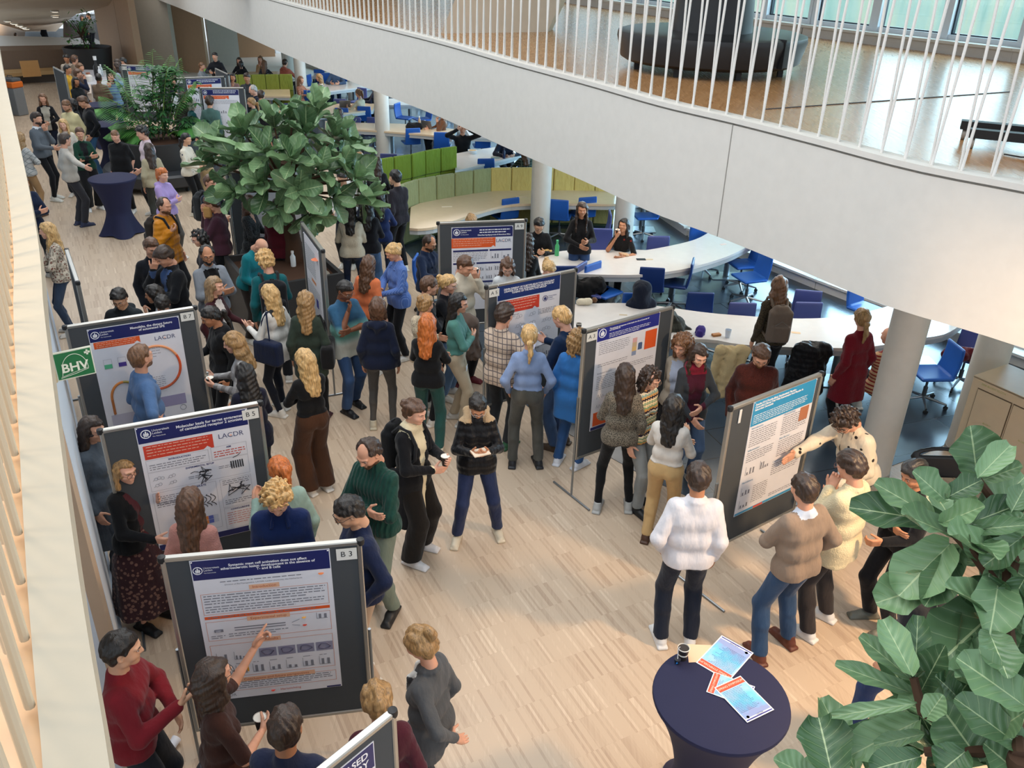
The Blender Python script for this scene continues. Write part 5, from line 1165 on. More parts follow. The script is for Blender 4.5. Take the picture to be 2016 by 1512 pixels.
def laptop(u, v, z, rz, label):
    e = empty('laptop', at(u, v, z), R_(rz), label, 'laptop'); MB().box((-.16, -.11, 0), (.16, .11, .014), None, 0, .003).build('keyboard_base', mat('#8c8e92', .35, .5), e); MB().box((-.16, 0, 0), (.16, .008, .215), Matrix.Translation((0, .11, .012))@Matrix.Rotation(R_(-18), 4, 'X')).build('screen_lid', mat('#77797e', .35, .5), e); return e
laptop(846, 252, .75, 150, 'silver laptop open before the brown-haired woman'); laptop(678, 211, .75, -160, 'dark grey laptop open before the ponytailed woman')
# soft things: coats, hat, bags
def lump(name, c, spec, m, label, cat, wob=(.012, 40), h=.014, extra=()):
    e = empty(name, c, 0, label, cat); P = np.array([s_[0] for s_ in spec]+[s_[1] for s_ in spec]); f = Field(P.min(0)-.2, P.max(0)+.2, h)
    for a, b_, r in spec: f.cap(a, b_, r, k=.05)
    f.wob(wob[0], wob[1], 5); f.wob(wob[0]*.5, wob[1]*2.3, 6); v, q_ = f.mesh(); me = mesh_np(v, q_, None, True); me.materials.append(m); child({'beanie': 'knit_cap'}.get(name, 'cloth'), me, e); return e
e = lump('beanie', at(1152, 600, .75), [((-.08, 0, .04), (.05, .0, .05), .05)], fab('#e2d6bd', 'fleece'), 'cream beanie with a brown pompom on the nearest table', 'hat', (.004, 60)); MB().lathe([(.001, -.04), (.03, -.03), (.045, 0), (.03, .03), (.001, .04)], 12, (.13, .04, .06)).build('pompom', fab('#6b4a30', 'fleece'), e, True)
lump('black_coat', at(1152, 560, .6), [((-.25, 0, -.1), (.2, 0, .0), .13), ((.0, 0, -.1), (.22, -.05, -.3), .12), ((-.2, 0, -.05), (-.22, 0, .12), .1)], fab('#141416'), 'black coat draped over a chair beside the middle board', 'coat')
lump('navy_backpack', at(1262, 588, .85), [((0, 0, -.1), (0, 0, .14), .13), ((-.08, 0, -.12), (.1, 0, -.1), .12)], fab('#141b2c'), 'navy backpack propped on the nearest table above the poster board', 'backpack', (.008, 30))
lump('plaid_coat', at(1335, 640, .8), [((-.1, 0, -.1), (.1, 0, -.2), .16), ((.0, 0, .0), (-.1, 0, .1), .09), ((.1, 0, -.2), (.25, 0, -.45), .12)], fab('#2a2b26', 'check', '#45463e'), 'dark checked coat heaped on a chair beside the poster board', 'coat')
lump('purple_sweater', at(1378, 652, .8), [((0, 0, 0), (.0, 0, -.14), .07)], fab('#3c2f7a'), 'purple sweater sleeve among the heaped coats', 'sweater')
lump('fleece_throw', at(1443, 690, .86), [((-.16, 0, .0), (.16, .0, .0), .05), ((-.16, 0, 0), (-.22, -.02, -.55), .05), ((.12, 0, 0), (.1, -.02, -.5), .06), ((-.05, 0, 0), (-.08, -.03, -.6), .06), ((0, 0, -.1), (0, 0, -.4), .08)], fab('#d3bb8c', 'fleece'), 'cream fleece coat hanging over a chair back', 'coat')
lump('puffer_coat', at(1600, 690, .86), [((-.15, 0, .0), (.17, .0, .0), .08), ((-.15, 0, 0), (-.2, -.02, -.5), .10), ((.1, 0, 0), (.1, -.02, -.5), .11), ((-.05, 0, 0), (-.06, -.05, -.5), .11)], fab('#121317', 'puffer'), 'black puffer coat hanging over a chair by the red-coated woman', 'coat')
lump('red_jacket', at(1893, 698, .58), [((-.15, 0, 0), (.18, .0, 0), .09), ((-.18, .02, -.02), (-.2, .02, 0), .06)], fab('#5a151c', 'puffer'), 'rolled dark red jacket lying on a chair by the right column', 'jacket')
lump('black_bag', at(815, 250, .80), [((-.1, 0, 0), (.12, 0, 0), .11)], fab('#15161a'), 'black bag on the table beside the drinks', 'bag')
lump('black_bag', at(644, 190, .5), [((0, 0, -.2), (0, 0, .1), .12)], fab('#15161a'), 'black bag hung on the chair of the woman in stripes', 'bag')
lump('dark_coat', at(737, 212, .6), [((0, 0, -.2), (0, 0, .2), .15)], fab('#17181c'), 'dark coat on a chair beside the thick column', 'coat')
e = empty('folding_chair', at(1852, 905, .8), 0, 'black rounded chair back showing behind the fig leaves', 'chair'); f = Field((-.4, -.2, -.5), (.4, .2, .2), .014)
for i in range(9): a = math.pi*i/8; b_ = math.pi*(i+1)/8; f.cap((math.cos(a)*.26, .05, math.sin(a)*.1), (math.cos(b_)*.26, .05, math.sin(b_)*.1), .022, k=.01) if i < 8 else None
f.box((0, .03, -.1), (.26, .02, .13), .02); v, q_ = f.mesh(); me = mesh_np(v, q_, None, True); me.materials.append(M_blk); child('backrest', me, e); MB().tube([(-.24, .03, -.15), (-.26, .05, -.8)], .014, 6).build('leg', M_dsteel, e); MB().tube([(.24, .03, -.15), (.26, .05, -.8)], .014, 6).build('leg', M_dsteel, e); MB().box((-.25, -.4, -.36), (.25, .04, -.33), None, 0, .01).build('seat', M_blk, e)
e = empty('paper_cup', at(334, 1484, 0)+Vector((0, 0, .035)), R_(-15), 'white paper cup lying on the floor at lower left', 'cup'); b = MB().lathe([(.0001, 0), (.028, 0), (.036, .10), (.034, .10), (.027, .005)], 20); M_ = Matrix.Rotation(R_(-80), 4, 'X'); b.v = [tuple(M_@Vector(p)) for p in b.v]; b.build('cup', mat('#dfe2ec', .5), e, True)
def cup_at(p, label, full=True):
    e = empty('coffee_cup', p, 0, label, 'cup'); MB().lathe([(.0001, 0), (.029, 0), (.030, .004), (.0385, .092), (.0355, .092)], 20).build('cup', [mat('#2b2523', .5)], e, True); MB().lathe([(.0375, .090), (.0405, .092), (.041, .097), (.0385, .0995), (.037, .096), (.034, .04), (.001, .035)], 20).build('rim', [mat('#efe9dd', .5)], e, True); return e
cup_at(at(1343, 1296, 1.101), 'empty dark paper coffee cup on the near navy table')
cup_at(at(1139, 650, .75), 'dark paper cup on the nearest curved table behind the poster boards')
e = empty('milk_pot', at(1333, 1305, 1.101), R_(20), 'tiny dark milk tub with a white stirrer on the near table', 'milk tub'); MB().lathe([(.0001, 0), (.017, 0), (.022, .035), (.001, .036)], 14).build('tub', mat('#20242e', .4), e, True); MB().tube([(0, 0, .03), (.006, .02, .10), (.01, .01, .13)], .003, 5).build('stirrer', mat('#e8e8ea', .4), e, True); MB().box((-.02, -.018, .012), (-.004, -.0175, .026)).build('blue_mark', mat('#2a7fd0', .4), e)
# first-aid helmet sign on the left gallery
sc = Vector(P3(130, 722, 4.8)); d_ = ray(130, 722); f_ = Vector((d_.x, d_.y, 0)).normalized(); ang = math.atan2(f_.y, f_.x)-math.pi/2
zz = sc.z; k_ = math.hypot(sc.x, sc.y); e = empty('first_aid_sign', sc, ang+R_(2), 'green BHV helmet sign on a beige bracket at the left gallery', 'sign')
wS, hS = .165, .165
# ---------------------------------------------------------------- sign and poster boards
def sign():
    zt = P3(101, 697, 4.80).z; A = at(101, 697, zt); B = at(178, 681, zt); d = B-A; W = d.length; H = W*.86; s_ = W/.24; e.location = A; e.rotation_euler = (0, 0, math.atan2(d.y, d.x))
    MB().box((0, 0, -H), (W, .012, 0), None, 0, .002).build('plate', mat('#d9dac8', .5), e); MB().box((.006, -.002, -H+.008), (W-.006, 0, -.008)).build('green_field', mat('#0a6b38', .4), e)
    MB().box((-.04, .0, -H-.006), (0, .03, .004), None, 0, .003).build('bracket', mat('#c9b795', .55), e)
    wm = mat('#e6ead8', .5, var=0); text_mesh('BHV', .088*s_, wm, 'lettering', e, (W*.50, -.004, -H*.60), bold=.0018)
    MB().box((W*.80, -.005, -H*.20), (W*.95, -.002, -H*.14)).box((W*.85, -.005, -H*.255), (W*.90, -.002, -H*.085)).build('cross', wm, e)
    b = MB(); pts = []
    for i in range(25): a = math.pi*i/24; pts.append((W*.50-math.cos(a)*W*.33, -.004, -H*.66+math.sin(a)*H*.52))
    b.tube(pts, .0016, 6); b.tube([(W*.17, -.004, -H*.66), (W*.15, -.004, -H*.82), (W*.10, -.004, -H*.90), (W*.5, -.004, -H*.83), (W*.83, -.004, -H*.74), (W*.84, -.004, -H*.66)], .0016, 6); b.tube([(W*.15, -.004, -H*.86), (W*.5, -.004, -H*.77), (W*.84, -.004, -H*.70)], .0013, 6); b.build('helmet_outline', wm, e)
sign()
M_al = mat('#b4b2ac', .28, .75, name='aluminium')
NAVY = mat('#1d2560', .4); WHT = mat('#dfe0e8', .45, name='poster_paper'); WTX = mat('#f0f1f6', .5, var=0); DTX = mat('#7d7f8a', .7, var=0); ORG = mat('#dd5a26', .45); REDP = mat('#cf4330', .45); BLK = mat('#22222a', .6, var=0); BTX = mat('#2a3270', .6, var=0); CYN = mat('#2f8fbf', .45)
class Board:
    def __init__(s, tl, tr, label, code=None, w=1.2, zt=1.97, codeside=1, back=False, legs=True):
        A = at(*tl, zt); B = at(*tr, zt); d = (B-A).normalized(); s.ang = math.atan2(d.y, d.x); s.A = A; s.d = d; s.w = w
        s.M = Matrix.Translation((A.x, A.y, 0))@Matrix.Rotation(s.ang, 4, 'Z'); s.n = Vector((d.y, -d.x, 0))
        e = s.e = empty('poster_board', (A.x, A.y, 0), s.ang, label, 'poster board', 'grey felt poster boards'); zb = zt-1.5
        MB().box((.02, .0, zb+.02), (w-.02, .028, zt-.02)).build('felt_panel', M_felt, e)
        for nm, lo, hi in (('top_rail', (.02, -.008, zt-.032), (w-.02, .036, zt)), ('bottom_rail', (.02, -.008, zb), (w-.02, .036, zb+.03)), ('side_rail', (-.004, -.008, zb), (.026, .036, zt-.02)), ('side_rail', (w-.026, -.008, zb), (w+.004, .036, zt-.02))): MB().box(lo, hi, None, 0, .006).build(nm, M_al, e)
        for x in (.005, w-.005): MB().lathe([(.001, -.026), (.024, -.02), (.027, 0), (.024, .02), (.001, .026)], 14, (x, .014, zt-.016)).build('corner_cap', M_blk, e, True)
        if legs:
            for x in (-.014, w+.014):
                MB().tube([(x, .014, .02), (x, .014, zt-.75)], .012, 8).build('leg', M_steel, e, True); MB().tube([(x, -.30, .012), (x, .33, .012)], .012, 8).build('foot_tube', M_steel, e, True)
        if code:
            x0 = w-.158 if codeside > 0 else .030; c = MB().box((x0, -.0075, zt-.135), (x0+.128, -.006, zt-.045)).build('label_card', mat('#dcdcd6', .6), e); text_mesh(code, .058, BLK, 'handwriting', c, (x0+.064, -.0085, zt-.09))
    def px(s, u, v):
        p = s.M.inverted()@onplane(u, v, (s.A.x, s.A.y, 0), s.n); return p.x, p.z
def rows(b, x0, x1, z, n, lh, seed=0, h=.45, y=-.0058, gap=.012):
    r = random.Random(seed)
    for i in range(n):
        x = x0; e_ = x1-(r.random()*.3*(x1-x0) if i == n-1 else r.random()*.04*(x1-x0))
        while x < e_: w_ = min(r.uniform(.012, .05), e_-x); b.box((x, y-.0003, z-lh*h*.75), (x+w_, y, z)); x += w_+.008
        z -= lh
    return z
def frame(b, x0, z0, x1, z1, t=.003, y=-.0055):
    b.box((x0, y-.0003, z0), (x1, y, z0+t)).box((x0, y-.0003, z1-t), (x1, y, z1)).box((x0, y-.0003, z0), (x0+t, y, z1)).box((x1-t, y-.0003, z0), (x1, y, z1))
def seal(e, x, z, r, m):
    b = MB(); ring = [(x+math.cos(a)*r, -.0068, z+math.sin(a)*r) for a in [2*math.pi*i/20 for i in range(21)]]; b.tube(ring, r*.1, 5, cap=False)
    b.tube([(x-r*.35, -.0068, z-r*.6), (x-r*.35, -.0068, z+r*.3)], r*.13, 5).tube([(x+r*.35, -.0068, z-r*.6), (x+r*.35, -.0068, z+r*.3)], r*.13, 5).tube([(x, -.0068, z-r*.6), (x, -.0068, z+r*.65)], r*.15, 5).tube([(x-r*.6, -.0068, z-r*.1), (x+r*.6, -.0068, z-r*.1)], r*.09, 5)
    b.build('university_seal', m, e)
def uni(e, x, z, s_=1, m=None):
    m = m or WTX; seal(e, x, z, .036*s_, m); text_mesh('Universiteit\nLeiden', .027*s_, m, 'university_name', e, (x+.045*s_, -.0068, z+.010*s_), 'LEFT', sp=.9); text_mesh('The Netherlands', .014*s_, m, 'country_name', e, (x+.045*s_, -.0068, z-.030*s_), 'LEFT')
def chem(b, x, z, r, seed=0):
    rr = random.Random(seed)
    for k in range(rr.randint(2, 3)):
        cx = x+k*r*1.75; pts = [(cx+math.cos(a)*r, -.0066, z+math.sin(a)*r+(k % 2)*r*.5) for a in [math.pi/6+math.pi/3*i for i in range(7)]]; b.tube(pts, .0012, 4, cap=False)
    b.tube([(x-r, -.0066, z-r*.5), (x-r*1.8, -.0066, z-r)], .0012, 4)
def chart(b, x, z, w_, h, n, seed=0):
    r = random.Random(seed); b.box((x, -.0066, z), (x+.0025, -.006, z+h)).box((x, -.0066, z), (x+w_, -.006, z+.0025))
    for i in range(n): bx = x+w_*(i+.4)/n; b.box((bx, -.0066, z), (bx+w_*.45/n, -.006, z+h*r.uniform(.25, .8)))
def poster(bd, u, v, label, w_=.841, h_=1.189, hz=.135, hm=None):
    x, z = bd.px(u, v); M = bd.M@Matrix.Translation((x, 0, z)); e = bpy.data.objects.new('poster', None); C.objects.link(e); e.matrix_world = M; tag(e, label, 'poster')
    MB().box((0, -.0045, -h_), (w_, -.0008, 0)).build('sheet', WHT, e)
    if hz: MB().box((.006, -.0055, -hz), (w_-.006, -.0044, -.006)).build('header_band', hm or NAVY, e)
    for xx in (.012, w_-.012): MB().lathe([(.001, -.004), (.006, 0), (.001, .004)], 8, (xx, -.008, -.012)).build('push_pin', mat('#e9e9ee', .4), e)
    return e
T = text_mesh
def title(e, txt, size, x, z, m=None, al='CENTER', bold=.0006, sp=.88): T(txt, size, m or WTX, 'title_lettering', e, (x, -.0064, z), al, bold=bold, sp=sp)
# nearest board
b3 = Board((315, 1100), (716, 1064), 'nearest full poster board, coded B 3, that the woman in brown points at', 'B 3')
e = poster(b3, 372, 1104, 'atherosclerosis poster with orange headings on board B 3', hz=.155)
uni(e, .040, -.080, .75); title(e, 'Systemic mast cell activation does not affect\natherosclerotic lesion development in the absence of\nT- and B cells', .0265, .46, -.080)
T('Division of BioTherapeutics, LACDR, Leiden University, the Netherlands', .016, DTX, 'affiliation', e, (.42, -.006, -.208)); k = MB(); rows(k, .16, .70, -.180, 1, .018, 3); 
OT = mat('#b8562c', .5, var=0)
for txt, z, x in (('Introduction', -.245, .42), ('Experimental setup', -.50, .42), ('Results', -.69, .42), ('Conclusions and future perspectives', -1.025, .42)):
    w_ = .0145*len(txt)*.95+.02; MB().box((x-w_/2, -.0062, z-.018), (x+w_/2, -.0056, z+.018)).build('heading_box', mat('#e3b394', .5), e); T(txt, .029, OT, 'heading', e, (x, -.0066, z))
fr = MB(); 
for z1, z0 in ((-.27, -.44), (-.50, -.66), (-.70, -.99), (-1.03, -1.12)): frame(fr, .03, z0, .81, z1, .0022)
fr.build('orange_frames', mat('#cf7a4c', .5), e); MB().box((.03, -.0062, -.478), (.81, -.0052, -.455)).build('orange_bar', ORG, e)
rows(k, .045, .80, -.285, 4, .021, 4); rows(k, .045, .80, -.375, 3, .020, 5); rows(k, .045, .8, -1.045, 4, .017, 6); rows(k, .05, .79, -.461, 1, .018, 7, y=-.0066)
k.box((.20, -.0062, -.570), (.52, -.0056, -.562)).box((.20, -.0062, -.590), (.52, -.0056, -.583)); rows(k, .16, .54, -.612, 2, .018, 9); rows(k, .05, .14, -.62, 2, .016, 10); k.lathe([(.001, -.004), (.02, 0), (.001, .004)], 10, (.10, -.006, -.575)); k.box((.075, -.007, -.59), (.13, -.0056, -.568))
for i in range(2): k.tube([(.56, -.006, -.57-.02*i), (.61, -.006, -.55-.05*i)], .0015, 4)
for i in range(7): chart(k, .06+.108*i, -.965, .075, .075, 2 if i else 3, i); rows(k, .065+.108*i, .13+.108*i, -.875, 1, .012, 20+i)
chart(k, .06, -.84, .07, .07, 2, 8); chart(k, .17, -.84, .07, .07, 3, 9); chart(k, .72, -.56, .07, .05, 2, 2)
k.build('body_text', DTX, e)
for i in range(4): MB().box((.33+.122*i, -.0062, -.84), (.44+.122*i, -.0056, -.765)).build('micrograph', mat('#8d8ca4', .5), e); q = MB(); cx = .385+.122*i; q.tube([(cx+math.cos(a)*.036*(1+.2*math.sin(3*a+i)), -.0066, -.80+math.sin(a)*.024) for a in [2*math.pi*j/18 for j in range(19)]], .004, 5, cap=False); q.lathe([(.001, -.001), (.028, 0)], 14, (cx, -.0064, -.80)) if False else None; q.build('vessel_outline', mat('#5b5872', .5), e)
MB().box((.20, -.0062, -.955), (.25, -.0056, -.90)).build('amber_picture', mat('#d89b3c', .5), e); MB().lathe([(.001, -.002), (.014, 0), (.001, .002)], 10, (.64, -.007, -.535)).build('tube_mark', mat('#d8a14a', .5), e); MB().lathe([(.001, -.002), (.014, 0), (.001, .002)], 10, (.64, -.007, -.60)).build('heart_mark', mat('#b8402c', .5), e); MB().lathe([(.001, -.002), (.018, 0), (.001, .002)], 12, (.775, -.007, -.185)).build('orange_emblem', mat('#e0824a', .5), e)
T('Hartstichting', .026, mat('#c9563c', .5, var=0), 'sponsor_name', e, (.50, -.006, -1.152)); MB().lathe([(.001, -.001), (.014, 0)], 10, (.385, -.006, -1.15)).build('heart_logo', mat('#c23a2c', .5), e); T('LACDR', .034, DTX, 'institute_logo', e, (.09, -.006, -1.155)); MB().box((.74, -.0062, -1.185), (.835, -.0056, -1.172)).build('corner_mark', NAVY, e)
def lacdr(e, x, z, s_): T('LACDR', s_, mat('#4a5076', .5, var=0), 'institute_logo', e, (x, -.006, z)); MB().lathe([(.001, -.001), (s_*.16, 0), (.001, .001)], 10, (x-s_*.02, -.0072, z)).build('logo_dot', mat('#d98a5c', .5), e)
def band(e, x0, x1, z0, z1, m, nx=None, rowsn=4):
    b = MB().box((x0, -.0058, z0), (x1, -.0048, z1)); o = b.build('colour_band', m, e)
    nx = nx or x1-.06; MB().add([(nx-.03, -.0062, z0), (nx+.03, -.0062, z0), (nx, -.0062, z0+.025)], [(0, 1, 2)]).build('notch', WHT, e); k = MB(); rows(k, x0+.02, x1-.03, z1-.012, rowsn, (z1-z0)/rowsn*.85, 12, .28, -.0062); k.build('band_text', mat('#e9c3b0', .5, var=0), e)
b5 = Board((195, 848), (522, 790), 'poster board coded B 5 with the cannabinoid poster', 'B 5')
e = poster(b5, 264.5, 842.5, 'cannabinoid receptor poster with a red band on board B 5', hz=.15); uni(e, .07, -.07, 1.0); title(e, 'Molecular basis for target engagement\nof cannabinoid receptor 2 agonists', .034, .555, -.072)
band(e, .03, .55, -.30, -.175, REDP, .50); lacdr(e, .69, -.215, .062); k = MB(); fr = MB()
for x0, z0, x1, z1 in ((.03, -.42, .50, -.31), (.52, -.42, .80, -.30), (.03, -.60, .80, -.425), (.03, -1.08, .52, -.62), (.55, -.90, .80, -.62), (.55, -1.12, .80, -.91)): frame(fr, x0, z0, x1, z1, .0015)
fr.build('grey_frames', mat('#8f909c', .6), e)
for txt, x, z in (('INTRODUCTION', .28, -.33), ('AIM', .66, -.32), ('EXPERIMENTAL SETUP', .42, -.445), ('RESULTS', .40, -.635), ('CONCLUSIONS', .68, -.93)): T(txt, .022, BTX, 'heading', e, (x, -.006, z), bold=.0006)
rows(k, .05, .48, -.355, 3, .02, 1); rows(k, .05, .3, -.66, 5, .018, 2); rows(k, .57, .79, -.635, 3, .018, 3); rows(k, .57, .79, -.83, 3, .018, 4); rows(k, .05, .25, -.72, 3, .018, 5); rows(k, .32, .50, -.53, 2, .016, 6); rows(k, .56, .68, -.49, 2, .016, 6)
for i in range(4): chem(k, .08+.11*(i % 2), -.49-.06*(i//2), .014, i)
k.build('body_text', DTX, e); k = MB(); rows(k, .54, .79, -.345, 3, .022, 7, .5); rows(k, .57, .79, -.96, 6, .022, 8, .25); k.build('red_text', mat('#c04a3c', .6, var=0), e); k = MB(); r = random.Random(5)
for (cx, cz, s_) in ((.44, -.50, .03), (.44, -.56, .035), (.68, -.74, .045)):
    P_ = [(cx+r.gauss(0, s_), -.0068, cz+r.gauss(0, s_*.7)) for i in range(16)]; k.tube(P_, .0035, 5, cap=False)
for i in range(6): k.tube([(.66+.018*i, -.0068, -.46), (.662+.018*i, -.0068, -.53)], .005, 5)
k.tube([(.68, -.0068, -.43), (.72, -.0068, -.415), (.74, -.0068, -.40)], .0025, 4); k.tube([(.34, -.0068, -.50), (.37, -.0068, -.49), (.40, -.0068, -.50)], .0025, 4)
for j in range(7): k.tube([(.27+.035*j+.018*math.cos(a), -.0068, -.78+.012*a+.008*math.sin(a)-.07) for a in [i*.7 for i in range(16)]], .003, 4, cap=False)
k.build('protein_drawing', BLK, e); r = random.Random(2)
for j in range(4): MB().box((.34+.04*j, -.0064, -1.02), (.378+.04*j, -.0058, -.985)).box((.34+.04*j, -.0064, -.98), (.378+.04*j, -.0058, -.945)).build('heatmap_cell', mat(['#3d4f9c', '#e08a4a', '#5a6ab8', '#c8ccd8'][j], .5), e)
MB().box((.006, -.0058, -1.185), (.835, -.0048, -1.13)).build('footer_band', NAVY, e)
b7 = Board((126, 643), (389, 603), 'poster board coded B 7 beside the green helmet sign', 'B 7')
e = poster(b7, 170.5, 649.4, 'monoliths poster with an orange looping track on board B 7', hz=.14); uni(e, .06, -.07, 1.0); title(e, 'Monoliths, the distant future\nof automated SPE', .034, .575, -.068)
band(e, .03, .45, -.215, -.145, ORG, .42, 3); lacdr(e, .68, -.205, .062); k = MB(); 
def track(pts, r, m, nm): MB().tube([(x, -.007, z) for x, z in pts], r, 6, cap=True).build(nm, m, e)
import itertools
def arc(cx, cz, rx, rz_, a0, a1, n=14): return [(cx+rx*math.cos(a0+(a1-a0)*i/n), cz+rz_*math.sin(a0+(a1-a0)*i/n)) for i in range(n+1)]
for pts, c in ((arc(.56, -.52, .22, .24, math.pi*.62, math.pi*.15), '#e79a68'), (arc(.56, -.52, .22, .24, math.pi*.15, -math.pi*.2), '#d9572a'), (arc(.56, -.52, .22, .24, -math.pi*.2, -math.pi*.75), '#b5532e'), (arc(.22, -.78, .13, .17, math.pi, math.pi*.5), '#c77a3a'), (arc(.22, -.78, .13, .17, math.pi*.5, math.pi*.1), '#8a7a2c'), ([(.09, -.78), (.09, -.95)], '#b06a34')): track(pts, .013, mat(c, .5), 'track_segment')
for x, c in ((.12, '#5cba8c'), (.25, '#4e3c92'), (.37, '#d9572a')): MB().box((x-.035, -.0066, -.44), (x+.035, -.006, -.395)).build('beaker_liquid', mat(c, .5), e); frame(k, x-.037, -.445, x+.037, -.34, .0015)
rows(k, .42, .62, -.30, 4, .03, 3, .2); rows(k, .47, .62, -.62, 6, .022, 4, .3); rows(k, .62, .8, -1.12, 3, .02, 4, .3); k.tube([(.74+.03*math.cos(a), -.0066, -1.02+.03*math.sin(a)) for a in [i*.5 for i in range(14)]], .002, 4, cap=False); k.build('body_text', DTX, e)
MB().box((.44, -.0062, -.98), (.78, -.0056, -.86)).build('lilac_panel', mat('#9c96b8', .5), e); MB().box((.05, -.0062, -1.08), (.36, -.0056, -.96)).build('grey_panel', mat('#b9b9cc', .5), e)
a5 = Board((958, 564), (1134, 530), 'poster board coded A 5 in the middle, with the adenosine poster', 'A 5', codeside=-1)
e = poster(a5, 978.7, 560, 'adenosine receptor poster with capital-letter title on board A 5', hz=.20, hm=mat('#16306e', .4)); title(e, 'DEVELOPMENT OF SUBTYPE-SELECTIVE COVALENT\nLIGANDS FOR THE ADENOSINE A2B RECEPTOR BY\nTUNING OF THE REACTIVE GROUP', .029, .42, -.105, bold=.0008)
band(e, .03, .56, -.37, -.215, REDP, .50); uni(e, .64, -.28, .9, BTX); k = MB(); r = random.Random(8)
for j in range(4):
    for i in range(4): chem(k, .10+.18*i, -.44-.11*j, .02, i+j*4)
rows(k, .05, .3, -.40, 2, .02, 1); rows(k, .55, .8, -.40, 4, .018, 1); rows(k, .05, .8, -.88, 1, .02, 2); rows(k, .05, .8, -1.05, 5, .02, 2)
for i in range(4): chart(k, .07+.19*i, -1.0, .13, .09, 4, i)
k.build('body_text', DTX, e); k = MB(); rows(k, .05, .3, -.855, 1, .03, 3, .5); rows(k, .4, .75, -.855, 1, .03, 5, .5); k.build('subheadings', BTX, e)
a3 = Board((1151, 650), (1325, 603), 'poster board coded A 3 in front of the curved table', 'A 3', codeside=-1)
e = poster(a3, 1176, 645, 'skin lipid poster with two orange blocks on board A 3', hz=.16, hm=mat('#232a86', .4)); seal(e, .07, -.075, .045, WTX); title(e, 'The molecular arrangement of skin lipids: the role of Ceramide NP\nand Ceramide NS', .0195, .16, -.055, al='LEFT'); k = MB(); rows(k, .16, .72, -.10, 3, .018, 3, .4, -.0062); k.build('author_text', WTX, e)
MB().box((.66, -.0062, -.40), (.82, -.0054, -.19)).build('orange_block', ORG, e); MB().box((.03, -.0062, -1.14), (.28, -.0054, -.98)).build('orange_block', ORG, e); MB().box((.006, -.0058, -1.185), (.835, -.0048, -1.15)).build('footer_band', NAVY, e)
k = MB(); rows(k, .04, .45, -.20, 6, .021, 1, .35); rows(k, .04, .45, -.42, 2, .022, 2, .35); rows(k, .04, .36, -.56, 8, .021, 3, .35); rows(k, .42, .8, -.50, 3, .021, 4, .35); rows(k, .42, .8, -.78, 14, .021, 5, .35)
for i in range(2): P_ = [(.06+.01*j, -.0066, -.82-.12*i+.05*abs(math.sin(j*.9+i))*(1 if j % 3 else .3)) for j in range(24)]; k.tube(P_, .0014, 4, cap=False)
k.build('body_text', DTX, e)
T('Introduction', .022, DTX, 'heading', e, (.04, -.006, -.178), 'LEFT'); T('Results and discussion', .022, DTX, 'heading', e, (.04, -.006, -.525), 'LEFT')
for i, c in enumerate(('#d8a8a8', '#c8b090', '#d8b878', '#8898b8')): MB().box((.49, -.0062, -.23-.05*(i+1)), (.55, -.0056, -.23-.05*i)).build('layer_diagram', mat(c, .5), e)
MB().lathe([(.03, -.04), (.03, .03), (.02, .04), (.001, .04)], 12, (.60, -.004, -.34), sy=.1).build('jar_drawing', mat('#4a6088', .5), e)
cy = Board((1440, 803), (1620, 734), 'poster board with the light blue headed clinical trial poster', None)
e = poster(cy, 1484, 791, 'clinical trial poster with a light blue header, being pointed at', hz=.25, hm=CYN); title(e, 'Results Of A Double-Blind, Randomized, Placebo-\nControlled Clinical Trial With Ketoconazol And Placebo In\nSeborrheic Dermatitis', .0262, .03, -.065, al='LEFT', sp=1.0, bold=.001); k = MB(); rows(k, .03, .75, -.145, 5, .019, 3, .4, -.0062); k.build('author_text', WTX, e)
CT_ = mat('#4a86ac', .6, var=0)
for txt, x, z in (('Introduction', .03, -.275), ('Methodology', .45, -.265), ('Skin Barrier', .45, -.51), ('Inflammation', .03, -.50), ('Microbiome', .03, -.84), ('Conclusions and perspectives', .42, -.745)): T(txt, .030, CT_, 'heading', e, (x, -.006, z), 'LEFT')
k = MB(); rows(k, .03, .38, -.30, 8, .022, 1, .45); rows(k, .45, .80, -.29, 9, .022, 2, .45); rows(k, .03, .38, -.525, 5, .022, 3, .45); rows(k, .45, .80, -.535, 8, .022, 4, .45); rows(k, .42, .8, -.77, 6, .022, 5, .45); rows(k, .20, .40, -.92, 9, .022, 6, .45); rows(k, .45, .8, -1.10, 2, .02, 6, .45); chart(k, .05, -.76, .12, .09, 3, 1); chart(k, .24, -.76, .12, .09, 4, 2); chart(k, .04, -.98, .12, .09, 3, 3); chart(k, .04, -1.12, .12, .09, 3, 4)
k.build('body_text', DTX, e); MB().box((.68, -.0064, -.40), (.80, -.0056, -.26)).build('skin_photo', mat('#b07252', .5), e); MB().box((.006, -.0058, -1.185), (.835, -.0048, -1.16)).build('footer_band', CYN, e); MB().box((.25, -.0064, -1.185), (.38, -.006, -1.165)).build('red_mark', REDP, e)
o = MB().box((0, -.012, -.13), (.03, -.004, 0), None, 0, .003).build('paper_strip', mat('#d8d8d6', .5)); x_, z_ = cy.px(1457, 806); o.matrix_world = cy.M@Matrix.Translation((x_-.01, 0, z_)); tag(o, 'narrow white paper strip at the corner of the light blue poster board', 'paper')
a9 = Board((862, 438), (1032, 432), 'poster board coded A 9 near the column, farther than the middle boards', 'A 9')
e = poster(a9, 888.6, 448, 'knockout mice poster with an orange band on board A 9', hz=.15); uni(e, .07, -.07, 1.15); title(e, 'Diet-Fed Apolipoprotein E Knockout Mice', .026, .58, -.118); k = MB(); rows(k, .38, .8, -.04, 2, .034, 3, .5, -.0062); k.build('title_text', WTX, e)
band(e, .0, .60, -.29, -.155, ORG, .57); lacdr(e, .71, -.205, .065); k = MB()
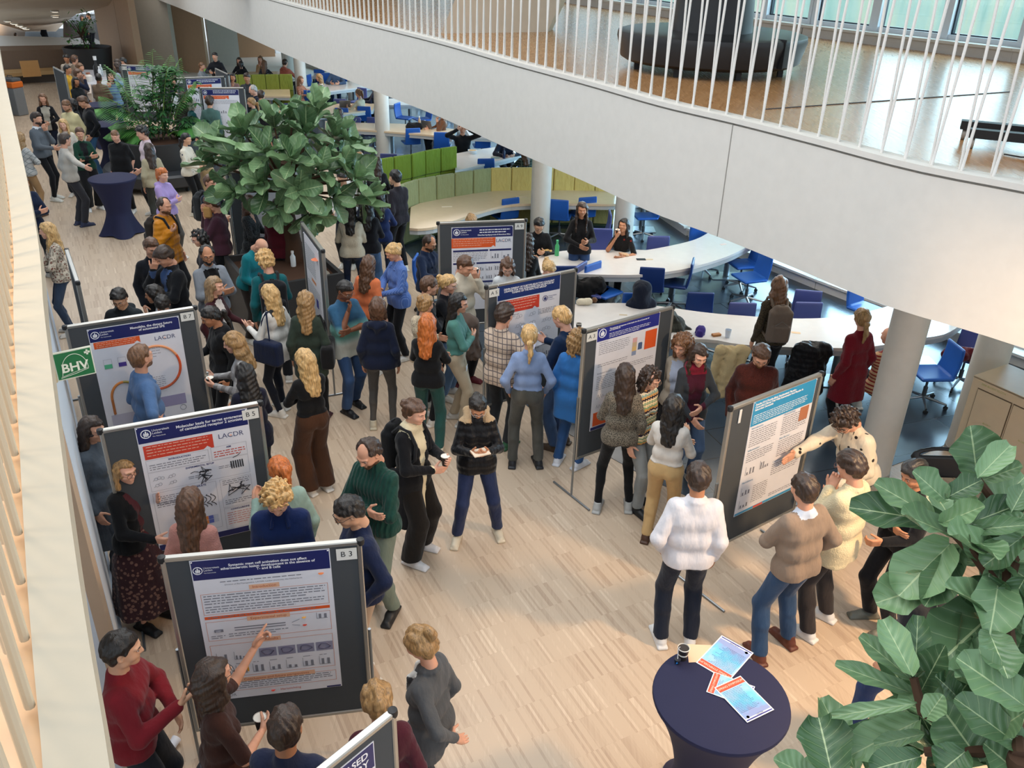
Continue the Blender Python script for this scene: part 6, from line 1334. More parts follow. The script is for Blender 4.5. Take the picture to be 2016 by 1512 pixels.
for x0, x1, z in ((.02, .50, -.32), (.52, .82, -.32), (.02, .32, -.50), (.34, .82, -.50), (.34, .82, -.77)): k.box((x0, -.006, z-.025), (x1, -.0052, z))
k.build('section_bars', NAVY, e); k = MB(); rows(k, .02, .49, -.355, 6, .022, 1, .4); rows(k, .34, .8, -.80, 8, .02, 2, .4); rows(k, .03, .3, -.80, 10, .02, 2, .4); chart(k, .54, -.45, .11, .09, 3, 1); chart(k, .69, -.45, .11, .09, 2, 3)
for i in range(8): chart(k, .35+.12*(i % 4), -.62-.12*(i//4), .09, .07, 3, i)
k.build('body_text', DTX, e); k = MB(); [k.tube([(.09+.035*math.cos(a), -.0066, -.60-.07*j+.03*math.sin(a)) for a in [i*.7 for i in range(10)]], .002, 4, cap=False) for j in range(4)]; k.build('red_outline', mat('#b8707c', .5), e)
def generic(bd, u, v, label, hdr=NAVY, bandm=None, w_=.841, h_=1.189, seed=0):
    e = poster(bd, u, v, label, w_, h_, .13, hdr); seal(e, .07, -.068, .04, WTX); k = MB(); rows(k, .25, .78, -.03, 2, .04, seed, .5, -.0062); k.build('title_text', WTX, e)
    if bandm: band(e, .02, .6, -.22, -.14, bandm, None, 2)
    k = MB(); rows(k, .04, .8, -.25, 4, .024, seed+1, .4); rows(k, .04, .4, -.62, 14, .024, seed+2, .4); [chart(k, .05+.26*i, -.55, .2, .14, 4, i+seed) for i in range(3)]; [chart(k, .45+.2*(i % 2), -.8-.22*(i//2), .15, .12, 3, i+seed) for i in range(4)]; k.build('body_text', DTX, e); return e
g1 = Board((592, 437), (635, 494), 'grey poster board standing at an angle beside the fig tree planter', None)
e = poster(g1, 598, 456, 'white poster seen from the side beside the fig tree planter', hz=0); k = MB(); rows(k, .05, .6, -.12, 12, .03, 4, .4); rows(k, .05, .75, -.62, 16, .03, 5, .4); k.build('body_text', DTX, e); MB().box((.3, -.0062, -.56), (.55, -.0056, -.52)).build('orange_line', mat('#d0885a', .5), e); MB().box((.48, -.0062, -.86), (.60, -.0056, -.74)).build('blue_square', mat('#232a86', .5), e); MB().lathe([(.001, -.001), (.07, 0), (.001, .001)], 16, (.72, -.006, -.14)).build('orange_emblem', mat('#d8744a', .5), e)
fg = Board((391, 172), (480, 172), 'far poster board that the man in a green shirt reads', None, w=1.05); generic(fg, 397, 176, 'far poster with an orange line that the man in a green shirt reads', NAVY, ORG, seed=3)
f2 = Board((345, 153), (437, 150), 'far poster board behind the green shirt reader, half hidden by palms', 'A 14', w=1.2, codeside=-1); generic(f2, 366, 156, 'half hidden far poster with an orange strip, farther back', NAVY, ORG, seed=6)
f3 = Board((237, 127), (327, 130), 'far poster board behind the palm planter', 'B 15', codeside=-1); generic(f3, 249, 130, 'far poster behind the palm leaves with an orange strip', NAVY, ORG, seed=9)
f4 = Board((423, 134), (449, 146), 'small angled grey board by the olive bench', None)
h1 = Board((443, 338), (545, 331), 'poster board hidden behind the fig tree leaves', None)
e = poster(h1, 479, 343, 'poster with a beaker drawing half hidden by the fig tree', hz=0); k = MB(); rows(k, .1, .7, -.50, 3, .03, 3, .4); rows(k, .05, .8, -.95, 6, .03, 3, .4); frame(k, .36, -.84, .56, -.68, .004); k.build('body_text', DTX, e); MB().box((.37, -.0062, -.835), (.55, -.0056, -.74)).build('beaker_fill', mat('#d8b878', .5), e)
l2 = Board((128, 490), (152, 562), 'poster board seen almost edge-on beside the woman in the floral blouse', None)
lb = Board((104, 131), (133, 146), 'grey poster board seen from behind at the buffet', None)
bn = Board((640, 1512), (778, 1400), 'poster board cut off by the bottom edge of the photo', None, w=1.2) if False else None
A_ = at(778, 1400, 1.97); B_ = at(640, 1512, 1.97); dd = (A_-B_).normalized(); st_ = A_-dd*1.2
class _B(Board):
    pass
def board_world(P, Q, label):
    o = Board.__new__(Board); global at; old = at; seq = [P, Q]
    def fake(u, v, z=0): return seq.pop(0)
    at = fake; Board.__init__(o, (0, 0), (0, 0), label, None); at = old; return o
bn = board_world(Vector((st_.x, st_.y, 1.97)), Vector((A_.x, A_.y, 1.97)), 'poster board cut off by the bottom edge of the photo')
M = bn.M@Matrix.Translation((.21, 0, 1.97-.075)); e = bpy.data.objects.new('poster', None); C.objects.link(e); e.matrix_world = M; tag(e, 'dark-headed poster on the board cut off at the bottom edge', 'poster')
MB().box((0, -.0045, -1.189), (.841, -.0008, 0)).build('sheet', WHT, e); MB().box((.006, -.0055, -.17), (.835, -.0044, -.006)).build('header_band', NAVY, e); T('VACCINE-BASED\nDELIVERY', .06, WTX, 'title_lettering', e, (.80, -.0064, -.085), 'RIGHT', bold=.0012); lacdr(e, .70, -.24, .075); k = MB(); rows(k, .04, .8, -.30, 20, .03, 4); k.build('body_text', DTX, e)
# ---------------------------------------------------------------- plants
def leaf_mat(name, c, dark, vein, rough=.34):
    m, t = newmat(name, c, rough, 0, .5); tc = t.n.new('ShaderNodeTexCoord'); s_ = t.n.new('ShaderNodeSeparateXYZ'); t.l(tc.outputs['UV'], s_.inputs[0])
    u = t.mathn('FRACT', s_.outputs[0]); k = t.mathn('MULTIPLY', t.mathn('FLOOR', s_.outputs[0]), .25); v = s_.outputs[1]
    a = t.mathn('ABSOLUTE', t.mathn('SUBTRACT', u, .5)); mid = t.mathn('LESS_THAN', a, .016)
    sv = t.mathn('LESS_THAN', t.mathn('FRACT', t.mathn('SUBTRACT', t.mathn('MULTIPLY', v, 6.5), t.mathn('MULTIPLY', a, 3.2))), .055)
    n = t.noise(t.coords(), 14, 3); base = t.mix(t.mathn('ADD', t.mathn('MULTIPLY', n, .45), k), lin(dark), lin(c))
    t.col(t.mix(t.mathn('MULTIPLY', t.mathn('MAXIMUM', mid, t.mathn('MULTIPLY', sv, .38)), .8), base, lin(vein)))
    bh = t.mathn('ADD', t.mathn('MULTIPLY', t.mathn('MAXIMUM', mid, sv), -1), t.mathn('MULTIPLY', t.mathn('SINE', t.mathn('MULTIPLY', t.mathn('SUBTRACT', t.mathn('MULTIPLY', v, 6.5), t.mathn('MULTIPLY', a, 3.2)), 6.283)), -.5)); t.bump(bh, .35, .006)
    t.bsdf.inputs['Transmission Weight'].default_value = 0; t.bsdf.inputs['Subsurface Weight'].default_value = .05; return m
M_leaf = leaf_mat('fig_leaf', '#7c9c70', '#294c2c', '#b8c898')
class Leaves:
    def __init__(s): s.V = []; s.Q = []; s.UV = []; s.n = 0
    def add(s, base, tip, up, w, seed=0, kind='fig', droop=.12, tone=None):
        r = random.Random(seed); base = Vector(base); tip = Vector(tip); y = tip-base; L = y.length; y = y/L; up = Vector(up); z = (up-y*up.dot(y)); z = z.normalized() if z.length > 1e-4 else y.orthogonal().normalized(); x = y.cross(z)
        NU, NV = (7, 12) if kind == 'fig' else (3, 5); tone = r.randint(0, 3) if tone is None else tone; ph = r.uniform(0, 6.28); tw = r.uniform(-.25, .25)
        for j in range(NV):
            v = j/(NV-1)
            if kind == 'fig': prof = (max(0, math.sin(math.pi*min(1, v)**.74*.98+.02))**.55)*(.55+.5*v) if v < .985 else .30; prof = prof*(.78+.3*abs(v-.38)*1.8 if v < .6 else 1)
            else: prof = math.sin(math.pi*min(1, v*.97+.03))
            for i in range(NU):
                u = i/(NU-1)-.5; xx = u*w*prof; a = abs(u)*2
                zz = w*(.16*a*a)*(1 if kind == 'fig' else .3)-droop*L*(v*v)+(math.sin(v*13+ph+(2 if u > 0 else 0))*.045*w*a**2 if kind == 'fig' else 0)+xx*tw*v
                p = base+x*xx+y*(v*L*(1-droop*.3))+z*zz; s.V.append(p); s.UV.append((tone+u*.96+.5, v))
        for j in range(NV-1):
            for i in range(NU-1): a = s.n+j*NU+i; s.Q.append((a, a+1, a+NU+1, a+NU))
        s.n += NU*NV
    def build(s, name, m, parent, org):
        V = np.array([tuple(p-org) for p in s.V]); Q = np.array(s.Q); me = mesh_np(V, Q, None, True, name); uv = me.uv_layers.new(name='UVMap'); U = np.array(s.UV, np.float32)[Q.ravel()]; uv.data.foreach_set('uv', U.ravel()); me.materials.append(m); return child(name, me, parent)
M_bark = mat('#4b3322', .9, name='tree_bark')
def rosette(Lv, c, d, n, L, seed, wr=.62, kind='fig', spread=(.5, 1.35)):
    r = random.Random(seed); d = Vector(d).normalized(); a0 = r.uniform(0, 6.28); X = d.orthogonal().normalized(); Y = d.cross(X)
    for i in range(n):
        a = a0+i*2.4; el = spread[0]+(spread[1]-spread[0])*((i+.5)/n)+r.uniform(-.15, .15); o = X*math.cos(a)+Y*math.sin(a); dr = (d*math.cos(el)+o*math.sin(el)).normalized(); l = L*r.uniform(.8, 1.15); b = c-d*(.03*i)*L+dr*.03
        up = (d*1.0-dr*d.dot(dr)+Vector((0, 0, .35))); Lv.add(b, b+dr*l, up, l*wr*r.uniform(.9, 1.1), seed*31+i, kind, r.uniform(.0, .22))
# big fig tree in the square planter
tb = at(578, 513, .84); e = empty('fiddle_leaf_fig', tb, 0, 'large fiddle-leaf fig tree in the square planter, left of centre', 'tree'); Lv = Leaves(); D0 = math.hypot(tb.x, tb.y)
MB().tube([Vector((0, 0, -.1)), Vector((.02, 0, .3)), Vector((-.04, .05, .7)), Vector((.0, .05, 1.1)), Vector((.03, .0, 1.5))], [.15, .125, .11, .10, .08], 12).build('trunk', M_bark, e, True)
hub = tb+Vector((.02, 0, 1.35)); br = MB()
CL = [(625, 222, .1), (602, 262, -.2), (540, 248, .1), (660, 268, .2), (690, 300, .1), (700, 352, -.3), (480, 262, .0), (430, 290, .0), (465, 325, -.2), (525, 300, -.35), (575, 315, -.45), (630, 335, -.4), (590, 375, -.5), (520, 362, -.4), (465, 378, -.3), (655, 392, -.4), (610, 425, -.4), (545, 410, -.4), (500, 330, .3), (570, 270, .35), (640, 300, .5), (715, 385, .0), (600, 345, .5), (480, 300, .5), (415, 320, .2), (560, 350, .3), (670, 330, -.1), (575, 235, .3)]
for i, (u, v, dd) in enumerate(CL):
    c = P3(u, v, D0+dd*1.5+.1); d = (c-hub); dn = (d.normalized()*.8+Vector((0, 0, .75))); br.tube([hub-tb+Vector((0, 0, random.uniform(-.3, .05))), (hub-tb)*.4+(c-tb)*.6+Vector((0, 0, -.1)), c-tb], [.035, .022, .010], 6)
    low = v > 370; rosette(Lv, c, dn if not low else d.normalized()+Vector((0, 0, .1)), 9, .39, 100+i, .80, spread=(.3, 1.6) if not low else (.5, 1.75))
for (b_, t_, w_) in (((500, 300), (395, 262), .22), ((495, 320), (398, 288), .2), ((690, 400), (765, 375), .22), ((680, 400), (770, 402), .2), ((620, 215), (572, 195), .25), ((628, 215), (648, 190), .22), ((690, 290), (742, 300), .22)):
    Lv.add(P3(*b_, D0-.3), P3(*t_, D0-.5), (0, -.2, 1), w_*1.15, b_[0], 'fig', .08)
br.build('branches', M_bark, e, True); Lv.build('foliage', M_leaf, e, tb)
# near fig tree at the lower right corner
e = None; PXM = 1/1692
NL = [((1923, 935), (1912, 838), 105), ((1924, 942), (1992, 872), 55), ((1929, 948), (2012, 915), 50), ((1863, 980), (1934, 943), 52), ((1860, 984), (1800, 926), 62), ((1838, 1020), (1722, 948), 62), ((1868, 1032), (1670, 994), 84), ((1856, 1030), (1936, 994), 52), ((1878, 1043), (2020, 985), 62), ((1880, 1048), (2020, 1030), 45), ((1870, 1072), (1768, 1172), 118), ((1846, 1150), (1722, 1185), 92), ((1925, 1102), (1926, 1030), 75), ((1948, 1128), (1938, 1196), 104), ((2020, 1135), (1985, 1195), 62), ((1985, 1180), (1838, 1312), 150), ((2012, 1058), (1934, 1114), 62), ((1801, 1340), (1808, 1209), 54), ((1797, 1332), (1738, 1215), 66), ((1797, 1340), (1692, 1250), 48), ((1800, 1367), (1645, 1305), 46), ((1806, 1385), (1632, 1408), 36), ((1812, 1363), (1856, 1275), 66), ((1810, 1418), (1672, 1486), 84), ((1820, 1445), (1720, 1466), 36), ((1640, 1535), (1612, 1408), 112), ((1602, 1535), (1528, 1492), 62), ((1930, 1500), (1850, 1385), 136), ((2020, 1392), (1885, 1292), 96), ((2012, 1472), (1882, 1372), 78), ((1884, 1372), (1845, 1330), 55), ((1825, 1412), (1856, 1368), 50), ((1812, 1490), (1712, 1515), 62), ((2020, 1535), (1938, 1462), 96), ((1997, 1200), (1962, 1284), 60), ((1980, 1060), (2016, 1010), 60), ((1990, 1010), (2018, 958), 50), ((1950, 1250), (1985, 1330), 80), ((1960, 1440), (2016, 1400), 70), ((1900, 1480), (1850, 1520), 80)]
Lv = Leaves(); tb = Vector((1.62, 1.55, 0)); e = empty('fiddle_leaf_fig', tb, 0, 'near fiddle-leaf fig tree filling the lower right corner', 'tree')
for i, (b_, t_, w_) in enumerate(NL):
    r = random.Random(i); dist = 3.0 if b_[1] < 1250 else 2.7; A = atd(*b_, dist+r.uniform(-.06, .1)); B = atd(*t_, dist+r.uniform(-.12, .06)); dirc = (Vector((0, 0, CAMH))-A).normalized(); Lv.add(A, B, dirc*.75+Vector((0, 0, .6)), w_*PXM*dist*1.12, 900+i, 'fig', .06)
for i, (u, v) in enumerate([(1905, 1060), (1975, 1100), (1990, 1230), (1975, 1350), (1930, 1420), (1990, 1450), (1850, 1470), (1700, 1530)]):
    rosette(Lv, atd(u, v, 3.05), (0, -.2, 1), 6, .26, 300+i, .66, spread=(.8, 1.7))
br = MB()
def bb(*p, r0=.022, r1=.012): P_ = [atd(u, v, d_)-tb for u, v, d_ in p]; n = len(P_); br.tube(P_, [r0+(r1-r0)*i/(n-1) for i in range(n)], 8)
bb((1990, 1300, 2.9), (1975, 1170, 3.0), (1920, 1095, 3.02), (1868, 1040, 3.0)); bb((1975, 1170, 3.0), (2010, 1060, 3.1), (1926, 945, 3.05)); bb((2000, 1420, 2.8), (1890, 1440, 2.75), (1815, 1400, 2.72), (1799, 1335, 2.7)); bb((2030, 1470, 2.75), (1960, 1480, 2.75), (1820, 1480, 2.72)); bb((2010, 1490, 2.7), (1990, 1300, 2.9)); bb((1900, 1560, 2.7), (1640, 1535, 2.7))
br.build('branches', M_bark, e, True); q = atd(2010, 1490, 2.7)-tb; MB().tube([(0, 0, 0), (q.x*.3, q.y*.3, 1.6), tuple(q)], [.07, .05, .03], 10).build('trunk', M_bark, e, True); Lv.build('foliage', M_leaf, e, tb)
# palms and umbrella plant in the round planter
M_palm = leaf_mat('palm_leaf', '#5c9a48', '#2a6a2c', '#6fae58', .45); M_umb = leaf_mat('umbrella_leaf', '#3f7040', '#1c4424', '#4c7c4c', .4)
org = Vector((PL1.x, PL1.y, .96)); D1 = math.hypot(PL1.x, PL1.y)
e = empty('palm_plant', org, 0, 'feathery palm in the round planter with the ring seat', 'plant'); Lv = Leaves(); st = MB()
FR_ = [((300, 262), (228, 160), 120), ((290, 262), (196, 190), 150), ((300, 265), (215, 250), 190), ((310, 265), (240, 290), 230), ((320, 255), (335, 110), 100), ((330, 255), (375, 190), 170), ((350, 262), (392, 235), 215), ((345, 268), (395, 262), 240), ((300, 258), (255, 135), 110), ((320, 250), (280, 120), 95), ((280, 268), (250, 290), 240), ((310, 262), (212, 215), 170), ((330, 262), (360, 150), 130), ((295, 265), (205, 270), 200), ((330, 268), (380, 280), 240), ((285, 255), (205, 128), 110), ((340, 250), (385, 165), 140), ((310, 240), (300, 98), 90), ((275, 262), (188, 215), 180), ((325, 240), (355, 115), 100), ((320, 262), (230, 330-60), 200)]
for i, (b_, t_, my) in enumerate(FR_):
    r = random.Random(i); A = P3(b_[0], b_[1], D1+r.uniform(-.3, .3)); B = P3(t_[0], t_[1], D1+r.uniform(-.7, .5)); Mp = (A+B)/2+Vector((0, 0, .35)); pts = [A*(1-s)**2+Mp*2*s*(1-s)+B*s*s for s in [k/12 for k in range(13)]]; st.tube([p-org for p in pts], [.012-.0007*k for k in range(13)], 5)
    for k in range(3, 13):
        for half in (0, .5):
            s = (k-half)/12; p = A*(1-s)**2+Mp*2*s*(1-s)+B*s*s; dr = ((Mp-A)*(1-s)+(B-Mp)*s).normalized(); sd = dr.cross(Vector((0, 0, 1))).normalized()
            for x in (-1, 1): l = .42*math.sin(math.pi*min(1, s*.85+.12)); q = (dr*.55+sd*x*.85+Vector((0, 0, -.35))).normalized(); Lv.add(p, p+q*l*1.15, (0, 0, 1), .042, i*50+k, 'thin', .15)
st.build('stems', mat('#6c8a3c', .6), e, True); Lv.build('fronds', M_palm, e, org)
e = empty('umbrella_plant', org+Vector((.15, .1, 0)), 0, 'dark green umbrella plant rising from the middle of the round planter', 'plant'); o2 = org+Vector((.15, .1, 0)); Lv = Leaves(); st = MB(); r = random.Random(11)
for i in range(170):
    s = r.random(); u = 318+(r.gauss(0, 1))*(22+30*(1-s))*.8; v = 265-s*140; c = P3(u, v, D1+r.uniform(-.4, .4)); n = 7
    for k in range(n): a = 2*math.pi*k/n+r.random(); q = Vector((math.cos(a), math.sin(a), -.25)).normalized(); Lv.add(c, c+q*.19, (0, 0, 1), .062, i*9+k, 'thin', .2)
for i in range(7): st.tube([Vector((r.uniform(-.2, .2), r.uniform(-.2, .2), 0)), P3(318+r.uniform(-25, 25), 200, D1)-o2, P3(315+r.uniform(-18, 18), 140, D1)-o2], [.014, .011, .006], 5)
st.build('stems', mat('#5d5a34', .7), e, True); Lv.build('leaves', M_umb, e, o2)
# small tree in the tall far planter
o3 = Vector((PLf.x, PLf.y, 1.1)); D3 = math.hypot(PLf.x, PLf.y); e = empty('small_tree', o3, 0, 'sparse small tree in the tall black planter at the far end', 'tree'); Lv = Leaves(); st = MB(); r = random.Random(4)
for (u, v) in ((130, 38), (140, 42), (150, 50), (168, 32), (175, 28), (180, 38), (172, 45), (160, 60), (155, 70), (165, 75), (178, 82), (140, 75), (136, 78), (170, 62), (150, 40), (176, 50), (160, 85), (172, 88)):
    c = P3(u, v, D3+r.uniform(-.4, .4)); st.tube([Vector((0, 0, 0)), P3(160, 72, D3)-o3, c-o3], [.03, .02, .008], 5)
    for k in range(14): q = Vector((r.gauss(0, 1), r.gauss(0, 1), r.gauss(0, .6))).normalized(); b_ = c+q*r.uniform(0, .22); Lv.add(b_, b_+q*.16, (0, 0, 1), .06, k, 'thin', .1)
st.build('stems', M_bark, e, True); Lv.build('leaves', M_palm, e, o3)
# ---------------------------------------------------------------- the people in the photograph
def onb(bd, u, v, off=.03): return onplane(u, v, (bd.A.x, bd.A.y, 0), bd.n)+bd.n*off
P = person; m_, f_ = 'm', 'f'
# --- left foreground
P(236, 1247, 1.74, 100, m_, '#7a1c26', '#20242c', 'short', 'phone', 'belly', 'man in a dark red sweater gesturing at the lower left edge', sk='asian', hk='black', hy=-8, loc=None)
p = P(412, 1302, 1.68, 118, f_, '#3b211a', '#2b2a33', 'halfup', 'belly', (onb(b3, 533, 1238), 'point', (-.5, .2, -1)), 'woman in a brown dress pointing at the B 3 poster with a cup in hand', hk='dark', sl=.95, top='long', botk='skirt', botz=.35, botm='floral', bot2='#6a6a72', hy=-20, hp=0, glasses=True, tilt=0); cup(p, 'R', 'paper cup of black coffee held by the woman in brown')
P(560, 1396, 1.74, 175, m_, '#232a44', '#20242c', 'short', 'cross', 'crossb', 'dark-haired man cut off at the bottom, seen from behind', hk='dark', sk='tan')
p = P(737, 1340, 1.68, 200, f_, '#4a1a26', '#1d1f28', 'bun', 'down', 'down', 'woman with a messy blond bun in a maroon jacket at the bottom', hk='light', hp=25)
p = P(818, 1234, 1.70, 250, f_, '#4f5052', '#33353a', 'topbun', 'down', 'behind', 'woman in a grey blazer with a clipped-up bun looking left', hk='light', collar='coat', top='long', opn=.03, inner='#dcdcd8', hp=20, hy=12)
p = P(673, 983, 1.80, -62, m_, '#16213f', '#b29a84', 'short', 'pocket', 'pocket', 'man with black glasses in a navy sweater and beige trousers beside board B 3', sk='asian', hk='black', hp=24, glasses=True, hy=0)
p = P(716, 873, 1.82, -30, m_, '#163c34', '#707c70', 'bald', 'cross', 'crossb', 'bearded man in a dark green cable-knit sweater with crossed arms', collar='turtle', topk='cable', hk='dark', beard='brown', hp=28, shoe='#1b1b1d', sole='#1b1b1d', inf=.024)
P(541, 967, 1.80, 10, m_, '#0f2350', '#20242c', 'curly', 'low', 'low', 'curly blond man in a dark blue shirt looking down behind board B 3', hk='blond', hp=32, collar='shirt', sk='pale')
P(546, 900, 1.68, 215, f_, '#8fa89e', '#2a3040', 'ponytail', 'down', 'read', 'woman with a ginger ponytail in a mint sweater holding papers', hk='ginger', sk='pale', hp=12, glasses='#aaaaaa')
P(372, 962, 1.70, 178, f_, '#b98278', '#cfc6bd', 'long', 'down', 'down', 'woman with very long brown hair in a pink sweater seen from behind', hk='brown', topk='fleece')
p = P(240, 901, 1.68, 72, f_, '#101114', '#3a2226', 'bob', 'front', (onb(b5, 338, 1000, .05), 'open'), 'woman in a black cardigan and flowered dress explaining the B 5 poster', hk='light', botk='dress', botz=.25, botm='floral', bot2='#7a5a50', shoe='#17171a', sole='#17171a', shoek='boot', glasses='#5a3a2a', sk='pale', opn=.035, inner='#4a2228', top='std', hy=10, inf=.026); badge(p, 'white name badge at the waist of the woman in the black cardigan', -1, -.08)
P(178, 822, 1.68, 85, f_, '#5b636d', '#4a515b', 'long', 'down', 'down', 'woman with long dark hair in a checked grey coat beside board B 5', hk='dark', top='coat', topk='check', top2='#525a64', hy=10, glasses=True)
p = P(272, 680, 1.80, 128, m_, '#4f6d97', '#2a3040', 'short', 'hips', 'down', 'bearded man in a blue shirt standing before the B 7 poster', hk='mid', beard='mid', collar='shirt', sl=1.0, top='shirt', hy=-18, hp=0, sk='fair', inf=.026)
p = P(452, 655, 1.66, -75, f_, '#a8a7a8', '#8b8d92', 'wavy', 'gest', 'cup', 'woman in a checked overshirt with a cup, raising her open hand', hk='light', top='long', topk='check', top2='#6f6c6c', hp=16, opn=.03, inner='#8f9298', sk='pale'); cup(p, 'L', 'cup of coffee held by the woman in the checked overshirt')
P(478, 714, 1.62, 215, f_, '#16172a', '#1b1c26', 'wavy', 'front', 'front', 'woman with very long black hair in dark navy behind board B 5', hk='black', sk='tan', top='long', hp=18)
P(596, 687, 1.68, 222, f_, '#121214', '#4b2f1e', 'long', 'chin', 'cross', 'long-haired blond woman in a black top and wide brown trousers', hk='blond', botk='wide', top='tuck', sk='pale', hy=-14)
p = P(527, 560, 1.70, -115, f_, '#d7d4ce', '#151a26', 'long', 'down', 'gest', 'blond woman in a white jacket with a navy tote on her shoulder', hk='blond', top='long', collar='scarf', acc='#33363a', botk='slim', glasses=True, sk='pale', feet=((0, 0, 0), (.0, .1, 0))); tote(p, '#15203c', 'big navy tote bag on the shoulder of the woman in white', -1)
p = P(600, 572, 1.70, 188, f_, '#2f3a31', '#131417', 'halfup', 'down', 'down', 'woman in a dark green blazer with wavy half-up hair and a black bag', hk='light', top='tunic', botk='straight', shoe='#40202c', inf=.03); tote(p, '#141416', 'square black shoulder bag of the woman in the green blazer', 1)
P(683, 556, 1.74, 48, m_, '#2f5878', '#274064', 'short', 'chin', 'cross', 'man in a two-tone blue tee with glasses, fist at his chin', sk='brown', hk='black', sl=.95, topk='dip', top2='#6fa79c', top3='#b9bab0', top='long', botm='denim', shoe='#15161a', glasses='#6a6a6a', hp=24, inf=.03, feet=((-.02, -.05, -10), (.02, .08, 10)))
P(743, 585, 1.68, 180, f_, '#121a30', '#4d4a47', 'bob', 'down', 'down', 'woman in a navy hoodie and dark grey jeans seen from behind', hk='brown', collar='hood', botk='slim', shoe='#b9b09a', inf=.034, fat=.01, feet=((-.03, 0, 0), (.03, 0, 0)))
P(727, 502, 1.66, 158, f_, '#d9764a', '#20242c', 'long', 'down', 'down', 'woman in a bright orange sweater with long brown hair', hk='brown', inf=.034, hp=14)
P(767, 482, 1.70, -55, f_, '#4a6bb0', '#141519', 'bun', 'belly', 'front', 'woman in a blue striped shirt with a blond bun looking down', hk='blond', topk='vstripe', top2='#6a86c2', collar='shirt', top='shirt', hp=26, inf=.03)
P(839, 580, 1.67, 140, f_, '#cdbfa4', '#17181b', 'topbun', 'down', 'cross', 'woman in a cream flowered blouse with a claw clip in her hair', hk='light', topk='leopard', top2='#9a8270', inf=.03, hp=10)
P(847, 544, 1.72, 95, m_, '#17181c', '#1d2026', 'bowl', 'cross', 'crossb', 'young person with a bowl haircut in black, profile to the right', hk='brown', hp=10)
P(842, 617, 1.68, 172, f_, '#0f1013', '#234a46', 'long', 'cross', 'cross', 'woman with long ginger hair, black top and dark teal trousers', hk='ginger', botk='straight', shoe='#e0d9c4', feet=((-.02, 0, -10), (.05, -.1, 20)))
P(886, 542, 1.68, 70, f_, '#14151b', '#5f7da3', 'ponytail', 'chin', 'cross', 'blond woman with glasses and a white scrunchie in her ponytail', hk='blond', hp=14, glasses='#999999', sk='pale', botm='denim')
p = P(905, 578, 1.70, 84, f_, '#4f8077', '#bba98f', 'long', 'cross', 'crossb', 'woman with black hair in a teal blouse and beige trousers, arms crossed', hk='black', inf=.03, top='crop', shoe='#cfcac2', botk='straight', hy=8, feet=((0, -.05, 0), (.03, .1, 10))); badge(p, 'hanging name badge at the hip of the woman in the teal blouse', 1, -.12)
p = P(922, 507, 1.82, 52, m_, '#d3c8b4', '#1b1c22', 'short', 'down', 'mouth', 'man in a cream turtleneck drinking from a cup', hk='brown', collar='turtle', hp=26, sk='fair', shoe='#6a1c28'); cup(p, 'L', 'cup the man in the cream turtleneck drinks from')
lump('folded_coat', p['W']@Vector((.22, .22, .95)), [((-.05, 0, .1), (.1, 0, .05), .09), ((.0, 0, .0), (.0, 0, -.35), .10), ((.1, 0, .0), (.13, 0, -.4), .09)], fab('#6b5c54'), 'taupe coat folded over the arm of the man in cream', 'coat')
P(1000, 512, 1.70, 5, f_, '#cfd3d6', '#2a3040', 'halfup', 'down', 'down', 'woman with glasses in a white tee looking down behind board A 5', hk='brown', hp=30, glasses='#aaaaaa', sk='pale')
P(1085, 519, 1.66, 20, f_, '#5f5a58', '#2a3040', 'ponytail', 'down', 'down', 'blond head with a ponytail just above board A 5', hk='blond', hp=35, sk='pale')
P(997, 598, 1.78, 150, m_, '#c9b4a0', '#1f2023', 'volume', 'hips', 'chin', 'man in a checked shirt studying the A 5 poster, hand at his chin', hk='dark', topk='plaid', top2='#4b4650', collar='shirt', top='shirt', hp=16, botm='denim', shoe='#2a5a3c', inf=.026, hy=8)
p = P(1043, 640, 1.72, 182, f_, '#7f93b8', '#45443f', 'lowpony', 'pocket', 'pocket', 'woman in a light blue shirt and grey jeans with a low blond ponytail', hk='blond', collar='shirt', top='tuck', botm='denim', shoe='#1c1d22', sole='#c9c9c9', inf=.024, feet=((-.05, 0, -14), (.06, 0, 20))); badge(p, 'white name badge clipped at the left hip of the woman in light blue', -1, -.04)
p = P(1101, 603, 1.78, -118, m_, '#122746', '#3a4f70', 'bowl', 'read', 'gest', 'blond man in a navy jumper holding sheets of paper', hk='blond', hp=20, botm='denim', shoe='#4a3a2c', sk='pale')
e = MB().box((-.1, -.14, 0), (.1, .14, .002)).build('paper_sheet', mat('#e3e4ec', .5)); e.matrix_world = Matrix.Translation(hand_pos(p, 'R', .16, .02))@Matrix.Rotation(R_(40), 4, 'Z')@Matrix.Rotation(R_(50), 4, 'X'); tag(e, 'white sheet of paper held up by the man in the navy jumper', 'paper')
e = MB().box((-.1, -.14, 0), (.1, .14, .002)).build('paper_sheet', mat('#d4daf0', .5)); e.matrix_world = Matrix.Translation(hand_pos(p, 'L', .14, .02))@Matrix.Rotation(R_(-30), 4, 'Z')@Matrix.Rotation(R_(60), 4, 'X'); tag(e, 'second paper sheet in the lower hand of the man in navy', 'paper')
P(1139, 648, 1.68, 150, f_, '#2f6cae', '#284a78', 'curlybob', 'down', 'down', 'woman in a bright blue cardigan beside board A 3', hk='light', top='tunic', botm='denim', shoe='#d9dce4', opn=.03, inner='#c9c4a8', inf=.03, fat=.012)
P(1233, 716, 1.69, 180, f_, '#7b7264', '#121316', 'long', 'down', 'front', 'woman with long dark hair in a speckled blouse before board A 3', hk='dark', topk='tweed', top2='#37322c', botk='slim', shoe='#a9aaa8', feet=((-.08, -.02, -25), (.07, .0, 5)))
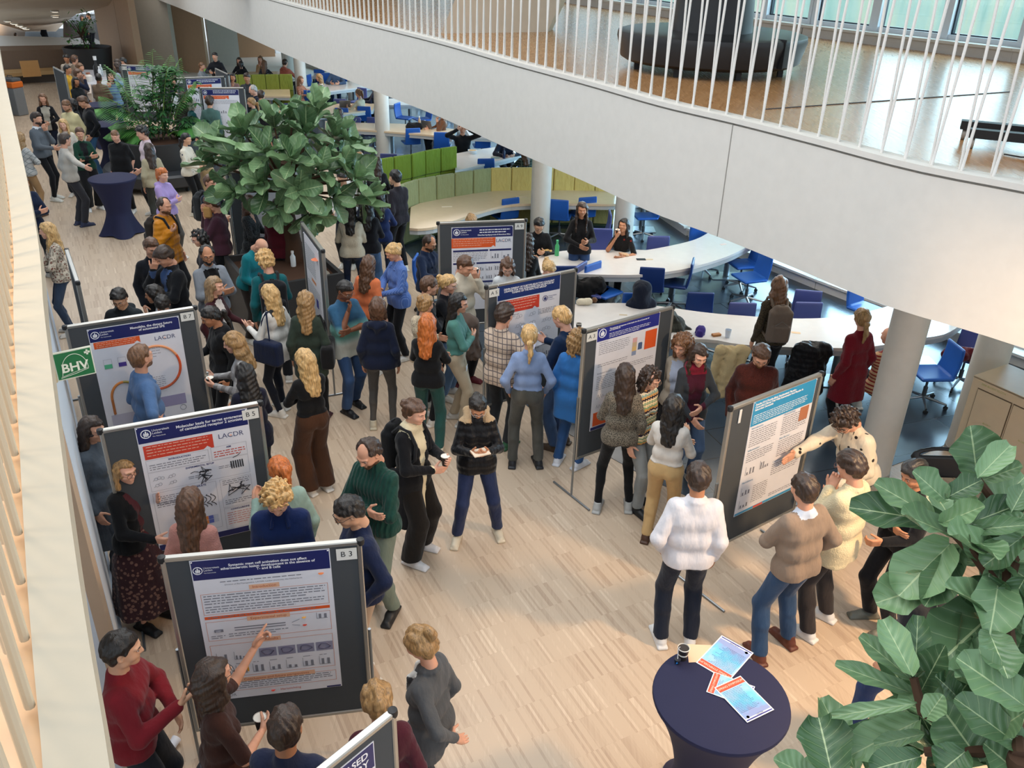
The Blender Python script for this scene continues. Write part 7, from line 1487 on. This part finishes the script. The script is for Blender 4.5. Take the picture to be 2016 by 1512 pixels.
P(1290, 728, 1.66, 42, f_, '#a9957a', '#7b7f80', 'curlybob', 'down', 'down', 'woman in a patterned knit sweater with short dark hair and glasses', hk='dark', topk='fairisle', botm='denim', shoe='#141518', hp=24, glasses='#9a8a7a', sk='pale', inf=.026, feet=((0, 0, 0), (0, .14, 0)))
P(1344, 662, 1.70, -38, f_, '#b0a494', '#17181c', 'curlylong', 'down', 'down', 'smiling curly-haired woman in a beige cardigan over a blue shirt', hk='mid', opn=.05, inner='#aab4c8', hp=12)
P(1381, 682, 1.70, 12, f_, '#34393f', '#41597a', 'longfront', 'low', 'belly', 'woman with a maroon patterned scarf over a grey cardigan', hk='dark', collar='scarf', opn=.07, inner='#431426', botm='denim', scarf=fab('#7a1a30', 'dots', '#c9b4b0'), hp=20, top='shirt', sk='pale')
P(1330, 777, 1.66, 158, f_, '#dad3ca', '#c3a271', 'long', 'gest', 'cross', 'woman in a white sweater with long black hair holding out her hand', hk='black', top='tuck', botk='straight', shoe='#4a2f20', sk='asian', hy=-6, inf=.022)
P(1503, 686, 1.78, -8, m_, '#4b1f18', '#2a2d33', 'quiff', 'down', 'down', 'bearded man in a rust red shirt looking down behind the light blue poster', hk='brown', beard='mid', collar='shirt', glasses='#8a6a50', hp=34, sk='fair', topk='tweed', top2='#3c1812', inf=.03)
p = P(1652, 818, 1.80, -62, m_, '#dccfb8', '#3c443c', 'curly', (onb(cy, 1492, 930, .03), 'open', (.4, .2, -.3)), 'front', 'man in a cream dotted sweater bending to point at the light blue poster', hk='dark', topk='dots', top2='#2a2422', lean=24, hp=30, glasses=True, inf=.03, sk='fair'); badge(p, 'name badge on a black cord worn by the bending man', lany=True)
P(1378, 911, 1.80, 180, m_, '#d9d7dc', '#1a2130', 'short', 'down', 'pocket', 'man in a white shirt and dark blue trousers seen from behind', hk='dark', collar='shirt', top='std', sk='tan', shoe='#d8d8d8', inf=.03, feet=((-.03, 0, 0), (.03, 0, 0)))
P(1585, 934, 1.80, 205, m_, '#8a7869', '#27405f', 'short', 'pocket', 'cross', 'man in a taupe sweater and blue jeans with brown shoes', hk='dark', botm='denim', shoe='#5c2c1c', sole='#3a2a20', tilt=-4, feet=((-.09, .0, -18), (.06, .05, 12)), inf=.024, under=True, inner='#c9d2e0', shoek='boot')
P(1674, 889, 1.80, 222, m_, '#d8cba8', '#332e2e', 'volume', 'cross', 'chin', 'man in a cream fleece shirt with his hand at his chin', hk='dark', collar='shirt', topk='fleece', top='long', shoe='#dedcd8', hp=18, inf=.034, glasses='#8a5a4a', feet=((-.08, .0, -10), (.06, .02, 14)))
P(1800, 912, 1.72, -70, m_, '#111216', '#141519', 'volume', 'cross', 'front', 'person in black mostly hidden behind the near fig leaves', hk='black', sk='tan', hp=20, shoe='#6a6a60')
P(1838, 1092, 1.76, 200, m_, '#1c1d20', '#1b2c50', 'short', 'down', 'down', 'person in a dark jacket and blue jeans behind the near fig tree', hk='dark', botm='denim', inf=.04, feet=((-.15, .1, 0), (.08, .0, 10)), shoe='#1b1c20', hp=20)
P(1700, 607, 1.68, 205, f_, '#6f0f1d', '#121316', 'lowpony', 'down', 'down', 'woman in a long dark red coat with a blond ponytail', hk='light', top='thigh', topk='fleece', botk='slim', shoe='#b9a898', inf=.034, flare=.03, hy=20)
p = P(1537, 543, 1.74, 182, f_, '#4a4030', '#1b1d21', 'wavy', 'front', 'down', 'brown-haired woman with a grey-brown backpack at the nearest table', hk='mid', topk='leopard', top2='#241c14', botk='slim'); backpack(p, '#6f6156', 'worn taupe backpack on the woman at the nearest table', strapc='#7a6a5c')
# --- upper middle, at the curved tables
P(1062, 432, 1.74, 2, m_, '#131417', '#1d2026', 'short', 'table', 'phone', 'seated man in black with glasses eating at the curved table', sit=True, hk='black', glasses=True, hp=30, sk='asian')
P(1147, 398, 1.68, 0, f_, '#121215', '#243a5e', 'longfront', 'belly', 'cup', 'smiling woman standing in a black cardigan beside the seated man', hk='dark', botm='denim', sk='tan', hp=6)
p = P(1230, 430, 1.66, -25, f_, '#151416', '#1b1c20', 'long', 'mouth', 'table', 'seated dark-haired woman drinking from a cup at the curved table', sit=True, hk='black', hp=-8, sk='tan', sl=.9, topk='dots', top2='#7a2420'); cup(p, 'R', 'cup tipped to the mouth of the seated woman')
P(1036, 462, 1.68, 185, f_, '#131316', '#17181c', 'curlylong', 'front', 'front', 'person in black with dark curls half hidden by board A 9', hk='dark')
P(850, 465, 1.76, 62, m_, '#14223c', '#20242c', 'bald', 'table', 'table', 'seated man in a navy jacket beside board A 9', sit=True, hk='dark', beard='dark', glasses=True, sk='tan', hp=24, collar='coat')
P(928, 420, 1.66, 180, f_, '#6a5a48', '#2a2d33', 'bob', 'down', 'down', 'top of a light brown head just behind board A 9', hk='light', sit=True)
p = P(820, 789, 1.72, 62, f_, '#0d0e13', '#16120f', 'bun', 'belly', 'cup', 'woman in a long black coat with a cream scarf holding a cup', hk='brown', top='coat', opn=.035, inner='#dccfae', botk='wide', shoe='#d9d6d6', hp=14, sk='pale', inf=.038, collar='scarf', acc='#dccfae', feet=((-.02, 0, 0), (.06, .06, 10))); cup(p, 'L', 'dark paper cup held by the woman with the cream scarf'); backpack(p, '#0e0f12', 'black backpack worn over the long black coat', sc=.95)
T_ = p['J']['T']; b = MB(); e = bpy.data.objects.new('scarf', None)
P(942, 788, 1.63, 8, f_, '#101014', '#1b2748', 'lowpony', 'phone', 'phone', 'woman in a black puffer jacket with a fur collar walking and eating', hk='black', collar='fur', acc='#b59a78', topk='puffer', botm='denim', botk='straight', glasses='#c9c9c9', hp=34, sk='tan', shoe='#cfc4ae', sole='#b9ab92', shoek='boot', inf=.036, feet=((-.13, .02, 0), (.12, .10, -6)), top='shirt')
e = MB().box((-.08, -.06, 0), (.08, .06, .01)).build('napkin', mat('#dccab4', .8)); e.matrix_world = Matrix.Translation(hand_pos(PEOPLE[-1], 'R', .09, .02).lerp(hand_pos(PEOPLE[-1], 'L', .09, .02), .5))@Matrix.Rotation(R_(25), 4, 'Z'); tag(e, 'beige napkin with food in the hands of the walking woman', 'napkin')
# --- behind the fig tree
P(777, 334, 1.80, -130, m_, '#26232a', '#17181c', 'short', 'mouth', 'down', 'man in a dark charcoal shirt drinking by the green bench', hk='black', sk='asian', inf=.026)
P(746, 374, 1.66, 190, f_, '#1d2f5c', '#1d2b44', 'long', 'belly', 'cross', 'black-haired woman with a cream cardigan over navy', hk='black', botm='denim')
P(741, 308, 1.68, 190, f_, '#15151a', '#1b1d24', 'long', 'front', 'front', 'woman with long dark brown hair facing the green bench', hk='dark')
P(706, 300, 1.70, 5, f_, '#dcdcda', '#2a3040', 'longfront', 'belly', 'front', 'blond woman in a white blouse half hidden by fig leaves', hk='light', sk='pale', hp=16)
P(672, 338, 1.72, -10, m_, '#d7d9da', '#20242c', 'short', 'front', 'front', 'man whose face shows between the fig leaves', hk='black', sk='asian', hp=14)
P(688, 398, 1.68, 185, f_, '#d4cab4', '#1b2740', 'long', 'front', 'cup', 'woman in a fuzzy cream jumper and dark jeans behind the planter', hk='black', topk='fleece', botm='denim', inf=.034, botk='slim')
P(722, 388, 1.72, 180, f_, '#16171e', '#3b5a80', 'long', 'front', 'down', 'person in black and blue jeans in the group by the bench', hk='black', botm='denim')
P(545, 392, 1.76, 185, m_, '#511320', '#1b1d2a', 'short', 'front', 'cross', 'man in a burgundy sweater standing in front of the fig trunk', hk='dark', inf=.032, fat=.01)
P(492, 385, 1.70, 82, f_, '#25282c', '#212427', 'wavy', 'front', 'front', 'woman in a dark glittering wrap dress under the fig leaves', hk='brown', topk='tweed', top2='#4a4e50', botk='dress', botz=.55, botm='tweed', bot2='#4a4e50', vee=True)
P(523, 478, 1.70, 60, m_, '#0f6f78', '#2c2420', None, 'front', 'front', 'person in a turquoise hooded sweater bent over beside the planter', lean=22, hp=35, hk='dark', inf=.034)
p = P(517, 494, 1.80, 205, m_, '#0d5a60', '#1b1c20', 'curly', 'front', 'down', 'blond man in teal and black with a black backpack', hk='blond', hp=20, sk='pale', hy=-20); backpack(p, '#15171c', 'black backpack on the blond man in teal', sc=1.1)
P(409, 386, 1.80, -82, m_, '#4a2b38', '#141519', 'quiff', 'mouth', 'chin', 'man in a plum sweatshirt eating from a paper bag', hk='brown', hp=24, inf=.032, shoe='#8a5a34')
e = MB().box((-.06, -.04, 0), (.06, .04, .17), None, 0, .02).build('paper_bag', mat('#b98d52', .7)); e.location = hand_pos(PEOPLE[-1], 'L', .09, .05)-Vector((0, 0, .07)); tag(e, 'brown paper bag held by the man in plum', 'bag')
p = P(413, 344, 1.78, 70, m_, '#101c30', '#b0a090', 'short', 'front', 'front', 'man in navy with a dark grey backpack facing right', hk='brown', hy=10); backpack(p, '#2b2d30', 'dark grey backpack with wine-red trim on the man in navy')
P(366, 262, 1.68, 78, f_, '#d9d1c0', '#101114', 'lowpony', 'front', 'front', 'dark-haired woman in a cream embroidered sweater by the palm planter', hk='black', sk='asian', topk='dots', top2='#3a4058', shoe='#d8d2c4', botk='straight')
P(392, 262, 1.62, -60, f_, '#a8926c', '#a8926c', 'fringe', 'front', 'front', 'woman in a beige trench coat talking to the woman in cream', hk='black', top='coat', sk='asian')
P(319, 331, 1.66, 70, f_, '#a893c8', '#4a4846', 'ponytail', 'cross', 'crossb', 'ginger woman in a lilac hoodie with crossed arms', hk='ginger', collar='hood', hy=10, inf=.036, sk='pale')
p = P(322, 389, 1.80, 78, m_, '#c07a16', '#22242a', 'bald', 'strap', 'down', 'balding man in a mustard yellow padded jacket', hk='dark', beard='brown', collar='hood', topk='puffer', inf=.045, hy=8, top='long'); backpack(p, '#2b2522', 'dark leather-look backpack on the man in yellow')
P(385, 454, 1.66, -55, f_, '#26242c', '#1b1d24', 'curlybob', 'down', 'down', 'dark curly-haired woman with glasses behind the bearded man', hk='black', sk='pale', hp=20, glasses='#999999')
p = P(406, 484, 1.78, 38, m_, '#7f858e', '#2a2d33', 'bald', 'cross', 'crossb', 'bearded man in a light grey blazer with backpack straps', hk='black', beard='black', glasses=True, opn=.05, inner='#141417', collar='coat', sk='tan', hy=12)
P(421, 545, 1.66, 82, f_, '#38141a', '#20222a', 'long', 'down', 'front', 'woman with long ash-blond hair in a burgundy leather jacket', hk='ash', opn=.03, inner='#d6d0cb', sk='pale', hp=6)
P(312, 490, 1.82, -38, m_, '#111318', '#15171c', 'volume', 'mouth', 'cross', 'tall man in a black blazer with his fist at his mouth', hk='dark', hp=30, opn=.03, inner='#3d5580', collar='coat', sk='fair', inf=.03)
p = P(297, 470, 1.80, 40, m_, '#14171f', '#15171c', 'quiff', 'down', 'down', 'dark-dressed man standing behind the man in the black blazer', hk='brown', hp=20)
P(229, 572, 1.72, 8, m_, '#20272c', '#20242c', 'flop', 'strap', 'down', 'young man with glasses and parted black hair behind board B 7', hk='black', sk='asian', glasses=True, hp=26, collar='hood')
P(298, 561, 1.64, -75, f_, '#c9ced8', '#20242c', 'long', 'down', 'down', 'woman with black hair and a headband behind board B 7', hk='black', sk='tan', hp=10)
P(316, 588, 1.62, 12, f_, '#c9cacf', '#20242c', 'fringe', 'down', 'down', 'top of a black fringe peeking over board B 7', hk='black', hp=36)
P(405, 606, 1.68, -55, f_, '#121317', '#17181c', 'lowpony', 'front', 'down', 'person in a black hoodie right beside board B 7', hk='black', collar='hood', sk='tan', hp=22)
# --- left side
P(88, 438, 1.68, -58, f_, '#c9bfae', '#2f3f56', 'longfront', 'belly', 'belly', 'smiling woman in a flowered blouse at the left edge', hk='blond', topk='floral', top2='#7c5348', top3='#8f8578', botm='denim', botk='slim', sk='pale', hy=0, inf=.03)
P(42, 345, 1.76, 60, m_, '#121d36', '#20242c', 'short', 'cross', 'crossb', 'man in a dark blue jumper half hidden by the left gallery', hk='brown', inf=.03)
P(38, 260, 1.68, 165, f_, '#b4b5b3', '#a5835c', 'wavy', 'belly', 'down', 'woman in a grey diamond-pattern sweater and beige trousers', hk='light', topk='argyle', top2='#7f8486', shoe='#5a3a1c', sole='#4a3018', shoek='boot', inf=.034)
P(70, 221, 1.84, 85, m_, '#5e646b', '#15161a', 'quiff', 'front', 'chin', 'bearded man in a grey jumper over a white collar', hk='dark', beard='dark', under=True, inner='#dfe2e6', botk='slim', shoe='#d4d4cc', feet=((0, .0, 0), (.02, .12, 0)))
P(82, 184, 1.72, 28, f_, '#17161a', '#151a2c', 'long', 'down', 'belly', 'woman in a dark cardigan over a patterned blouse with a badge', hk='mid', opn=.06, inner='#a8a294')
P(126, 198, 1.80, -10, m_, '#d2c69a', '#2a2d33', 'short', 'down', 'down', 'man in a pale yellow shirt with glasses', hk='mid', beard='mid', collar='shirt', glasses='#5a3a2a', hp=22, inf=.03)
P(122, 234, 1.66, 12, f_, '#cfc5b8', '#2a2d33', 'longfront', 'down', 'down', 'blond smiling woman in cream in front of the man in pale yellow', hk='blond', sk='pale')
P(157, 190, 1.86, -52, m_, '#14161c', '#33587e', 'quiff', 'front', 'pocket', 'tall man in a black hoodie and blue jeans', hk='brown', collar='hood', botm='denim', hp=26)
P(139, 194, 1.66, -60, f_, '#1b1c22', '#22242a', 'bob', 'down', 'down', 'dark-haired woman behind the man in the black hoodie', hk='black')
P(126, 262, 1.80, 132, m_, '#b9b2a8', '#35353a', 'flop', 'down', ((at(207, 357, 1.13)), 'relax'), 'man in a pale grey jumper resting his hand on the navy table', hk='dark', glasses='#aaaaaa', feet=((0, 0, -10), (.0, .05, 10)), shoe='#2b3350', botk='straight', hy=-12) if False else P(126, 262, 1.80, 132, m_, '#b9b2a8', '#35353a', 'flop', ((at(207, 357, 1.13)), 'relax'), 'down', 'man in a pale grey jumper resting his hand on the navy table', hk='dark', glasses='#aaaaaa', feet=((0, 0, -10), (.0, .05, 10)), shoe='#2b3350', botk='straight', hy=-12)
P(155, 251, 1.70, 42, f_, '#143a2c', '#141518', 'lowpony', 'cross', 'crossb', 'woman in a dark green blazer with crossed arms', hk='brown', opn=.035, inner='#1b1c20', botk='wide', hy=12, shoe='#dcdcd8')
P(223, 257, 1.70, 0, m_, '#111215', '#15161a', 'buzz', 'down', 'down', 'person with cropped hair in a black tee behind the navy table', hk='mid', sl=.95, hp=22, fat=.03, inf=.03, sk='pale')
P(275, 249, 1.82, -48, m_, '#d6c2ca', '#15161a', 'curly', 'down', 'low', 'curly-haired man in a pale pink polo shirt smiling', hk='black', sl=.9, collar='shirt', sk='pale', hp=14, inf=.03)
P(291, 281, 1.66, 212, f_, '#a49a80', '#3f413c', 'long', 'down', 'down', 'woman with very long dark hair in a beige jacket at the navy table', hk='dark', inf=.03)
# --- far group round the buffet
P(129, 107, 1.76, 20, m_, '#bcae9e', '#2a2d33', 'short', 'down', 'down', 'man with dark glasses in beige farthest left at the buffet', hk='black', glasses=True, sk='tan', hp=20)
P(146, 109, 1.72, 150, m_, '#8a7a68', '#2a2d33', 'volume', 'down', 'down', 'brown-haired person turned away at the far end of the buffet', hk='brown')
P(132, 128, 1.74, 95, m_, '#c9992a', '#2a2d33', 'short', 'down', 'down', 'man in a yellow top at the left of the buffet', hk='black', sk='tan')
P(152, 136, 1.72, 110, m_, '#151a30', '#2a2d33', 'volume', 'mouth', 'down', 'brown-haired man in navy eating at the buffet', hk='brown')
P(157, 124, 1.72, 90, f_, '#5a4a44', '#2a2d33', 'bun', 'down', 'down', 'person with a bun facing right at the buffet', hk='mid')
P(148, 152, 1.66, 60, f_, '#1d2226', '#22242a', 'long', 'front', 'front', 'woman with long black hair in a dark jacket by the grey board back', hk='black', sk='tan')
P(193, 144, 1.74, 180, m_, '#6b5a4a', '#2a2d33', 'buzz', 'front', 'front', 'man in a brown jumper seen from behind at the buffet', hk='black', sk='brown', inf=.034)
P(217, 145, 1.70, -5, f_, '#6f8fb0', '#2a3a5a', 'bob', 'chin', 'forehead', 'woman in light blue with glasses shading her eyes', hk='brown', glasses='#999999', sk='pale')
P(229, 116, 1.74, -90, m_, '#5f6468', '#2a2d33', 'short', 'down', 'down', 'man in grey on the right of the buffet, behind the palm', hk='dark', sk='fair')
P(240, 113, 1.72, -60, m_, '#3a3a40', '#2a2d33', 'short', 'down', 'down', 'dark-haired man at the right end behind the palm', hk='black')
P(229, 122, 1.68, -100, f_, '#9aa4b4', '#2a2d33', 'long', 'front', 'front', 'long-haired woman in pale blue leaning over the buffet', hk='dark')
P(338, 152, 1.70, 100, m_, '#1b1d28', '#2a2d33', 'short', 'down', 'down', 'bearded man in dark clothes behind the far boards', hk='mid', beard='mid')
P(350, 163, 1.70, 150, m_, '#cfd8dc', '#2a2d33', 'short', 'down', 'down', 'man in a white shirt beside the palm fronds', hk='brown')
P(378, 195, 1.66, 130, f_, '#124a4c', '#2a2d33', 'bob', 'down', 'down', 'grey-haired woman in a dark teal jumper', hk='grey')
P(360, 180, 1.70, 170, m_, '#2a2422', '#2a2d33', 'short', 'down', 'down', 'dark-dressed person left of the grey-haired woman', hk='dark')
P(412, 189, 1.80, 178, m_, '#4b6a66', '#2a3040', 'volume', 'down', 'down', 'man in a grey-green shirt reading the far poster', hk='dark', inf=.03)
P(493, 192, 1.68, -85, f_, '#4a6c5c', '#3a3d40', 'lowpony', 'gest', 'gest', 'woman in a green patterned dress explaining the far poster', hk='light', topk='leopard', top2='#2f4a40', sk='pale')
P(485, 144, 1.82, 10, m_, '#3a3b3e', '#20222a', 'quiff', 'down', 'down', 'young man in a dark raglan sweater by the olive bench', hk='dark', sk='tan', hp=14)
P(457, 144, 1.66, 30, f_, '#8a6860', '#20222a', 'bob', 'chin', 'down', 'woman in dusty pink with her hand at her chin', hk='black', sk='tan')
P(494, 168, 1.76, -60, m_, '#161d30', '#20222a', 'bald', 'down', 'down', 'bald man in navy near the olive bench', hk='grey', hp=20, sk='pale')
P(514, 177, 1.76, 170, m_, '#15161a', '#20222a', 'bald', 'down', 'down', 'balding man in a black coat seen from behind', hk='dark', inf=.034)
P(545, 208, 1.66, 185, f_, '#1c1d22', '#20222a', 'bob', 'down', 'down', 'light-haired head just above the fig tree leaves', hk='light')
P(422, 103, 1.78, 5, m_, '#15161c', '#20222a', 'short', 'table', 'table', 'man in a dark hooded sweater behind the far counter', hk='black', glasses=True, collar='hood')
P(397, 123, 1.72, 85, m_, '#7f8488', '#20222a', 'short', 'table', 'table', 'boyish man in grey seated at the far counter', hk='mid', sit=True)
P(470, 113, 1.68, 10, f_, '#17181b', '#20222a', 'long', 'table', 'table', 'woman in black with dark hair at the far counter', hk='dark', sit=True)
P(474, 120, 1.66, 190, f_, '#0f1013', '#20222a', 'ponytail', 'table', 'table', 'black-clothed person turned away at the far counter', hk='black', sit=True)
P(512, 110, 1.68, 5, f_, '#b08e68', '#20222a', 'wavy', 'chin', 'chin', 'woman in camel with hands folded at the far counter', hk='mid', sit=True)
P(520, 118, 1.66, 175, f_, '#25262e', '#20222a', 'wavy', 'table', 'table', 'woman in a dark flowered top turned away at the far counter', hk='mid', topk='floral', top2='#6a707c', sit=True)
P(561, 116, 1.76, 160, m_, '#a85a48', '#20222a', 'short', 'table', 'table', 'man in a salmon hoodie left of the far column', hk='dark', collar='hood', sit=True)
P(627, 145, 1.68, -65, f_, '#d2ccc0', '#22242a', 'long', 'table', 'front', 'seated woman in a black and white striped sweater', hk='light', topk='stripe', top2='#20222a', sit=True)
P(592, 150, 1.66, 70, f_, '#9a6a54', '#22242a', 'long', 'table', 'table', 'person in a floral top half hidden by the column', hk='mid', topk='floral', top2='#5a3a30', sit=True)
P(659, 128, 1.78, 5, m_, '#3d4f6a', '#1d2a44', 'bald', 'table', 'table', 'seated man in a grey-blue jumper at the far table', hk='grey', sit=True, hp=25)
P(705, 175, 1.70, -120, f_, '#c3b598', '#22242a', 'ponytail', 'table', 'table', 'woman in a cream jumper typing, brown ponytail', hk='mid', sit=True)
P(668, 213, 1.68, 185, f_, '#2c2a28', '#22242a', 'long', 'front', 'mouth', 'dark-haired woman in a dark top just above the fig tree', hk='dark', sit=True)
P(733, 160, 1.74, -80, m_, '#1b2036', '#22242a', None, 'table', 'table', 'person in dark navy half hidden between two columns', hk='dark', sit=True)
P(867, 213, 1.68, -72, f_, '#6b4630', '#17181c', 'long', 'table', 'chin', 'woman in a brown jumper at the laptop left of the column', hk='mid', sit=True)
P(911, 241, 1.78, 8, m_, '#101114', '#15161a', 'short', 'forehead', 'forehead', 'seated man in black rubbing his eyes with both hands', hk='dark', sit=True, hp=-6)
P(998, 252, 1.76, 10, m_, '#171d30', '#20222a', 'short', 'table', 'table', 'person in navy with folded arms, head cut off by the balcony', hk='dark', sit=True)
P(1035, 282, 1.72, 195, f_, '#24322c', '#17181c', 'wavy', 'table', 'table', 'person in a dark plaid shirt left of the big column', hk='brown', topk='plaid', top2='#6a7468', sit=True)
P(1095, 300, 1.72, 150, m_, '#5a5650', '#22242a', 'short', 'table', 'table', 'person in grey stripes right of the big column', hk='dark', topk='vstripe', top2='#b5b2aa', sit=True)
P(1760, 752, 1.68, -160, f_, '#c9a27c', '#1b1d24', None, 'table', 'table', 'seated person in a sand and red top behind the right column', hk='brown', sit=True, topk='stripe', top2='#8a2420', loc=(4.55, 9.5))
# --- corridor
z_ = P3(42, 122, 69).z
P(41, 74, 1.80, 180, m_, '#1a222e', '#1a2028', 'short', 'down', 'down', 'man in dark clothes walking away down the corridor', hk='dark', base=z_, loc=tuple(P3(42, 122, 69))[:2])
P(93, 76, 1.76, 180, m_, '#20242c', '#1d2026', 'short', 'down', 'down', 'small dark figure farthest down the corridor', hk='dark', base=P3(94, 97, 80).z, loc=tuple(P3(94, 97, 80))[:2])
P(172, 68, 1.72, 60, f_, '#2c5038', '#1d2026', 'bob', 'down', 'down', 'person in green beyond the tall planter', hk='dark', loc=tuple(P3(173, 101, 52))[:2], base=P3(173, 101, 52).z)
P(187, 68, 1.76, -40, m_, '#6a706c', '#1d2026', 'short', 'front', 'front', 'man in grey-green beside the dark door, far away', hk='dark', loc=tuple(P3(189, 103, 49))[:2], base=P3(189, 103, 49).z)
bpy.context.view_layer.update()
